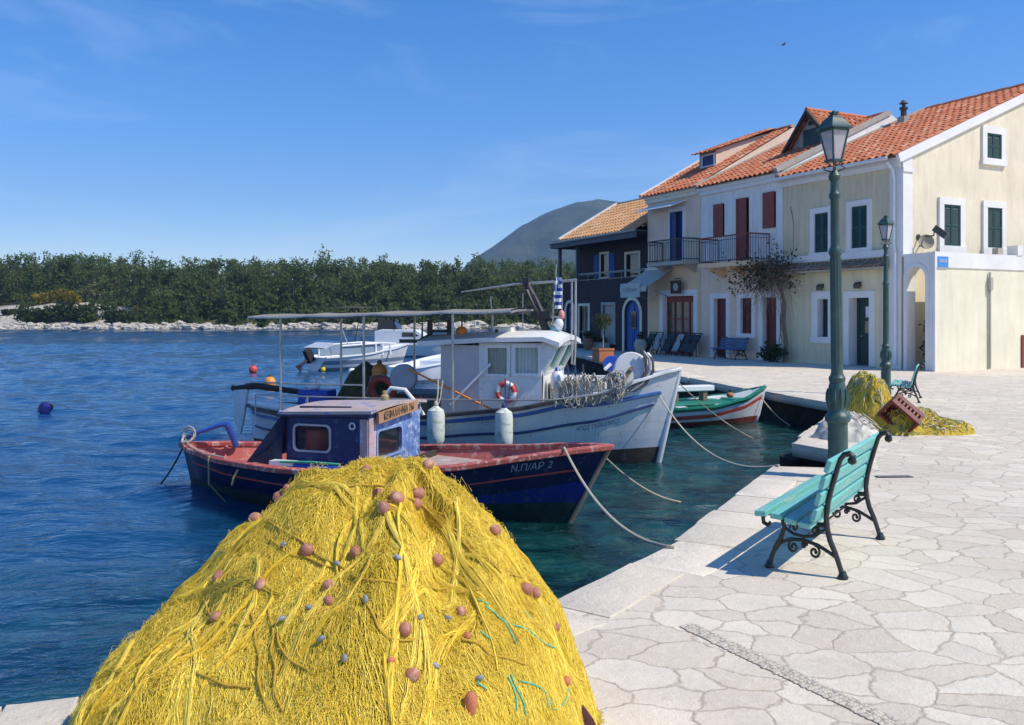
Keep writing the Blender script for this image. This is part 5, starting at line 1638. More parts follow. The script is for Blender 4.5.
# ---------- the white fishing boat with the wheelhouse
B2 = boat('fishing_boat', 'large white wooden fishing boat with a curtained wheelhouse and an awning over its after deck', (2.56, 13.52), (-4.82, 15.45))
wht = paint('white_hull_paint', (.70,.715,.725), .32, .08, 3, .2, (.50,.47,.42), .03, 12, streak=((.42,.33,.24), .45))
blu = paint('blue_band_paint', (.035,.11,.34), .4, .2, 5, .2)
boot = paint('brown_antifouling', (.085,.052,.042), .7, .3, 6, .4, (.16,.13,.11), .05, 9)
H2 = Hull(7.08, 2.55, [(0,.70),(.2,.66),(.5,.74),(.7,.88),(.85,1.10),(1,1.46)], [(0,0),(.06,.40),(.16,.72),(.35,.96),(.5,1.0),(.7,.90),(.84,.62),(.93,.33),(.98,.13),(1,.03)], .42, .16, .45, 48, 16)
mb = MB(); H2.shell(mb, [lambda s, zt: -9, lambda s, zt: .13+.12*max(0,2*s-1)**2, lambda s, zt: zt], [1, 0], 8)
hull2 = mb.build('hull', [wht, boot], B2, 40, fix=False)
mb = MB(); H2.inside(mb, lambda s: .52 if s < .66 else .52+(s-.66)*1.7, 0, 1, .06); mb.build('deck', [paint('bulwark_inside',(.40,.42,.45),.6), paint('grey_deck',(.36,.35,.33),.8,.2,4,.3)], B2, 40, fix=False)
mb = MB(); H2.rail(mb, .13, .055, 0, .03, -.02, 0, .80); H2.rail(mb, .11, .05, 1, .03, -.02, .80, 1.0)
mb.build('gunwale', [paint('black_rail',(.028,.028,.032),.5,.3,8,.2), wht], B2, 30, bevel=.008)
mb = MB(); H2.strake(mb, lambda s: .10 if s < .8 else .10+(s-.8)*1.2, .030, 0, .02, .975); H2.strake(mb, lambda s: .34+max(0,s-.6)*.36, .022, 1, .02, .965)
mb.build('rubbing_strake', [blu, paint('navy_line',(.02,.045,.15),.5)], B2, 40)
mb = MB(); mb.tube([Vector((H2.pt(1,v/10,1).x-.005, 0, H2.pt(1,v/10,1).z)) for v in range(11)], .045, 10); mb.build('stem_post', wht, B2)
hull_text(H2, hull2, 'ΑΓΙΟΣ ΓΕΡΑΣΙΜΟΣ', .10, .865, .60, paint('faded_blue_lettering', (.12,.17,.30), .6), .8)
# wheelhouse, windows cut in its walls
wa, wb, wl, wz = .22, 1.84, .80, 1.93
whm = paint('wheelhouse_white', (.75,.75,.74), .38, .06, 3, .15, (.52,.46,.38), .02, 13, streak=((.50,.42,.33), .35))
wheel = MB()
def cut_wall(mb, P, x0, x1, z0, z1, wins, m=0, th=.04):
    xs = sorted({x0,x1,*[w[0] for w in wins],*[w[1] for w in wins]}); zs_ = sorted({z0,z1,*[w[2] for w in wins],*[w[3] for w in wins]})
    for i in range(len(xs)-1):
        for j in range(len(zs_)-1):
            cx, cz_ = (xs[i]+xs[i+1])/2, (zs_[j]+zs_[j+1])/2
            if any(w[0]<cx<w[1] and w[2]<cz_<w[3] for w in wins): continue
            mb.add([P(xs[i],zs_[j],0),P(xs[i+1],zs_[j],0),P(xs[i+1],zs_[j+1],0),P(xs[i],zs_[j+1],0)], [(0,1,2,3)], m)
def win_kit(P, w, parent, frame_m, glass_m, fr=.045, curtain=False):
    x0,x1,z0,z1 = w
    mb = MB()
    for (a,b,c,d) in ((x0-fr,x0+.012,z0-fr,z1+fr),(x1-.012,x1+fr,z0-fr,z1+fr),(x0+.012,x1-.012,z1-.012,z1+fr),(x0+.012,x1-.012,z0-fr,z0+.012)):
        q = [P(a,c,.022),P(b,c,.022),P(b,d,.022),P(a,d,.022),P(a,c,-.02),P(b,c,-.02),P(b,d,-.02),P(a,d,-.02)]
        mb.add(q, [(0,1,2,3),(7,6,5,4),(0,4,5,1),(1,5,6,2),(2,6,7,3),(3,7,4,0)])
    f = mb.build('window_frame', frame_m, parent)
    mb = MB(); mb.add([P(x0,z0,-.012),P(x1,z0,-.012),P(x1,z1,-.012),P(x0,z1,-.012)], [(0,1,2,3)]); g = mb.build('pane', glass_m, parent); g.parent = f
    if curtain:
        mb = MB(); n = 26; vs = []
        for q in range(n+1):
            x = lerp(x0+.01,x1-.01,q/n); o = -.05-.016*math.sin(q*1.55)
            vs += [P(x,z0+.01,o),P(x,z1-.02,o)]
        mb.add(vs, [(2*q,2*q+2,2*q+3,2*q+1) for q in range(n)]); c_ = mb.build('curtain', paint('net_curtain',(.72,.73,.72),.8,.05), parent, 60); c_.parent = f
Pnear = lambda x,z,o: (x, -wl-o, z)
Pfar = lambda x,z,o: (x, wl+o, z)
rk = .20            # the forward face rakes back towards its foot
def Pfront(y,z,o): return (wb + .01 + max(0, z-1.38)*.50 + o, y, z)
nw = [(.98,1.31,1.38,1.80),(1.42,1.80,1.40,1.81)]
x_e = wb
cut_wall(wheel, Pnear, .85, x_e, .5, wz-.06, nw)
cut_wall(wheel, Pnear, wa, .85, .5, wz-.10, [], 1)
cut_wall(wheel, Pfar, wa, x_e, .5, wz-.06, [(w[0],w[1],w[2],w[3]) for w in nw])
fw = [(-.73,-.04,1.42,1.83),(.04,.73,1.42,1.83)]
cut_wall(wheel, Pfront, -wl, wl, .5, wz-.02, fw)
for side in (-1,1):
    zq = [.5,1.0,1.38,1.6,wz-.02]
    for a,b in zip(zq,zq[1:]): wheel.add([(wb,side*wl,a),Pfront(side*wl,a,0),Pfront(side*wl,b,0),(wb,side*wl,b)], [(0,1,2,3)])
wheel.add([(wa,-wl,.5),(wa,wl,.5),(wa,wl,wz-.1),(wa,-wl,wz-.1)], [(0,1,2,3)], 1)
wh_ = wheel.build('wheelhouse', [whm, paint('wheelhouse_painted_shade',(.50,.48,.50),.5,.1,4,.1)], B2, fix=False)  # second colour: awning shade painted as grey on the after walls
for w in nw: win_kit(Pnear, w, wh_, whm, CLEAR, curtain=True)
gsea = paint('greenish_window', (.10,.20,.17), .06, .2, 2, .02)
for w in fw: win_kit(Pfront, w, wh_, whm, gsea)
for w in nw: win_kit(Pfar, w, wh_, whm, CLEAR)
mb = MB(); vs = []; nn = 10
for q in range(nn+1):
    f = q/nn; y = lerp(-wl-.12, wl+.12, f); cr_ = .09*(1-(2*f-1)**2)
    for (x, dz) in ((wa-.35,-.07),(1.0,0.0),(wb+.05,.02),(wb+.30,-.07)):
        vs += [(x,y,wz-.05+cr_+dz),(x,y,wz+.02+cr_+dz*.9)]
w8 = 8
fs = []
for q in range(nn):
    a, b = q*w8, (q+1)*w8
    for e in range(3):
        fs += [(a+2*e+1,a+2*e+3,b+2*e+3,b+2*e+1),(a+2*e,b+2*e,b+2*e+2,a+2*e+2)]
    fs += [(a,a+1,b+1,b),(a+6,b+6,b+7,a+7)]
for e in range(3): fs += [(2*e,2*e+2,2*e+3,2*e+1),(nn*w8+2*e,nn*w8+2*e+1,nn*w8+2*e+3,nn*w8+2*e+2)]
mb.add(vs, fs); mb.build('wheelhouse_roof', whm, B2, 40).parent = wh_
# gear on the roof: hatch box, radar arch boxes, aft rails
mb = MB(); mb.box(.95,1.25,-.35,-.05,wz+.03,wz+.18); mb.build('vent_box', whm, B2, bevel=.01).parent = wh_
mb = MB(); mb.box(.98,1.03,-.36,-.3,wz+.07,wz+.14); mb.build('vent_opening', M['rubber'], B2).parent = wh_
mb = MB(); mb.lathe([(.08,0),(.09,.05),(.09,.14),(.05,.18)], 12, (.40,-.30,wz+.0)); mb.build('navigation_lamp', M['orange'], B2, 40)
mb = MB()
for x in (.10,-.25): mb.lathe([(.05,0),(.05,.34)], 8, (x,.0,wz-.05))
mb.box(-.55,.22,-.62,-.58,wz-.08,wz-.02); mb.tube([(-.5,.3,wz-.07),(-.5,.3,wz+.38),(.15,.5,wz+.38),(.15,.5,wz-.07)], .02,6); mb.tube([(-.25,0,wz+.1),(.1,0,wz+.1)],.02,6); mb.tube([(-.25,-.6,wz-.05),(-.25,0,wz+.05)],.02,6)
mb.build('roof_rack', M['dark_metal'], B2, 40)
# mast leaning aft with a black gantry, boom, aerials
mb = MB()
mb.tube([(1.80,-.02,wz+.05),(1.68,0,2.25),(1.52,0,2.58),(1.40,0,2.84)], [.10,.085,.075,.055], 10)
mb.tube([(1.68,0,2.25),(1.58,-.16,2.42),(1.44,-.1,2.7)], .03, 6); mb.box(1.50,1.82,-.09,.09,2.24,2.36); mb.box(1.36,1.46,-.07,.07,2.80,2.90)
mb.tube([(1.58,-.05,2.46),(1.38,-.2,2.38)], .02, 6)
mb.build('mast', paint('black_mast',(.022,.022,.025),.5,.3,9,.2), B2, 40)
mb = MB(); mb.tube([(.30,0,2.68),(1.2,0,2.80),(2.24,0,2.86)], [.010,.020,.022], 8)
mb.tube([(2.22,0,2.88),(2.22,0,1.9),(2.20,.0,1.50)], .018, 8); mb.tube([(2.12,.2,2.86),(2.12,.2,1.50)], .015, 8); mb.tube([(1.72,0,2.28),(2.02,0,2.26)], .016, 6); mb.tube([(2.22,0,2.87),(2.12,.2,2.85)],.018,6); mb.tube([(2.0,0,2.86),(2.0,0,2.26)],.010,6)
mb.build('boom', M['steel'], B2, 40)
for pts, rr in (([(1.86,-.1,wz+.06),(1.88,-.1,2.5),(1.93,-.1,3.12)], [.014,.012,.007]), ([(1.30,.2,wz),(1.30,.2,2.66)], [.010,.006]), ([(.75,.3,wz),(.72,.3,2.62)], [.010,.006])):
    mb = MB(); mb.tube(pts, rr, 6); mb.build('aerial', M['steel'], B2, 40)
mb = MB(); sg = [(2.0,-.12,2.24),(1.95,.05,2.24),(1.9,.12,2.2)]
mb.ball((1.98,-.16,2.16), (.075,.06,.09), 0); mb.ball((2.02,-.14,2.30), (.05,.05,.08), 1); mb.ball((1.92,-.1,2.08), (.10,.07,.05), 2)
mb.build('hanging_buoys', [M['white'], paint('pink_plastic',(.75,.30,.26),.5), paint('pale_cyan',(.30,.55,.62),.5)], B2, 40)
# flag: white and blue, hanging limp from its staff
mb = MB(); n1, n2 = 9, 10
for i in range(n1):
    for j in range(n2):
        f0, f1 = i/n1, (i+1)/n1; g0, g1 = j/n2, (j+1)/n2
        def FP(f, g): return (1.90+.13*g*(1-.15*f)+.008*math.sin(f*9+g*4), -.12-.02*math.sin(g*8+f*3), 2.90-.50*f)
        mt = 1
        if f0 < .42 and g0 < .5: mt = 0 if abs((f0+.05)-.21) < .05 or abs((g0+.05)-.25) < .05 else 1
        else: mt = (i % 2)
        mb.add([FP(f0,g0),FP(f0,g1),FP(f1,g1),FP(f1,g0)], [(0,1,2,3)], mt)
mb.build('flag', [M['white'], paint('flag_blue',(.03,.07,.34),.8)], B2, 60, fix=False)
# awning over the after deck on posts
aw_m = plaster('grey_awning_cloth', (.27,.245,.21), (.14,.13,.12), .6)
mb = MB(); nx_, ny_ = 28, 10; vs = []
def AW(f, g): 
    x = lerp(-2.95, 1.45, f); y = lerp(-1.16, 1.16, g)
    return Vector((x, y, 2.26 + .10*f + .045*(1-(2*g-1)**2) - .02*abs(math.sin(f*math.pi*4)) + .01*noise.noise(Vector((x*3,y*3,0)))))
for i in range(nx_+1):
    for j in range(ny_+1): vs.append(AW(i/nx_, j/ny_))
k0 = len(vs)
vs += [v + Vector((0,0,.018)) for v in vs]
w1_ = ny_+1
fs = [(i*w1_+j,(i+1)*w1_+j,(i+1)*w1_+j+1,i*w1_+j+1) for i in range(nx_) for j in range(ny_)]
fs += [(k0+i*w1_+j,k0+i*w1_+j+1,k0+(i+1)*w1_+j+1,k0+(i+1)*w1_+j) for i in range(nx_) for j in range(ny_)]
mb.add(vs, fs)
for side in (0,1):
    mb.tube([AW(i/nx_, side) for i in range(nx_+1)], .018, 6, 1)
for i in range(0, nx_+1, 7): mb.tube([AW(i/nx_, j/ny_)-Vector((0,0,.02)) for j in range(ny_+1)], .016, 6, 1)
mb.add([(-2.0,-.5,2.40),(-1.5,-.6,2.44),(-1.4,.5,2.44),(-2.0,.5,2.42)], [(0,1,2,3)], 2)  # white sheet painting the sunlit highlight on top of the awning
mb.build('awning', [aw_m, M['steel'], M['white']], B2, 50, fix=False)
for x in (-2.40,-.95,.52):
    for y in (-1.10, 1.10):
        mb = MB(); s_ = (x+3.6)/7.2
        mb.tube([(x,y,.62+.03),(x,y,2.28+.02*(x+3))], .022, 8)
        if y < 0: mb.lathe([(.05,0),(.045,.06),(.025,.10)], 10, (x,y,.66), 1)
        mb.build('awning_post', [M['steel'], M['white']], B2, 40)
# side rails
mb = MB()
for side in (-1,):
    for (z, a, b) in ((1.0,-2.9,2.1),(1.20,-3.0,-.95)):
        mb.tube([(x_, side*1.14*(1 if abs(x_)<2 else 1-(abs(x_)-2)*.12), z + .02*max(0,x_)) for x_ in np.linspace(a,b,14)], .014, 6)
    for x_ in (-2.9,-1.9,-.95,.0,1.0,2.1): mb.tube([(x_, side*1.14*(1 if abs(x_)<2 else .9), .66 if x_ < 2 else .93), (x_, side*1.14*(1 if abs(x_)<2 else .9), 1.0+.02*max(0,x_))], .014, 6)
mb.tube([(2.1,-1.03,1.04),(2.7,-.86,1.12),(3.2,-.5,1.30)], .014, 6)
mb.build('side_rail', M['steel'], B2, 40)
# white hoop over the fender lines
mb = MB(); mb.tube([(-.62,-1.18,.72),(-.60,-1.20,1.0),(-.45,-1.20,1.17),(-.22,-1.20,1.15),(-.05,-1.18,.95),(.10,-1.18,.72)], .035, 8); mb.tube([(.40,-.86,.9),(1.05,-.86,1.55)], .022, 6); mb.tube([(-.3,-.86,1.45),(1.3,-.87,.75)], .016, 6, 1)
mb.build('hoop', [M['white'], M['orange']], B2, 40)
# rudder head and long dark tiller at the stern
mb = MB(); mb.prism([(-3.92,1.10),(-3.74,1.14),(-3.66,.95),(-3.72,.55),(-3.80,.20),(-3.92,.4),(-3.95,.8)], -.035, .035, 'y'); mb.build('rudder', wht, B2, bevel=.01)
mb = MB(); mb.tube([(-3.98,.0,1.0),(-3.5,.0,1.05),(-2.9,.02,.98),(-2.3,.04,.92),(-2.0,.05,.92)], [.05,.06,.05,.045,.04], 8); mb.build('tiller', M['dark_timber'], B2, 40)
mb = MB(); mb.tube([(-3.3,-.45,.80),(-2.6,-.80,.78),(-2.2,-.95,.80)], [.06,.075,.06], 10); mb.build('stern_fender', M['white'], B2, 40)
# engine box and the after bulwark clutter
mb = MB(); mb.box(-.72,.1,-.55,.5,.52,1.02); mb.box(-2.3,-1.5,-.4,.55,.52,.82); mb.build('engine_box', paint('dark_box',(.12,.11,.11),.6,.3,6,.2), B2, bevel=.02)
mb = MB(); mb.lathe([(.21,-.07),(.22,-.05),(.22,.05),(.20,.07),(.03,.075)], 24, (-.42,-.75,1.30), 0, Matrix.Rotation(R(90),3,'X'));  mb.tube([(-.42,-.6,.55),(-.42,-.7,1.3)], .03, 8, 1)
mb.build('net_hauler', [paint('grey_blue_disc',(.30,.33,.38),.5,.1,4,.1), M['dark_metal']], B2, 40)
# bow gear: winch disc, roller arcs, small house, drums
mb = MB(); mb.box(1.90,2.70,-.46,.46,.80,1.27); mb.box(1.92,2.68,-.49,.49,1.27,1.31); mb.build('fore_house', whm, B2, bevel=.02)
mb = MB(); Mr = Matrix.Rotation(R(78),3,'X') @ Matrix.Rotation(R(12),3,'Y')
mb.lathe([(.03,-.10),(.25,-.09),(.27,-.05),(.27,.03),(.25,.05),(.03,.055)], 28, (3.14,-.26,1.46), 0, Mr)
mb.lathe([(.035,-.12),(.035,.10)], 12, (3.14,-.32,1.46), 1, Mr); mb.tube([(3.14,-.38,1.46),(3.06,-.42,1.30)], .03, 8, 1); mb.tube([(3.14,-.20,1.46),(3.14,-.10,1.18)], .045, 8, 0)
mb.build('winch_drum', [paint('pale_grey_disc',(.60,.61,.63),.45,.1,4,.1), M['timber']], B2, 40)
mb = MB(); mb.lathe([(.02,-.05),(.12,-.05),(.135,0),(.12,.05),(.02,.05)], 20, (2.78,.10,1.52), 0, Mr); mb.tube([(2.78,.1,1.52),(2.78,.15,1.2)],.02,6,1); mb.tube([(2.78,.02,1.52),(2.70,-.06,1.44)],.03,6,2); mb.build('blue_drum', [M['blue_plastic'], M['steel'], M['white']], B2, 40)
mb = MB(); mb.lathe([(.06,0),(.07,.02),(.07,.26),(.05,.28)], 12, (3.16,.12,1.52), 0, Matrix.Rotation(R(60),3,'Y')); mb.build('white_float', M['white'], B2, 40)
mb = MB()
for k_ in range(3):
    o = .05*k_
    pts = [(3.10+o,-.50+o*.6,1.14),(3.28+o,-.42+o*.6,1.26),(3.38+o,-.36+o*.6,1.44),(3.37+o,-.32+o*.6,1.62),(3.30+o*.6,-.30+o*.6,1.78-.04*k_)]
    mb.tube(pts, .022, 7, 0 if k_ != 1 else 1)
mb.build('bow_roller_arc', [M['dark_metal'], M['steel']], B2, 40)
mb = MB(); mb.tube([(3.36,-.12,1.28),(3.36,-.12,1.62)], .035, 8); mb.tube([(3.36,.12,1.28),(3.36,.12,1.58)], .035, 8); mb.tube([(3.34,-.16,1.5),(3.34,.16,1.5)], .025, 8)
mb.box(3.2,3.3,-.1,.1,1.35,1.62,1); mb.build('bollard', [whm, paint('green_lamp',(.06,.14,.12),.4)], B2, 40)
# coils of rope hung along the bow rail
random.seed(9)
mb = MB()
for q in range(34):
    x = 2.12 + .95*random.random(); y = -.96 + .12*random.random() + (x-2.1)*.28
    Mr2 = Matrix.Rotation(R(90)+random.gauss(0,.25),3,'X') @ Matrix.Rotation(random.gauss(0,.4),3,'Z')
    sx = random.uniform(.07,.14); sz = random.uniform(.13,.24)
    pts = [Vector((x,y,1.10+.13*(x-2.1)+random.uniform(-.05,.08))) + Vector((sx*math.cos(a)+.01*random.random(), .04*math.sin(2*a+q), sz*math.sin(a))) for a in np.linspace(0,6.1,16)]
    mb.tube(pts, random.uniform(.008,.013), 5, q % 2)
mb.build('rope_coils', [M['rope_pale'], paint('grey_rope',(.42,.40,.36),.9,.2,50,.5)], B2)
mb = MB(); mb.ball((2.05,-.62,1.30),(.11,.10,.16)); mb.lathe([(.05,0),(.02,.05)],8,(2.05,-.62,1.45),1); mb.build('hanging_fender', [M['white'], M['blue_plastic']], B2, 40)
mb = MB()
for (x0,y0,x1,y1) in ((2.3,-.75,2.22,-.72),(2.5,-.66,2.46,-.7),(2.4,-.8,2.36,-.82)): mb.tube([(x0,y0,.9),(x1,y1,1.55)], .016, 6)
mb.build('iron_peg', M['dark_metal'], B2)

# things carried by the white boat: each can be lifted away
def on2(name, label, cat, p, group=None):
    w_ = Matrix.Rotation(B2.rotation_euler.z,3,'Z') @ Vector(p) + Vector(B2.location)
    return thing(name, label, cat, w_, B2.rotation_euler.z, group)
def fender(x, z0, label):
    f = on2('fender', label, 'fender', (x, -1.36, z0), 'white fenders over the side')
    m1 = MB(); m1.lathe([(.02,.0),(.09,.02),(.13,.08),(.135,.2),(.135,.46),(.12,.54),(.06,.58),(.04,.60)], 18); m1.build('fender_body', M['fender'], f, 40)
    m1 = MB(); m1.tube([(0,0,.58),(.01,.06,.78),(-.02,.16,1.02)], .012, 6); m1.tube([(.02,0,.58),(.05,.06,.72),(.06,.14,.98)], .010, 6); m1.ball((0,0,.62),(.035,.035,.06)); m1.build('lanyard', M['rope_pale'] if x < 1 else paint('navy_cord',(.03,.05,.16),.8), f)
    return f
fender(.34, .33, 'pale greenish white fender beside the peeling blue cabin')
fender(1.40, .33, 'white fender hanging on a blue cord below the red and white lifebuoy')
def lifebuoy(p, label, mats, mf, rot, Rr=.17, r=.055):
    l = on2('lifebuoy', label, 'lifebuoy', p)
    m1 = MB(); m1.torus((0,0,0), Rr, r, 0, 32, 10, rot, mf); m1.build('ring', mats, l, 60)
    m1 = MB()
    m1.tube([Vector(rot @ Vector(((Rr+r+.012+.02*math.sin(4*a))*math.cos(a), (Rr+r+.012+.02*math.sin(4*a))*math.sin(a), 0))) for a in np.linspace(0,2*math.pi,40)], .006, 5, closed=False); m1.build('grab_line', M['rope_pale'], l)
r90 = Matrix.Rotation(R(90),3,'X')
lifebuoy((1.30,-.87,1.12), 'red and white banded lifebuoy on the white wheelhouse side', [M['red_plastic'], M['white']], lambda q: 0 if (q//4) % 2 == 0 else 1, r90, .13, .042)
lifebuoy((-.80,-.72,1.10), 'dark red lifebuoy standing below the grey disc on the after deck', [paint('dull_red_ring',(.34,.055,.035),.6,.2,6,.2)], None, r90 @ Matrix.Rotation(R(15),3,'X'), .19, .06)
def heap(mb, c, r, h, seed, m=0, n=22, k_=9, pw=1.0):
    vs = [Vector((c[0],c[1],c[2]+h))]
    for j in range(1,k_+1):
        f = j/k_
        for i in range(n):
            a = 2*math.pi*i/n
            q = 1 + .22*noise.noise(Vector((math.cos(a)*1.3,math.sin(a)*1.3,seed)))
            z = h*(math.cos(f*math.pi/2)**pw) + .08*h*noise.noise(Vector((math.cos(a)*f*4,math.sin(a)*f*4,seed+3)))
            vs.append(Vector((c[0]+r[0]*f*q*math.cos(a), c[1]+r[1]*f*q*math.sin(a), c[2]+max(0,z))))
    fs = [(0,1+i,1+(i+1)%n) for i in range(n)]
    for j in range(k_-1):
        for i in range(n): fs.append((1+j*n+i,1+(j+1)*n+i,1+(j+1)*n+(i+1)%n,1+j*n+(i+1)%n))
    mb.add(vs, fs, m)
    return vs
nh = on2('net_heap', 'olive brown heap of fishing net piled on the after deck of the white boat', 'net', (-1.35,-.1,.80))
m1 = MB(); heap(m1, (0,0,-.25), (.62,.55), .95, 4.0, pw=.8); m1.build('net', paint('olive_net',(.11,.085,.03),.95,.4,14,1.0,(.05,.06,.02),.1,10), nh, 60)
of = on2('orange_float', 'round orange float resting on top of the olive net heap', 'float', (-1.02,-.32,1.36))
m1 = MB(); m1.ball((0,0,.0),(.13,.13,.14)); m1.build('ball', M['orange'], of, 60)
m1 = MB(); m1.lathe([(.04,.12),(.04,.17),(.02,.19)],10); m1.build('eye', M['dark_metal'], of, 40)
tb = on2('blue_tub', 'blue plastic tub with a white lid knot near the stern rail of the white boat', 'tub', (-2.0,-.62,.80))
m1 = MB(); m1.box(-.27,.27,-.18,.18,.0,.27); m1.build('tub', M['blue_plastic'], tb, bevel=.03)
m1 = MB(); m1.ball((-.06,-.04,.32),(.13,.10,.06)); m1.ball((-.05,-.03,.40),(.06,.05,.06)); m1.tube([(-.06,-.1,.36),(-.10,-.19,.1),(-.11,-.19,-.08)],.012,6); m1.build('white_bundle', M['white'], tb, 50)
tk = on2('fuel_can', 'dark jerry can under the hoop on the after deck of the white boat', 'can', (-.05,-.98,.60))
m1 = MB(); m1.box(-.14,.14,-.09,.09,0,.36); m1.build('can', M['dark_metal'], tk, bevel=.03)
m1 = MB(); m1.lathe([(.03,.36),(.03,.42)],10); m1.tube([(-.09,0,.36),(-.09,0,.42),(-.05,0,.42)],.015,6); m1.build('spout', M['red_plastic'], tk, 40)

# ---------- the small green decked boat by the far quay
B3 = boat('rowing_boat', 'small white rowing boat with green deck and red stripe under the quay wall', (5.58, 19.0), (1.4, 17.5))
H3 = Hull(3.9, 1.55, [(0,.52),(.3,.42),(.6,.44),(.85,.56),(1,.74)], [(0,.25),(.15,.66),(.4,1.0),(.6,.95),(.8,.66),(.93,.28),(1,.02)], .28, .1, .25, 30, 12)
mb = MB(); H3.shell(mb, [lambda s, zt: -9, lambda s, zt: .12, lambda s, zt: zt-.26, lambda s, zt: zt-.17, lambda s, zt: zt-.09, lambda s, zt: zt], [2, 0, 1, 0, 3], 3)
grn = paint('sea_green_deck', (.008,.185,.115), .5, .15, 4, .3, (.03,.26,.18), .04, 7)
mb.build('hull', [paint('bluish_white_paint',(.66,.69,.72),.4,.1,4,.2,(.40,.38,.38),.03,9), stripe_red, paint('red_antifouling',(.17,.035,.025),.7,.3,6,.3), grn], B3, 40, fix=False)
mb = MB(); H3.inside(mb, lambda s: .39 if s < .8 else .50, 1, 0, .05); mb.build('deck', [grn, M['white']], B3, 40, fix=False)
mb = MB(); H3.rail(mb, .07, .04, 0, .02, -.01); mb.build('gunwale', grn, B3, 30)
mb = MB(); mb.tube([Vector((H3.pt(1,v/10,1).x, 0, H3.pt(1,v/10,1).z+.03*(v/10))) for v in range(11)], .035, 8); mb.build('stem_post', M['white'], B3)
mb = MB(); mb.box(-.4,-.15,-.68,.68,.40,.44); mb.box(.55,.75,-.62,.62,.42,.46); mb.build('thwart', M['white'], B3, bevel=.008)
mb = MB(); mb.box(-1.3,1.15,-.50,.50,.445,.475); mb.build('deck_cover', grn, B3, bevel=.008)
bdx = thing('white_plank', 'long white board lying across the small green decked boat', 'plank', at(697,388,18.6), math.atan2(.35,1))
m1 = MB(); m1.box(-.75,.36,-.12,.12,-.06,.06); m1.build('board', M['white'], bdx, bevel=.02)
for x_ in (-.60, .10):
    m1 = MB(); m1.box(x_,x_+.1,-.09,.09,-.26,-.06); m1.build('block', M['timber'], bdx)
rd = thing('red_float', 'small reddish float lying on the green deck beside the bow', 'float', at(730,395,18.6))
m1 = MB(); m1.ball((0,0,0),(.08,.08,.06)); m1.build('ball', M['terracotta'], rd, 60)
m1 = MB(); m1.lathe([(.02,.05),(.02,.11)],8); m1.build('eye', M['rubber'], rd)

# ---------- the two white motor boats moored further out
def motor(name, label, bow, stern, beam, kind):
    Bm = boat(name, label, bow, stern)
    Lm = (Vector(bow)-Vector(stern)).length*.92
    Hm = Hull(Lm, beam, [(0,.55),(.4,.62),(.75,.80),(1,.98)], [(0,.86),(.2,.98),(.5,1),(.75,.75),(.92,.35),(1,.02)], .55, .0, .3, 26, 10, .35)
    mb = MB(); Hm.shell(mb, [lambda s, zt: -9, lambda s, zt: .10, lambda s, zt: .22, lambda s, zt: .40, lambda s, zt: zt], [2, 0, 1 if kind == 0 else 0, 0], 3)
    tr_ = [Hm.pt(0,v/8,1) for v in range(9)] + [Hm.pt(0,v/8,-1) for v in range(8,-1,-1)]
    mb.add(tr_, [tuple(range(len(tr_)))], 0)
    gel = paint('gelcoat_white',(.80,.81,.82),.25,.04,3,.03)
    mb.build('hull', [gel, paint('blue_grey_band',(.20,.27,.36),.3,.1), paint('boot_grey',(.22,.26,.28),.5)], Bm, 40, fix=False)
    mb = MB(); Hm.inside(mb, lambda s: .30 if s < .55 else .80+(s-.55)*.3, 0, 0, .06, .0); mb.build('deck', gel, Bm, 40, fix=False)
    mb = MB(); Hm.rail(mb, .10, .06, 0, .03, -.02); mb.build('gunwale', gel, Bm, 30)
    return Bm, Hm, Lm, gel
a = sea_at(297,371); b = sea_at(403,366)
Bm, Hm, Lm, gel = motor('motor_boat', 'white open motor boat with a tilted black outboard engine', (b.x, b.y+.8), (a.x+.5, a.y+.2), 1.75, 0)
mb = MB()
for (p, q) in (((-.55,.80),(.55,.95)),):
    for side in (-1,1):
        mb.add([(-Lm*.34,side*.72,.58),(Lm*.12,side*.70,.72),(Lm*.12,side*.66,1.05),(-Lm*.32,side*.70,.98)], [(0,1,2,3)], 1)
        mb.tube([(-Lm*.34,side*.74,1.0),(Lm*.13,side*.72,1.08),(Lm*.34,side*.45,1.02)], .04, 8, 0)
        for x in (-.34,-.1,.05,.13,.22): mb.tube([(Lm*x,side*.73,.55),(Lm*x,side*.72,1.05)], .05 if x>0 else .03, 8, 0)
mb.box(Lm*.02,Lm*.16,-.55,.55,.4,1.0,0)
mb.build('coaming', [gel, paint('pale_windscreen',(.22,.30,.38),.08,.1,3,.02)], Bm, 40)
mb = MB(); mb.obox((-Lm*.5-.28,0,.62),(.13,0,.08),(0,.13,0),(-.12,0,.26)); mb.tube([(-Lm*.5-.3,0,.5),(-Lm*.5-.75,0,.20)],.07,8); mb.obox((-Lm*.5-.78,0,.15),(.12,0,-.1),(0,.02,0),(.05,0,.06))
mb.build('outboard', M['rubber'], Bm, 40, bevel=.02)
mb = MB(); mb.add([(-Lm*.5-.1,-.6,.95),(-Lm*.5+.5,-.6,1.15),(-Lm*.5+.55,.6,1.15),(-Lm*.5-.1,.6,.95),(-Lm*.5+.1,-.6,.9),(-Lm*.5+.5,-.6,1.05),(-Lm*.5+.5,.6,1.05),(-Lm*.5+.1,.6,.9)],[(0,1,2,3),(7,6,5,4),(0,4,5,1),(3,2,6,7)]); mb.tube([(-Lm*.1,.1,.8),(-Lm*.22,.1,2.0)],.02,6)
mb.build('sprayhood', [paint('silver_cover',(.50,.54,.58),.4)], Bm)
a = sea_at(352,357); b = sea_at(444,357)
Bc, Hc, Lc, gel = motor('motor_cruiser', 'white cabin cruiser with a dark screen under a black canopy bar', (b.x+.9, b.y), (a.x, a.y+.5), 2.3, 1)
mb = MB()
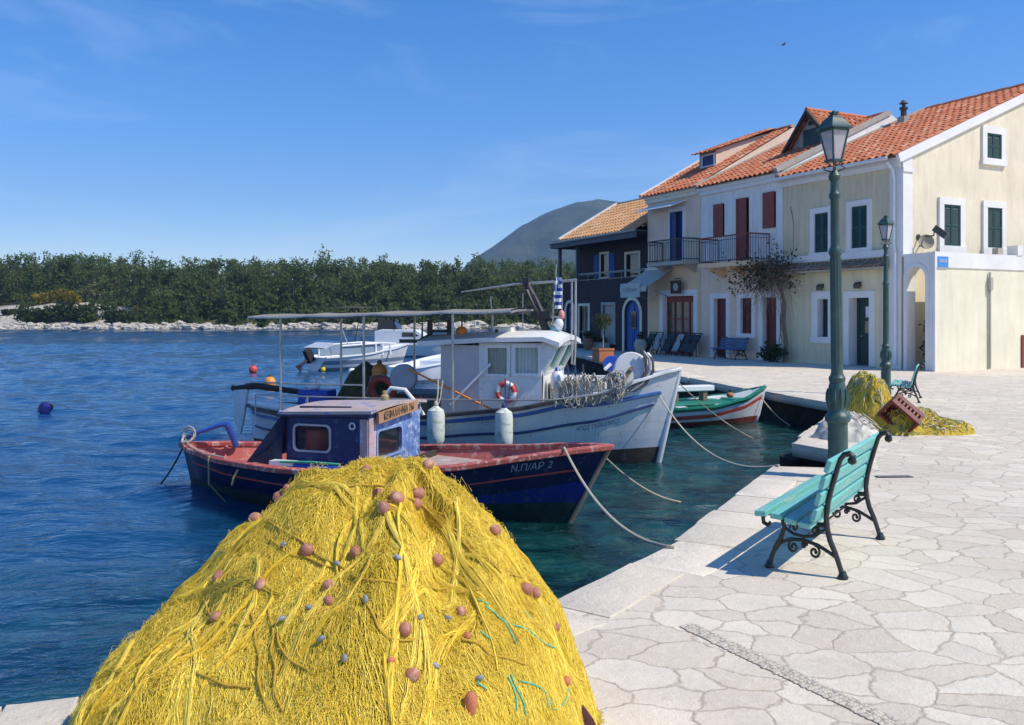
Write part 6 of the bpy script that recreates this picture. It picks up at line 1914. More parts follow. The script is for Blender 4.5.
prof = [(-Lc*.30,.6),(-Lc*.30,1.42),(-Lc*.22,1.52),(Lc*.12,1.50),(Lc*.24,1.05),(Lc*.30,.8)]
n = len(prof)
vs = [(p[0],-.72,p[1]) for p in prof] + [(p[0],.72,p[1]) for p in prof]
mb.add(vs, [tuple(range(n)), tuple(range(2*n-1,n-1,-1))] + [(i,(i+1)%n,n+(i+1)%n,n+i) for i in range(n)])
cab_ = mb.build('cabin', gel, Bc, 30, bevel=.04)
mb = MB()
for side in (-1,1): mb.prism([(-Lc*.02,1.12),(Lc*.10,1.12),(Lc*.15,1.18),(Lc*.08,1.36),(-Lc*.02,1.36)], side*.73, side*.72, 'y')
mb.build('side_window', M['glass'], Bc).parent = cab_
mb = MB(); mb.prism([(-Lc*.28,1.45),(-Lc*.06,1.45),(-Lc*.12,2.05),(-Lc*.26,2.05)], -.62, .62, 'y'); mb.build('windscreen', paint('smoked_screen',(.035,.045,.06),.1), Bc)
mb = MB(); mb.box(-Lc*.55,Lc*.10,-.8,.8,2.15,2.20); mb.tube([(-Lc*.5,-.75,.7),(-Lc*.45,-.75,2.15)],.025,6); mb.tube([(-Lc*.5,.75,.7),(-Lc*.45,.75,2.15)],.025,6); mb.tube([(-Lc*.1,-.7,1.4),(-Lc*.1,-.7,2.15)],.025,6); mb.tube([(-Lc*.1,.7,1.4),(-Lc*.1,.7,2.15)],.025,6)
mb.build('canopy_bar', M['rubber'], Bc)
mb = MB(); mb.obox((-Lc*.06,0,2.26),(.45,0,0),(0,.3,0),(0,0,.06)); mb.build('red_cover', M['red_plastic'], Bc, bevel=.03)
mb = MB()
for side in (-1,1):
    pts = [Hc.pt(s,1,side,-.08)+Vector((0,0,.35)) for s in np.linspace(.55,.99,8)]; mb.tube(pts,.015,6)
    for s in (.55,.7,.85,.98): mb.tube([Hc.pt(s,1,side,-.08),Hc.pt(s,1,side,-.08)+Vector((0,0,.35))],.012,6)
mb.build('bow_rail', M['steel'], Bc)
a = sea_at(398,384); b = sea_at(440,378)
Bd, Hd, Ld, gel = motor('dinghy', 'little white dinghy behind the net heap and grey disc', (b.x+.6, b.y), (a.x, a.y), 1.35, 1)
mb = MB(); mb.box(-.7,-.4,-.5,.5,.42,.48); mb.box(.1,.4,-.5,.5,.42,.48); mb.build('thwart', gel, Bd)

# ---------- buoys on the water
def buoy(px, py, col, label, rpx, shape='ball'):
    p = sea_at(px, py+rpx*.7); r_ = rpx/FPX*p.y
    b_ = thing('mooring_buoy', label, 'buoy', (p.x, p.y, SEA))
    m1 = MB(); m1.ball((0,0,r_*.55),(r_,r_,r_*1.08)); m1.build('float', col, b_, 60)
    m1 = MB(); m1.lathe([(r_*.25,r_*1.55),(r_*.22,r_*1.85),(r_*.1,r_*1.95)],10); m1.build('eye', M['dark_metal'], b_, 40)
    return b_
buoy(270, 382, paint('orange_yellow_buoy',(.85,.30,.03),.4,.1), 'orange mooring buoy floating above the dark tiller of the white boat', 6)
buoy(253, 369, M['red_plastic'], 'small red mooring buoy furthest from the quay', 4.2)
buoy(352, 371.5, M['white'], 'small white buoy beside the open motor boat', 4)
buoy(323, 369, paint('yellow_buoy',(.75,.55,.04),.5), 'little yellow buoy under the tilted outboard engine', 2.6)
p = sea_at(45, 412)
b_ = thing('mooring_buoy', 'dark blue can buoy floating alone on open water at the left', 'buoy', (p.x,p.y,SEA))
m1 = MB(); m1.lathe([(.05,-.05),(.14,.0),(.15,.12),(.13,.2),(.05,.24)],14,(-.04,0,0),0,Matrix.Rotation(R(25),3,'Y')); m1.build('float', paint('dark_blue_buoy',(.012,.015,.16),.5), b_, 40)
m1 = MB(); m1.torus((.13,0,.12),.06,.02,0,14,6,Matrix.Rotation(R(90),3,'X')); m1.build('handle', M['rubber'], b_)

# ---------- mooring lines
def line(label, pts, r_, mat_):
    m1 = MB(); m1.tube(pts, r_, 6)
    c = Vector(pts[0])
    m1.v = [(x-c.x,y-c.y,z-c.z) for x,y,z in m1.v]
    o = m1.build('mooring_line', mat_, None, 60, loc=c)
    return tag(o, label, 'rope', 'mooring lines')
def w1(p): return Matrix.Rotation(B1.rotation_euler.z,3,'Z') @ Vector(p) + Vector(B1.location)
def w2(p): return Matrix.Rotation(B2.rotation_euler.z,3,'Z') @ Vector(p) + Vector(B2.location)
def w3(p): return Matrix.Rotation(B3.rotation_euler.z,3,'Z') @ Vector(p) + Vector(B3.location)
e1 = gnd(667, 549); e1.z = .02
pb_ = w1(H1.pt(.94,1,-1,.04)+Vector((0,0,.05)))
line('pale rope from the bow of the dark blue boat to the near quay edge', [w1(H1.pt(.93,1,-1,-.14)+Vector((0,0,-.02))), w1(H1.pt(.935,1,-1,-.08)+Vector((0,0,.035)))] + sag(pb_, e1, .22) + [e1+Vector((.05,-.01,-.004))], .013, M['rope_pale'])
line('pale rope from the stem of the dark blue boat dipping into the water', sag(w1(H1.pt(1,.9,1)), sea_at(690,499)+Vector((0,0,-.05)), .12), .012, M['rope_pale'])
e2 = gnd(779, 468); e2.z = .03
line('long pale rope from the white bow curving to the quay corner by the lamp post', sag(w2(H2.pt(.975,.80,-1,.02)), e2, .36), .012, M['rope_pale'])
line('thin pale rope from the white bow passing before the green boat into the water', sag(w2(H2.pt(.99,.95,-1,.0)), sea_at(755,437)+Vector((0,0,-.04)), .10), .010, M['rope_pale'])
line('grey rope from the green boat bow down into the dark basin', sag(w3(H3.pt(.98,.8,-1,.0)), sea_at(796,426)+Vector((0,0,-.04)), .10), .012, M['rope_pale'])
line('dark rope trailing from the coral stern into the sea at the left', sag(w1(H1.pt(.0,.95,1)), sea_at(156,486)+Vector((0,0,-.04)), .05), .012, M['rubber'])
line('tan rope looped on the far quay wall above the green boat bow', sag(Vector((5.55,19.6,.03)), w3(H3.pt(.99,.98,1)), .16), .014, M['rope_tan'])
# ------------------------------------------------------------------ street lamps
def lamp_post():
    root = thing('street_lamp', 'nearest tall dark green street lamp with a lantern rising behind the turquoise bench', 'street lamp', (0,0,0), 0, 'street lamps along the quay')
    m1 = MB()
    prof = [(.165,0),(.165,.10),(.15,.12),(.15,.56),(.155,.60),(.19,.62),(.195,.66),(.17,.69),(.14,.71),(.125,.74),(.135,.78),(.15,.84),(.148,.92),(.125,1.0),(.112,1.03),(.125,1.05),(.128,1.08),(.108,1.10),(.092,1.13),(.086,1.2),(.082,1.8),(.080,2.38),(.10,2.40),(.105,2.44),(.082,2.47),(.074,2.5),(.066,2.98),(.086,3.0),(.09,3.04),(.07,3.06),(.064,3.1),(.062,3.18),(.085,3.20),(.095,3.235),(.075,3.26),(.05,3.29)]
    ZS, RS = .972, .66
    prof = [(r_*RS, z) for r_, z in prof]
    m1.lathe(prof, 24)
    for k_ in range(10):                                   # acanthus leaves round the bulb, flutes on the shaft
        a = 2*math.pi*k_/10
        d = Vector((math.cos(a), math.sin(a), 0))
        m1.tube([d*.084+Vector((0,0,.76)), d*.102+Vector((0,0,.84)), d*.101+Vector((0,0,.92)), d*.094+Vector((0,0,.965))], [.008,.018,.013,.004], 6)
    for k_ in range(12):
        a = 2*math.pi*(k_+.5)/12; d = Vector((math.cos(a), math.sin(a), 0))
        m1.tube([d*.0525+Vector((0,0,1.22)), d*.0500+Vector((0,0,2.36))], .007, 5)
    m1.build('post', M['lamp_green'], root, 35)
    m1 = MB()
    zb, zt, rb, rt = 3.40, 3.72, .062, .125                # lantern: four raked bars, rims
    cs = [(1,1),(-1,1),(-1,-1),(1,-1)]
    for (x, y) in cs:
        m1.tube([(x*rb*.8, y*rb*.8, zb), (x*rt*.8, y*rt*.8, zt)], .011, 6)
        m1.tube([(x*.02,y*.02,3.28),(x*.075,y*.075,3.31),(x*.03,y*.03,3.36),(x*.07,y*.07,3.40)], .010, 6)
    for (z, r_) in ((zb, rb*.8), (zt, rt*.8)):
        for q in range(4):
            a, b = cs[q], cs[(q+1)%4]
            m1.tube([(a[0]*r_,a[1]*r_,z),(b[0]*r_,b[1]*r_,z)], .014, 6)
    m1.box(-.07,.07,-.07,.07,3.385,3.40)
    m1.build('lantern_frame', M['lamp_green'], root, 35)
    m1 = MB()
    r0, r1, r2 = .130, .112, .045
    z0, z1, z2 = 3.73, 3.745, 3.865
    vs = []
    for (r_, z) in ((r0, z0), (r0, z1), (r1, z1+.015), (.078, z1+.085), (r2, z2), (r2*.7, z2+.015)):
        vs += [(x*r_, y*r_, z) for (x, y) in cs]
    fs = [(3,2,1,0)] + [(e*4+q, e*4+(q+1)%4, e*4+4+(q+1)%4, e*4+4+q) for e in range(5) for q in range(4)] + [(20,21,22,23)]
    m1.add(vs, fs)
    m1.lathe([(.03,3.875),(.045,3.89),(.02,3.905),(.022,3.925),(.0,3.935)], 12)
    for q in range(4):
        a = R(45+90*q); m1.tube([(0,0,3.90),(.05*math.cos(a),.05*math.sin(a),3.915)], [.014,.008], 6)
    m1.build('lantern_cap', M['lamp_green'], root, 30)
    gk = NT('frosted_lantern_glass'); t_ = gk.n('ShaderNodeBsdfTransparent'); t_.inputs[0].default_value = (.85,.85,.88,1)
    gk.set((.62,.58,.60), .25, None); mx_ = gk.n('ShaderNodeMixShader'); mx_.inputs[0].default_value = .62
    gk.l(t_.outputs[0], mx_.inputs[1]); gk.l(gk.p.outputs[0], mx_.inputs[2]); gk.l(mx_.outputs[0], gk.out.inputs[0])
    for q in range(4):
        m1 = MB(); a, b = cs[q], cs[(q+1)%4]
        m1.add([(a[0]*rb*.8,a[1]*rb*.8,zb),(b[0]*rb*.8,b[1]*rb*.8,zb),(b[0]*rt*.8,b[1]*rt*.8,zt),(a[0]*rt*.8,a[1]*rt*.8,zt)], [(0,1,2,3)])
        m1.build('lantern_glass', gk.mat, root)
    m1 = MB(); m1.lathe([(.02,3.40),(.025,3.5),(.04,3.54),(.045,3.60),(.025,3.66),(.0,3.67)], 14); m1.build('lamp_bulb', M['white'], root, 40)
    return root
lp = lamp_post()
lp.scale = (1, 1, .972)
lp.location = (3.395, 9.05, 0); lp.rotation_euler = (0, R(-.9), R(20))
l2 = copy_tree(lp)
l2.location = (7.95, 18.5, 0); l2.rotation_euler = (0, 0, R(35))
l2['label'] = 'further dark green street lamp in front of the cream corner house'

# ------------------------------------------------------------------ benches
def bench(name, label, slat, iron, group=None):
    """x along the length, y from front to back, z up"""
    root = thing(name, label, 'bench', (0,0,0), 0, group)
    hl = .775
    seat = [(-.03,.405,4),(.095,.398,-3),(.205,.378,-9),(.315,.362,-4)]
    for (y, z, a) in seat:
        m1 = MB(); c, s_ = math.cos(R(a)), math.sin(R(a))
        m1.obox((0,y,z), (hl,0,0), (0,.046*c,.046*s_), (0,-.019*s_,.019*c)); m1.build('seat_slat', slat, root, bevel=.006)
    back = [(.405,.435,72),(.435,.545,73),(.468,.655,73),(.508,.765,70)]
    for (y, z, a) in back:
        m1 = MB(); c, s_ = math.cos(R(a)), math.sin(R(a))
        m1.obox((0,y-.02,z), (hl,0,0), (0,.044*c,.044*s_), (0,-.019*s_,.019*c)); m1.build('back_slat', slat, root, bevel=.006)
    def scroll(m1, c, r0, a0, turns, x, rr=.010, n=18, dirn=1):
        pts = [(x, c[0]+r0*(1-.75*i/n)*math.cos(R(a0)+dirn*turns*2*math.pi*i/n), c[1]+r0*(1-.75*i/n)*math.sin(R(a0)+dirn*turns*2*math.pi*i/n)) for i in range(n+1)]
        m1.tube(pts, rr, 6); m1.ball(pts[-1], rr*1.5, 0, 8, 6)
    for x in (-.595, .595):
        m1 = MB(); w = .019
        P = lambda pts: [(x, y, z) for (y, z) in pts]
        # rear leg rising into the back support with its rolled top
        m1.tube(P([(.545,.02),(.530,.07),(.495,.16),(.455,.24),(.432,.32),(.425,.40),(.440,.50),(.468,.60),(.500,.70),(.530,.79),(.560,.825),(.600,.835),(.628,.815),(.632,.785),(.612,.772)]), [.021,.020,.021,.022,.022,.022,.021,.020,.020,.020,.020,.021,.022,.022,.016], 8)
        m1.ball((x,.61,.79), (.022,.026,.026), 0, 10, 7)
        # front leg and the rolled front of the seat rail
        m1.tube(P([(-.015,.02),(-.005,.07),(.03,.15),(.075,.22),(.10,.29),(.085,.345),(.05,.375)]), [.021,.020,.020,.020,.020,.019,.016], 8)
        m1.tube(P([(.425,.34),(.33,.335),(.22,.350),(.11,.372),(.02,.382),(-.045,.375),(-.075,.345),(-.07,.305),(-.035,.290),(-.012,.312)]), [.018,.018,.018,.018,.018,.018,.018,.017,.016,.013], 8)
        # feet
        for y in (.55, -.02): m1.lathe([(.040,0),(.042,.012),(.030,.03),(.022,.05)], 10, (x,y,0))
        # arched brace and scrollwork
        m1.tube(P([(.015,.11),(.07,.18),(.15,.215),(.25,.22),(.36,.20),(.44,.165),(.49,.14)]), .013, 7)
        m1.tube(P([(.10,.29),(.17,.255),(.25,.245),(.34,.26),(.43,.32)]), .011, 7)
        scroll(m1, (.17,.165), .046, 90, 1.25, x, .010, 18, 1)
        scroll(m1, (.335,.150), .046, 90, 1.25, x, .010, 18, -1)
        scroll(m1, (.18,.300), .036, 200, 1.1, x, .009, 16, -1)
        scroll(m1, (.345,.290), .034, -20, 1.1, x, .009, 16, 1)
        scroll(m1, (.255,.185), .026, 0, 1.2, x, .008, 14, 1)
        m1.build('end_frame', iron, root, 45)
    m1 = MB(); m1.tube([(-.595,.25,.232),(.595,.25,.232)], .009, 6); m1.build('tie_rod', iron, root, 40)
    return root
b1_ = bench('park_bench', 'turquoise slatted bench with black scrolled iron ends on the sunlit paving', M['turquoise'], M['iron_black'], 'slatted iron benches')
# its length runs up the quay, facing the water
rear0, rear1 = gnd(842.5, 579), gnd(880.5, 539)
Lv = (rear1 - rear0).normalized(); mid = (rear0 + rear1)/2
ang = math.atan2(Lv.y, Lv.x) + math.pi      # local +y must point away from the water (to the right)
b1_.rotation_euler = (0,0,ang)
yv = Vector((-math.sin(ang), math.cos(ang), 0))
b1_.scale = (1, .83, .97)
b1_.location = mid - yv*.456
b2_ = copy_tree(b1_)
b2_['label'] = 'further turquoise bench seen end-on beside the red crate and yellow net'
b2_.scale = (.92, .80, .86)
pb2 = gnd(919, 403)
a2 = math.atan2(1, .50) + math.pi
b2_.rotation_euler = (0, 0, a2)
y2 = Vector((-math.sin(a2), math.cos(a2), 0)); x2 = Vector((math.cos(a2), math.sin(a2), 0))
b2_.location = pb2 - y2*.44 - x2*.55
bb_ = bench('wooden_bench', 'weathered blue bench against the wall between the two brown doors', M['bench_blue'], M['iron_black'])
t0_ = fac(741, 350)[0]; bb_.location = wpos(t0_, -.80); bb_.rotation_euler = (0,0,RZ)
# ------------------------------------------------------------------ the great heap of yellow net in the foreground
random.seed(77)
NC = Vector((-.47, 3.55, 0)); NHGT = 1.10
G_L = [(0,1.0),(.10,.985),(.31,.875),(.456,.765),(.67,.515),(.88,.275),(.97,.08),(1,0)]
G_R = [(0,1.0),(.10,.985),(.275,.88),(.51,.70),(.77,.44),(.92,.19),(.97,.08),(1,0)]
def net_R(a):
    # reach of the heap by direction: left 1.36, right .80, front 1.35, back .92
    c, s = math.cos(a), math.sin(a)
    ex = .80 if c > 0 else 1.36
    ey = .92 if s > 0 else 1.30
    return 1/math.sqrt((c/ex)**2 + (s/ey)**2) * (1 + .035*math.sin(3*a+1) + .02*math.sin(7*a))
def net_h(x, y):
    dx, dy = x-NC.x, y-NC.y
    r = math.hypot(dx, dy); a = math.atan2(dy, dx)
    t = r/net_R(a)
    if t >= 1.0: return 0.0
    w = .5+.5*math.cos(a)
    h = NHGT*lerp(interp(G_L,t), interp(G_R,t), w)
    rdg = 1 - abs(noise.noise(Vector((a*1.7+1.1*t, t*2.0+.4*math.sin(a*2), 5))))*2.6
    rdg2 = 1 - abs(noise.noise(Vector((x*3.1+y, y*3.1-x, h*3))))*2.6
    fold = .050*max(-.6, rdg) + .026*max(-.6, rdg2) - .03 + .065*noise.noise(Vector((a*2.2, t*1.8, 3))) + .030*noise.noise(Vector((x*4.5,y*4.5,h*4.5))) + .022*(1-abs(noise.noise(Vector((a*3.4+t, t*2.4, 8)))*3))*.6 + .018*math.sin(a*9+t*5+2*noise.noise(Vector((x*2,y*2,0))))
    return max(0.0, h + fold*min(1, t*4)*min(1,(1-t)*6))
net = thing('fishing_net_heap', 'huge heap of yellow fishing net with brown floats in the foreground on the quay edge', 'fishing net', (NC.x, NC.y, 0))
def mat_net():
    k = NT('yellow_net_mass')
    v = k.coord('Object')
    n1 = k.noise(v, 60, 4, 0.7, 1.5); n2 = k.noise(v, 9, 5, 0.65, .8); n3 = k.noise(k.coord('Object',(1,1,.25)), 110, 3, .7, 2.0)
    c = k.mix(k.ramp(n1, .38, .62), (.30,.18,.008), (.66,.46,.028))  # dark under-colour paints in the shade of gaps between strands
    c = k.mix(k.ramp(n2, .45, .70, 0, .5), c, (.56,.38,.016))
    b = k.bump(n3, 1.0, .02); b2 = k.bump(n1, 1.0, .02, b)
    return k.set(c, .85, b2, Specular_IOR_Level=.15)
def mat_strand():
    k = NT('yellow_net_twine')
    t = k.attr('tint'); v = k.coord('Object')
    c = k.mix(t, (.79,.55,.036), (.97,.785,.15))
    c = k.mix(k.ramp(k.noise(v, 3.5, 4, .6), .50, .70, 0, .40), c, (.66,.41,.02))
    return k.set(c, .55, None, Specular_IOR_Level=.3)
m1 = MB()
na, nr_ = 150, 60
vs = [(0,0,net_h(NC.x,NC.y))]
for j in range(1, nr_+1):
    t = (j/nr_)**.85
    for i in range(na):
        a = 2*math.pi*i/na; r_ = net_R(a)*t*.9995
        x, y = NC.x+r_*math.cos(a), NC.y+r_*math.sin(a)
        vs.append((x-NC.x, y-NC.y, net_h(x,y) if j < nr_ else 0.0))
fs = [(0,1+i,1+(i+1)%na) for i in range(na)] + [(1+j*na+i,1+(j+1)*na+i,1+(j+1)*na+(i+1)%na,1+j*na+(i+1)%na) for j in range(nr_-1) for i in range(na)]
m1.add(vs, fs)
mass = m1.build('net_mass', mat_net(), net, 80, fix=False)
# strands: hang mostly down the slope in wandering, crossing, looping lines
rng = np.random.RandomState(12)
GN = 260
GX0, GX1, GY0, GY1 = NC.x-1.6, NC.x+1.1, NC.y-1.6, NC.y+1.15
gxs = np.linspace(GX0, GX1, GN); gys = np.linspace(GY0, GY1, GN)
HM = np.array([[net_h(x, y) for x in gxs] for y in gys])
def hm(x, y):
    fx = np.clip((x-GX0)/(GX1-GX0)*(GN-1), 0, GN-1.001); fy = np.clip((y-GY0)/(GY1-GY0)*(GN-1), 0, GN-1.001)
    ix, iy = fx.astype(int), fy.astype(int); u, v = fx-ix, fy-iy
    return HM[iy,ix]*(1-u)*(1-v)+HM[iy,ix+1]*u*(1-v)+HM[iy+1,ix]*(1-u)*v+HM[iy+1,ix+1]*u*v
SV, SF, ST = [], [], []
strand_base = 0
def strands(n, lmin, lmax, rmin, rmax, offs, wob, curs, lmin_, lmax_, seg, tmax=.985):
    """n strands laid out together over the height map"""
    global strand_base
    x = rng.uniform(GX0, GX1, n*3); y = rng.uniform(GY0, NC.y+.6, n*3)
    a = np.arctan2(y-NC.y, x-NC.x); R_ = np.array([net_R(q) for q in a])
    ok = np.hypot(x-NC.x, y-NC.y)/R_ < tmax
    x, y = x[ok][:n], y[ok][:n]; n = len(x)
    L_ = rng.uniform(lmin, lmax, n); st = L_/seg
    flow = np.array([noise.noise(Vector((q*1.9, w_*1.9, 11)))*2.1 + noise.noise(Vector((q*5, w_*5, 3)))*.9 for q, w_ in zip(x, y)])
    off = offs(n) + flow; ph = rng.uniform(0,6.28,n); ph2 = rng.uniform(0,6.28,n); cur = rng.normal(0,curs,n); lift = rng.uniform(lmin_,lmax_,n)
    P = np.zeros((n, seg+1, 3))
    for i in range(seg+1):
        h = hm(x, y)
        P[:,i] = np.stack([x-NC.x, y-NC.y, h + lift*(.3+.7*np.sin(ph2+i*.9)**2) + .001], -1)
        e = .02
        gx_, gy_ = (hm(x+e,y)-hm(x-e,y))/(2*e), (hm(x,y+e)-hm(x,y-e))/(2*e)
        gl_ = np.hypot(gx_, gy_)
        down = np.where(gl_ > .12, np.arctan2(-gy_,-gx_), np.arctan2(y-NC.y, x-NC.x))
        th = down + off + wob*np.sin(ph+i*1.25) + cur*(i/seg)
        d_ = st/np.sqrt(1+(gl_*np.cos(off))**2)*(h > .003)
        x = x + d_*np.cos(th); y = y + d_*np.sin(th)
    T = np.gradient(P, axis=1); T /= np.linalg.norm(T, axis=2, keepdims=True)+1e-9
    A = np.cross(T, np.array([.01,.02,1.0])); A /= np.linalg.norm(A, axis=2, keepdims=True)+1e-9
    B = np.cross(T, A); rad = rng.uniform(rmin, rmax, n)[:,None,None]
    ring = np.stack([P + rad*(A*math.cos(q)+B*math.sin(q)) for q in (math.pi/2, math.pi*7/6, math.pi*11/6)], 2)
    SV.append(ring.reshape(-1,3))
    idx = strand_base + np.arange(n*(seg+1)*3).reshape(n, seg+1, 3)
    f = np.stack([idx[:,:-1,:], np.roll(idx,-1,2)[:,:-1,:], np.roll(idx,-1,2)[:,1:,:], idx[:,1:,:]], -1).reshape(-1,4)
    SF.append(f); ST.append(np.repeat(rng.uniform(0,1,n), seg*3))
    strand_base += n*(seg+1)*3
strands(15000, .15, .50, .0006, .0011, lambda n: rng.normal(0,.30,n), .35, .5, .001, .010, 10)
strands(11000, .10, .32, .0006, .0010, lambda n: rng.choice([-1,1],n)*rng.uniform(.6,1.5,n), .6, .7, .001, .012, 9)
strands(5500, .10, .35, .0006, .0010, lambda n: rng.uniform(-3,3,n), 1.4, 1.2, .002, .022, 10)
strands(900, .35, .9, .0013, .0022, lambda n: rng.normal(0,.35,n), .35, .6, .004, .012, 16, .8)
strands(900, .06, .20, .0006, .0009, lambda n: rng.uniform(-3,3,n), 1.6, 1.5, .02, .050, 7, .93)
def swag(n_str, width):
    """a gathered fold of netting: many strands sharing one drooping course over the heap"""
    global strand_base
    a0 = rng.uniform(-math.pi, .35); t0 = rng.uniform(.15, .75)
    x0, y0 = NC.x + net_R(a0)*t0*math.cos(a0), NC.y + net_R(a0)*t0*math.sin(a0)
    th = rng.choice([a0, a0 + rng.choice([-1,1])*rng.uniform(.5,1.5)]); bend = rng.uniform(-1.3,1.3)
    L_ = rng.uniform(.3,.85); seg = 16
    cx, cy, path = x0, y0, []
    for i in range(seg+1):
        path.append((cx, cy, th)); th += bend/seg + .11*rng.normal() + .10*math.sin(i*.9+a0*7); cx += L_/seg*math.cos(th)*.85; cy += L_/seg*math.sin(th)*.85
    P = np.zeros((n_str, seg+1, 3)); u = rng.normal(0, .5, n_str); ph = rng.uniform(0,6.28,n_str); tw_ = rng.uniform(1.5,4,n_str)
    for i, (px_, py_, t_) in enumerate(path):
        env = .35+.65*math.sin(math.pi*min(1,(i+.5)/(seg+1)))
        q = u*math.cos(i*.25)+.35*np.sin(ph+i*.5)
        X = px_ - math.sin(t_)*q*width*env; Y = py_ + math.cos(t_)*q*width*env
        P[:,i] = np.stack([X-NC.x, Y-NC.y, hm(X,Y) + .020*env*np.exp(-(q*1.3)**2) + .004*np.sin(ph*2+i)+.004], -1)
    if hm(np.array([path[-1][0]]), np.array([path[-1][1]]))[0] < .03: return
    T = np.gradient(P, axis=1); T /= np.linalg.norm(T, axis=2, keepdims=True)+1e-9
    A = np.cross(T, np.array([.01,.02,1.0])); A /= np.linalg.norm(A, axis=2, keepdims=True)+1e-9
    B = np.cross(T, A)
    ring = np.stack([P + .0010*(A*math.cos(q)+B*math.sin(q)) for q in (math.pi/2, math.pi*7/6, math.pi*11/6)], 2)
    SV.append(ring.reshape(-1,3))
    idx = strand_base + np.arange(n_str*(seg+1)*3).reshape(n_str, seg+1, 3)
    SF.append(np.stack([idx[:,:-1,:], np.roll(idx,-1,2)[:,:-1,:], np.roll(idx,-1,2)[:,1:,:], idx[:,1:,:]], -1).reshape(-1,4))
    ST.append(np.repeat(np.clip(rng.normal(rng.uniform(.1,.9),.2,n_str),0,1), seg*3)); strand_base += n_str*(seg+1)*3
for _ in range(75): swag(int(rng.uniform(20,60)), rng.uniform(.010,.034))
V = np.concatenate(SV); F = np.concatenate(SF).astype(np.int32); ST = np.concatenate(ST)
me = bpy.data.meshes.new('net_twine')
me.vertices.add(len(V)); me.vertices.foreach_set('co', V.astype(np.float32).ravel())
me.loops.add(F.size); me.loops.foreach_set('vertex_index', F.ravel())
me.polygons.add(len(F)); me.polygons.foreach_set('loop_start', np.arange(0,F.size,4,dtype=np.int32))
me.polygons.foreach_set('use_smooth', np.ones(len(F),dtype=bool))
at_ = me.attributes.new('tint','FLOAT','FACE'); at_.data.foreach_set('value', ST.astype(np.float32))
me.update(calc_edges=True)
me.materials.append(mat_strand())
tw = bpy.data.objects.new('net_twine', me); COL.objects.link(tw); tw.parent = net
tw['kind'] = 'stuff'
print('net faces', len(F))
# where a photo pixel lands on the heap
def on_net(px, py):
    d = Vector(((px-CX)/FPX, 1, (HY-py)/FPX))
    prev = None
    for i in range(1200):
        Y = 2.0 + i*.0025
        p = Vector((d.x*Y, Y, EYE + d.z*Y))
        if net_h(p.x, p.y) >= p.z - .004 and p.z > .0: return p
    return None
def nl(p): return Vector((p.x-NC.x, p.y-NC.y, p.z))
# floats tied along the head rope
fl_brown = paint('brown_pink_float', (.40,.165,.105), .6, .22, 12, .4, (.52,.30,.22), .09, 22)
fl_red = paint('terracotta_float', (.52,.17,.085), .6, .15, 9, .3)
FLO = [(307,551,8),(220,578,7.5),(261,586,7),(330,587,7.5),(329,602,6.5),(217,618,7),(397,499,8),(384,509,7.5),(418,495,8),(416,505,7.5),(366,471,6),(379,494,6),(405,630,8.5),(412,676,8.5),(461,613,6.5),(467,637,5),(437,561,8),(357,553,7),(391,661,4.5),(566,682,5.5),(526,590,8)]
SIL = [(272,492,7.5),(247,513,7.5),(428,467,6.5),(495,533,7),(534,596,7.5),(556,630,5),(283,487,5)]
cap = [(471,705,7,1)]
def float_at(p, r, red=False):
    q = nl(p)
    ax = Vector((random.gauss(0,1),random.gauss(0,1),random.gauss(0,.5))).normalized()
    mr = ax.to_track_quat('Z','Y').to_matrix()
    m_ = MB(); m_.lathe([(r*.16,-r*1.12),(r*.5,-r*1.02),(r*.86,-r*.62),(r,-r*.05),(r*.9,r*.55),(r*.55,r*1.0),(r*.16,r*1.12)], 16, (q.x,q.y,q.z), 0, mr)
    m_.build('float', fl_red if red else fl_brown, net, 60)
for (px, py, rp) in FLO:
    p = on_net(px, py)
    if p: float_at(p + Vector((0,-.004,.004)), rp/FPX*p.y*.86, rp < 6)
for (px, py, rp) in SIL:
    for dx in range(0, 60, 2):                            # nearest place on the heap's skyline
        p = on_net(px + (dx*.5 if px < 400 else -dx*.5), py + dx*.5)
        if p: break
    if p: float_at(p + Vector((0,.0,.010)), rp/FPX*p.y*.85, False)
p = on_net(471, 704)
if p:
    q = nl(p); m_ = MB(); m_.lathe([(.006,-.034),(.017,-.030),(.021,0),(.019,.022),(.010,.034)], 14, (q.x,q.y-.015,q.z+.01), 0); m_.build('float', fl_red, net, 60)
# lead sinkers, grey
sk = paint('lead_sinker', (.26,.28,.29), .5, .2, 12, .3)
for (px,py) in ((345,661),(322,641),(420,620),(398,560),(338,566),(284,547),(448,620),(310,610),(480,680),(436,668),(366,602),(283,621)):
    p = on_net(px,py)
    if p:
        q = nl(p)+Vector((0,-.01,.012)); d = Vector((random.gauss(0,1),random.gauss(0,.4),random.gauss(0,.6))).normalized()*.014
        m_ = MB(); m_.tube([q-d,q-d*.4,q+d*.4,q+d],[.004,.009,.009,.004],8); m_.build('sinker', sk, net, 50)
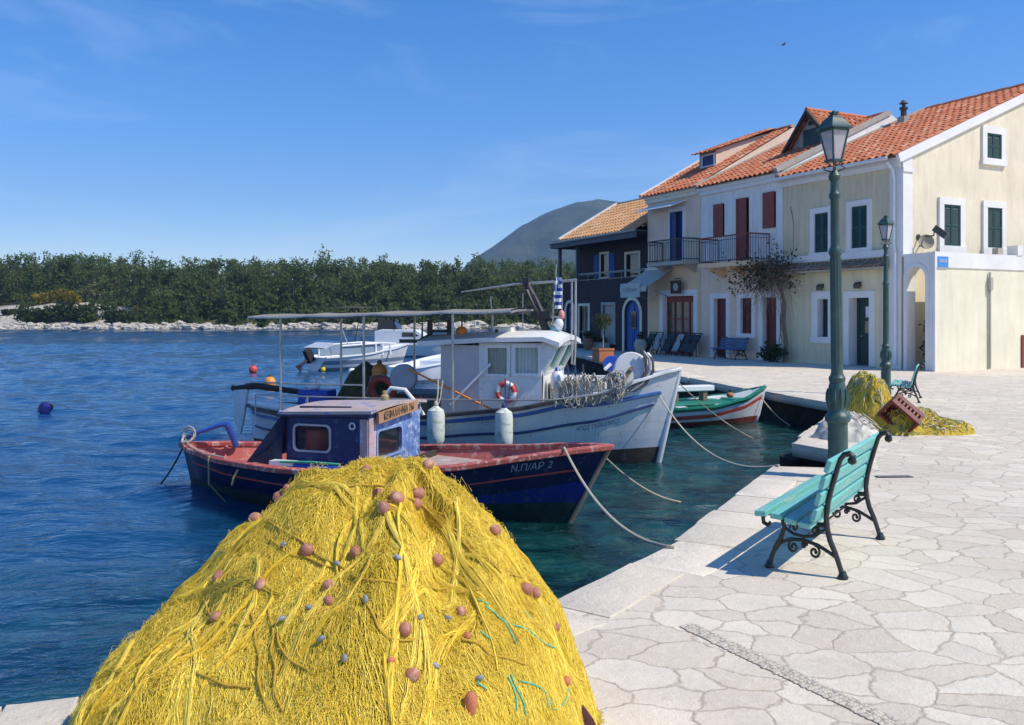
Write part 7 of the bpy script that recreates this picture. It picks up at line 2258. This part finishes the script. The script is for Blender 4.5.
# ropes: photo curves laid on the heap
rope_o = paint('orange_yellow_rope', (.60,.38,.035), .8, .2, 60, .6)
def rope_on(pix, r_, mat_, lift=.012, name='rope'):
    pts = []
    for (a, b) in zip(pix, pix[1:]):
        n = max(2, int(math.hypot(b[0]-a[0], b[1]-a[1])/6))
        for i in range(n):
            p = on_net(a[0]+(b[0]-a[0])*i/n + 3*math.sin(i*.9+a[1]), a[1]+(b[1]-a[1])*i/n + 3*math.cos(i*.7+a[0]))
            if p: pts.append(nl(p) + Vector((0,-.004,lift + .004*math.sin(i*2.1))))
    sm = []
    for i in range(len(pts)):
        w_ = pts[max(0,i-1):i+2]; sm.append(sum(w_, Vector())/len(w_))
    if len(sm) > 2:
        m_ = MB(); m_.tube(sm, r_, 7); m_.build(name, mat_, net, 60)
for pix in ([(266,524),(300,540),(330,566),(372,582),(410,590),(440,592),(455,580)],
            [(268,540),(290,556),(320,565),(345,570)],
            [(340,488),(380,490),(420,500),(440,520),(470,550),(510,575),(545,590)],
            [(440,510),(456,540),(480,560),(520,582)],
            [(205,588),(208,618),(230,628),(262,622)],
            [(183,645),(195,670),(222,690),(250,690),(264,682)],
            [(275,630),(280,650),(300,668),(318,672)],
            [(360,595),(375,625),(395,640),(430,640)],
            [(455,600),(470,592),(500,578),(520,575)],
            [(460,640),(500,660),(540,665)],
            [(300,625),(320,612),(335,600)],[(250,585),(255,640),(262,690),(268,722)],[(270,585),(272,660),(282,722)]):
    rope_on(pix, .0042, rope_o, .008)
teal = paint('teal_cord', (.06,.46,.33), .6, .15, 20, .2)
for pix in ([(510,676),(516,700),(522,724)],[(512,676),(520,698),(528,724)],[(556,700),(548,716),(562,712),(570,694),(566,684)],[(480,610),(510,625),(540,640),(560,655)],[(476,600),(488,606),(496,612)],[(500,622),(515,640),(524,655)],[(476,630),(486,642),(492,648)],[(515,680),(535,686),(548,700),(552,722)],[(472,680),(484,690),(500,690)],[(520,610),(545,630)]):
    rope_on(pix, .0026, teal, .010, 'cord')
# dark red net tucked under the right-hand skirt
q = gnd(573, 742)
rn_ = thing('red_net_bundle', 'dark red bundle of net tucked under the right edge of the yellow heap', 'net', (q.x-.02, q.y-.06, 0))
m1 = MB(); heap(m1, (0,0,0), (.12,.16), .20, 9.0, n=28, k_=12, pw=.7); m1.build('net', paint('dark_red_net', (.115,.022,.022), .9, .4, 40, 1.0), rn_, 70)

# ------------------------------------------------------------------ the smaller net, sack and crate beyond the lamp
c2 = gnd(868, 425); c2 = Vector((5.42, 13.0, 0))
ynet = mat_net.__call__ and paint('ochre_green_net', (.60,.43,.05), .9, .35, 9, 1.0, (.17,.20,.06), .10, 7)
n2_ = thing('fishing_net_heap', 'smaller tangled heap of yellow and green net between the two lamp posts', 'fishing net', c2)
def mound2(x, y):
    def bump(cx, cy, rx, ry, h):
        t = ((x-cx)/rx)**2 + ((y-cy)/ry)**2
        return h*max(0, 1-t)**.6 if t < 1 else 0
    h = max(bump(-.05,.2,.62,.7,.82), bump(.35,-.25,.6,.6,.42), bump(1.15,-.45,.85,.42,.20), bump(.8,-.2,.7,.5,.34))
    return max(0, h*(1+.25*noise.noise(Vector((x*3,y*3,2)))+.12*noise.noise(Vector((x*9,y*9,4)))))
m1 = MB(); gx, gy = 80, 50; vs = []
for j in range(gy+1):
    for i in range(gx+1):
        x, y = lerp(-.8,2.05,i/gx), lerp(-.95,1.0,j/gy); vs.append((x,y,mound2(x,y)-.012))
m1.add(vs, [(j*(gx+1)+i,j*(gx+1)+i+1,(j+1)*(gx+1)+i+1,(j+1)*(gx+1)+i) for j in range(gy) for i in range(gx)])
m1.build('net_mass', ynet, n2_, 80, fix=False)
m1 = MB()
for i in range(1500):
    x, y = random.uniform(-.7,2.0), random.uniform(-.9,.9)
    if mound2(x,y) < .03: continue
    th = random.uniform(0,6.28); pts = []
    for k_ in range(7):
        h = mound2(x,y)
        if h < .01: break
        pts.append((x,y,h+random.uniform(.0,.03)))
        th += random.gauss(0,.5); x += .045*math.cos(th); y += .045*math.sin(th)
    if len(pts) > 3: m1.tube(pts, random.uniform(.004,.007), 3, random.choice([0,0,0,0,1,2]), cap=False)
tt_ = m1.build('net_twine', [paint('ochre_twine',(.78,.57,.06),.7,.2,9,.2), paint('pale_green_twine',(.30,.42,.24),.7), paint('white_twine',(.62,.60,.5),.7)], n2_, 80, fix=False)
tt_['kind'] = 'stuff'
n2_.scale = (.64, .85, .95)
sk_p = Vector((4.62, 12.0, .0))
sack = thing('white_sack', 'crumpled white sack of net lying on the stone ledge behind the near lamp post', 'sack', sk_p)
m1 = MB()
n, k_ = 72, 30
vs = [Vector((0,0,.36))]
for j in range(1,k_+1):
    f = j/k_
    for i in range(n):
        a = 2*math.pi*i/n; q = 1+.18*noise.noise(Vector((math.cos(a)*1.5,math.sin(a)*1.5,6)))+.05*math.sin(a*11+f*6)*f
        z = .36*math.cos(f*math.pi/2)**.7 + .05*noise.noise(Vector((math.cos(a)*f*5,math.sin(a)*f*5,1))) + .035*math.sin(a*9+f*7+3*noise.noise(Vector((a,f*3,0))))*f*(1-f)*4 + .03*noise.noise(Vector((math.cos(a)*f*11,math.sin(a)*f*11,7)))
        vs.append(Vector((.44*f*q*math.cos(a), .38*f*q*math.sin(a), max(0.0,z) if j<k_ else 0)))
m1.add(vs, [(0,1+i,1+(i+1)%n) for i in range(n)] + [(1+j*n+i,1+(j+1)*n+i,1+(j+1)*n+(i+1)%n,1+j*n+(i+1)%n) for j in range(k_-1) for i in range(n)])
m1.build('sack_cloth', paint('off_white_sackcloth', (.60,.57,.50), .9, .22, 5, .9, (.36,.36,.32), .10, 7), sack, 70)
m1 = MB()
for q in range(5):
    a = random.uniform(0,6.28); m1.tube([(.5*math.cos(a+e*.25)*(.5+e*.1), .38*math.sin(a+e*.25)*(.5+e*.1), .36-.055*e) for e in range(5)], .008, 5)
m1.build('lashing', M['rope_pale'], sack)
cr_p = Vector((5.62, 12.45, .34))
crate = thing('red_crate', 'dark red plastic crate tipped on its edge against the yellow and green net', 'crate', cr_p)
m1 = MB(); w_, d_, h_ = .22, .16, .24
for (a0, a1) in ((-1,-.94),(.94,1)):
    pass
m1.box(-w_,w_,-d_,d_,-.012,.0)
nb_ = 7
for side in (-1,1):
    m1.box(-w_,w_, side*d_-.012,side*d_+.012, .0,.07); m1.box(-w_-.02,w_+.02, side*d_-.02,side*d_+.02, h_-.05,h_)
    m1.box(-w_,w_, side*d_-.010,side*d_+.010, .15,.19)
    for q in range(nb_+1):
        x = lerp(-w_+.015,w_-.015,q/nb_); m1.box(x-.014,x+.014, side*d_-.009,side*d_+.009,.07,h_-.05)
    m1.box(side*w_-.012,side*w_+.012,-d_,d_,.0,.07); m1.box(side*w_-.02,side*w_+.02,-d_,d_,h_-.05,h_-.002)
    m1.box(side*w_-.010,side*w_+.010,-d_,d_,.15,.188)
    for q in range(5):
        y = lerp(-d_+.02,d_-.02,q/4); m1.box(side*w_-.009,side*w_+.009,y-.014,y+.014,.07,h_-.05)
m1.build('crate_body', paint('dark_red_crate', (.13,.018,.014), .55, .2, 6, .2), crate)
crate.rotation_euler = (R(128), R(42), R(-20))

# ------------------------------------------------------------------ things along the house fronts
pt = gnd(603, 361.3)
PTS = .74
pl_ = thing('potted_tree', 'small round clipped tree in a square terracotta planter', 'potted tree', pt, R(20))
m1 = MB(); m1.prism([(-.40,-.40),(.40,-.40),(.40,.40),(-.40,.40)], 0, .44); m1.prism([(-.43,-.43),(.43,-.43),(.43,.43),(-.43,.43)], .44, .52); m1.build('planter', M['terracotta'], pl_, bevel=.015)
m1 = MB(); m1.box(-.38,.38,-.38,.38,.47,.53); m1.build('soil', paint('soil',(.05,.035,.025),.95), pl_)
m1 = MB(); m1.tube([(0,0,.5),(.02,.01,.9),(-.01,0,1.35)], [.035,.03,.025], 7); m1.build('trunk', paint('pale_bark',(.36,.32,.26),.9), pl_, 40)
m1 = MB(); random.seed(8); clump_crown(m1, (0,0,1.62), (.42,.42,.38), 900, .045, 0, None, .35); m1.build('crown', mat_leaf('olive_leaves',(.05,.075,.035),(.13,.165,.08)), pl_, fix=False); pl_.scale = (PTS, PTS, .92)
def urn(px, py, label, s_, m_):
    p = gnd(px, py); u_ = thing('clay_pot', label, 'pot', p)
    k_ = MB(); k_.lathe([(.13*s_,0),(.20*s_,.10*s_),(.27*s_,.30*s_),(.26*s_,.46*s_),(.20*s_,.58*s_),(.21*s_,.62*s_),(.18*s_,.62*s_),(.16*s_,.50*s_)], 20); k_.build('pot', m_, u_, 40)
    return u_
def plant_in(u_, h, n, lm, s_=.08, z0=.5):
    k_ = MB(); clump_crown(k_, (0,0,z0+h*.45), (h*.45,h*.45,h*.5), n, s_, 0, None, .2); k_.build('leaves', lm, u_, fix=False)
u_ = urn(640.5, 353.8, 'pale bulbous clay jar beside the large blue arched door', 1.05, paint('buff_clay',(.46,.40,.31),.8)); plant_in(u_, .5, 110, leafB, .06, .55)
u_ = urn(588, 350.3, 'brown clay pot with a dark plant under the left window of the dark house', .95, paint('brown_clay',(.26,.13,.08),.8)); plant_in(u_, .55, 140, leafB, .07, .5)
u_ = urn(570, 349.3, 'dark pot with a bushy plant by the smaller blue arched door', .9, M['dark_timber']); plant_in(u_, .7, 170, leafB, .08, .45)
bx = thing('flower_trough', 'long grey trough of dark plants under the pale shuttered window of the dark house', 'planter', wpos(fac(606,350)[0], -.45), RZ)
m1 = MB(); m1.box(-.9,.75,-.2,.2,0,.38); m1.build('trough', PL['cement'], bx, bevel=.02)
m1 = MB()
for q in range(7): clump_crown(m1, (-.8+.24*q,0,.5), (.18,.18,.22), 60, .06, 0, None, .2)
m1.build('leaves', leafB, bx, fix=False)
# folded chairs and stacked boards before the red shopfront
blk = paint('black_chair_paint',(.018,.018,.022),.5); cnv = paint('grey_canvas_panel',(.36,.37,.38),.85)
def folded(px, lab, tilt, cm):
    t_ = fac(px, 352)[0]
    f_ = thing('folded_chair', lab, 'chair', wpos(t_, -.55), RZ, 'folded chairs by the red shopfront')
    k_ = MB()
    for x in (-.22,.22):
        k_.tube([(x,-.28,0),(x+tilt,.18,.95)], .022, 6); k_.tube([(x*.9,.05,0),(x*.9+tilt*.6,-.06,.70)], .02, 6)
    k_.tube([(-.22+tilt,.18,.95),(.22+tilt,.18,.95)], .02, 6); k_.tube([(-.2,-.2,.2),(.2,-.2,.2)],.016,6)
    k_.build('chair_frame', blk, f_, 40)
    k_ = MB(); k_.obox((tilt*.75,.06,.70),(.20,0,0),(.0,.09,.19),(0,-.012,.006)); k_.build('backrest', cm, f_)
    k_ = MB(); k_.obox((tilt*.35,-.10,.36),(.20,0,0),(.0,.09,.19),(0,-.012,.006)); k_.build('seat', cm, f_)
for px, lab, tl, cm in ((660,'leftmost folded chair, black, leaning by the left jamb of the red shopfront',.05,blk),(669,'folded chair with a grey canvas seat, second from the left jamb of the red shopfront',-.12,cnv),(678,'black folded chair leaning in the middle of the row before the red shopfront',.18,blk),(688,'folded chair with a pale canvas back near the right jamb of the red shopfront',.12,cnv),(696,'black folded chair at the right jamb of the red shopfront',.16,blk),(703,'rightmost folded chair, black, standing before the rose wall',.18,blk)):
    folded(px, lab, tl, cm)
# the old vine on the white house
random.seed(44)
vt = fac(789, 300)[0]
vine = thing('old_vine', 'old leafless looking vine climbing from the pavement onto the white house balcony', 'vine', wpos(vt, -.25), RZ)
m1 = MB()
zt_ = 3.3
for k_ in range(3):
    o = random.uniform(-.08,.08)
    m1.tube([(o+.05,0,0),(.10+o,.02,.7),(.0+o*2,-.04,1.4),(.04+o,.0,2.1),(-.12+o*2,-.06,2.7),(-.35+o*3,-.15,3.25)], [.055,.048,.042,.036,.03,.022], 7)
m1.tube([(.06,0,.6),(-.30,.12,1.0),(-.34,.16,1.6),(-.1,.05,2.2)], .018, 6); m1.tube([(-.3,.14,1.2),(-.42,.17,.7),(-.30,.17,.3)], .012, 6)
for q in range(170):
    p = Vector((random.uniform(-1.1,.25), random.uniform(-.6,.05), random.uniform(2.6,3.5))); pts = [p]
    th = random.uniform(0,6.28); ph = random.uniform(-.7,.5)
    for e in range(6):
        th += random.gauss(0,.5); ph += random.gauss(0,.3) - .05
        pts.append(pts[-1] + Vector((math.cos(th)*math.cos(ph), .5*math.sin(th)*math.cos(ph), math.sin(ph)))*.26)
    m1.tube(pts, [.012,.010,.008,.007,.005,.004,.003], 4)
m1.tube([(.2,.1,3.0),(.35,.12,4.2),(.28,.2,5.0),(.1,.22,5.6)], .012, 5)
m1.build('stems', paint('dry_vine_wood',(.22,.165,.12),.95,.3,8,.5), vine, 60)
m1 = MB()
for q in range(120):
    c = Vector((random.gauss(-.7,.7), random.gauss(-.35,.3), random.gauss(3.25,.33)))
    if c.x > .9: continue
    tn = random.random()
    for e in range(9): leaf(m1, c+Vector((random.gauss(0,.14),random.gauss(0,.12),random.gauss(0,.11))), random.uniform(.04,.08), 0, tn)
m1.build('leaves', mat_leaf('dry_vine_leaves',(.07,.06,.035),(.16,.13,.07)), vine, fix=False)
p = wpos(fac(781,358)[0], -.45); bu = thing('potted_shrub', 'low dark green shrub at the foot of the old vine', 'shrub', p, RZ)
m1 = MB(); clump_crown(m1, (0,0,.32), (.6,.32,.32), 500, .07, 0, None, .2); m1.build('leaves', leafB, bu, fix=False)
m1 = MB()
for q in range(6): m1.tube([(random.uniform(-.2,.2),0,0),(random.uniform(-.4,.4),random.uniform(-.1,.1),.4)],.012,5)
m1.build('stems', bark, bu)
# drain slot in the paving
d_ = gnd(894, 477)
ds_ = thing('drain_grate', 'small iron drain grating let into the paving right of the near lamp post', 'drain', (d_.x,d_.y,.004), R(4))
m1 = MB(); m1.box(-.19,.19,-.05,.05,0,.004); m1.build('frame', M['dark_metal'], ds_)
m1 = MB()
for q in range(9): m1.box(-.17+.04*q,-.145+.04*q,-.035,.035,.0045,.008)
m1.build('bars', M['steel'], ds_)
# bird far out in the sky
bp = at(783, 45, 70)
bd_ = thing('bird', 'tiny dark bird flying high in the blue sky above the houses', 'bird', bp, R(30))
m1 = MB(); m1.tube([(-.20,0,0),(-.08,0,.01),(.08,0,.02),(.17,0,.03),(.24,0,.02)],[.01,.05,.06,.04,.006],8)
for s_ in (-1,1): m1.add([(.10,s_*.03,.03),(-.08,s_*.03,.02),(-.10,s_*.30,.12),(-.16,s_*.52,.05),(.0,s_*.32,.14)],[(0,1,2,4),(2,3,4)])
m1.build('body', M['rubber'], bd_, 60, fix=False)
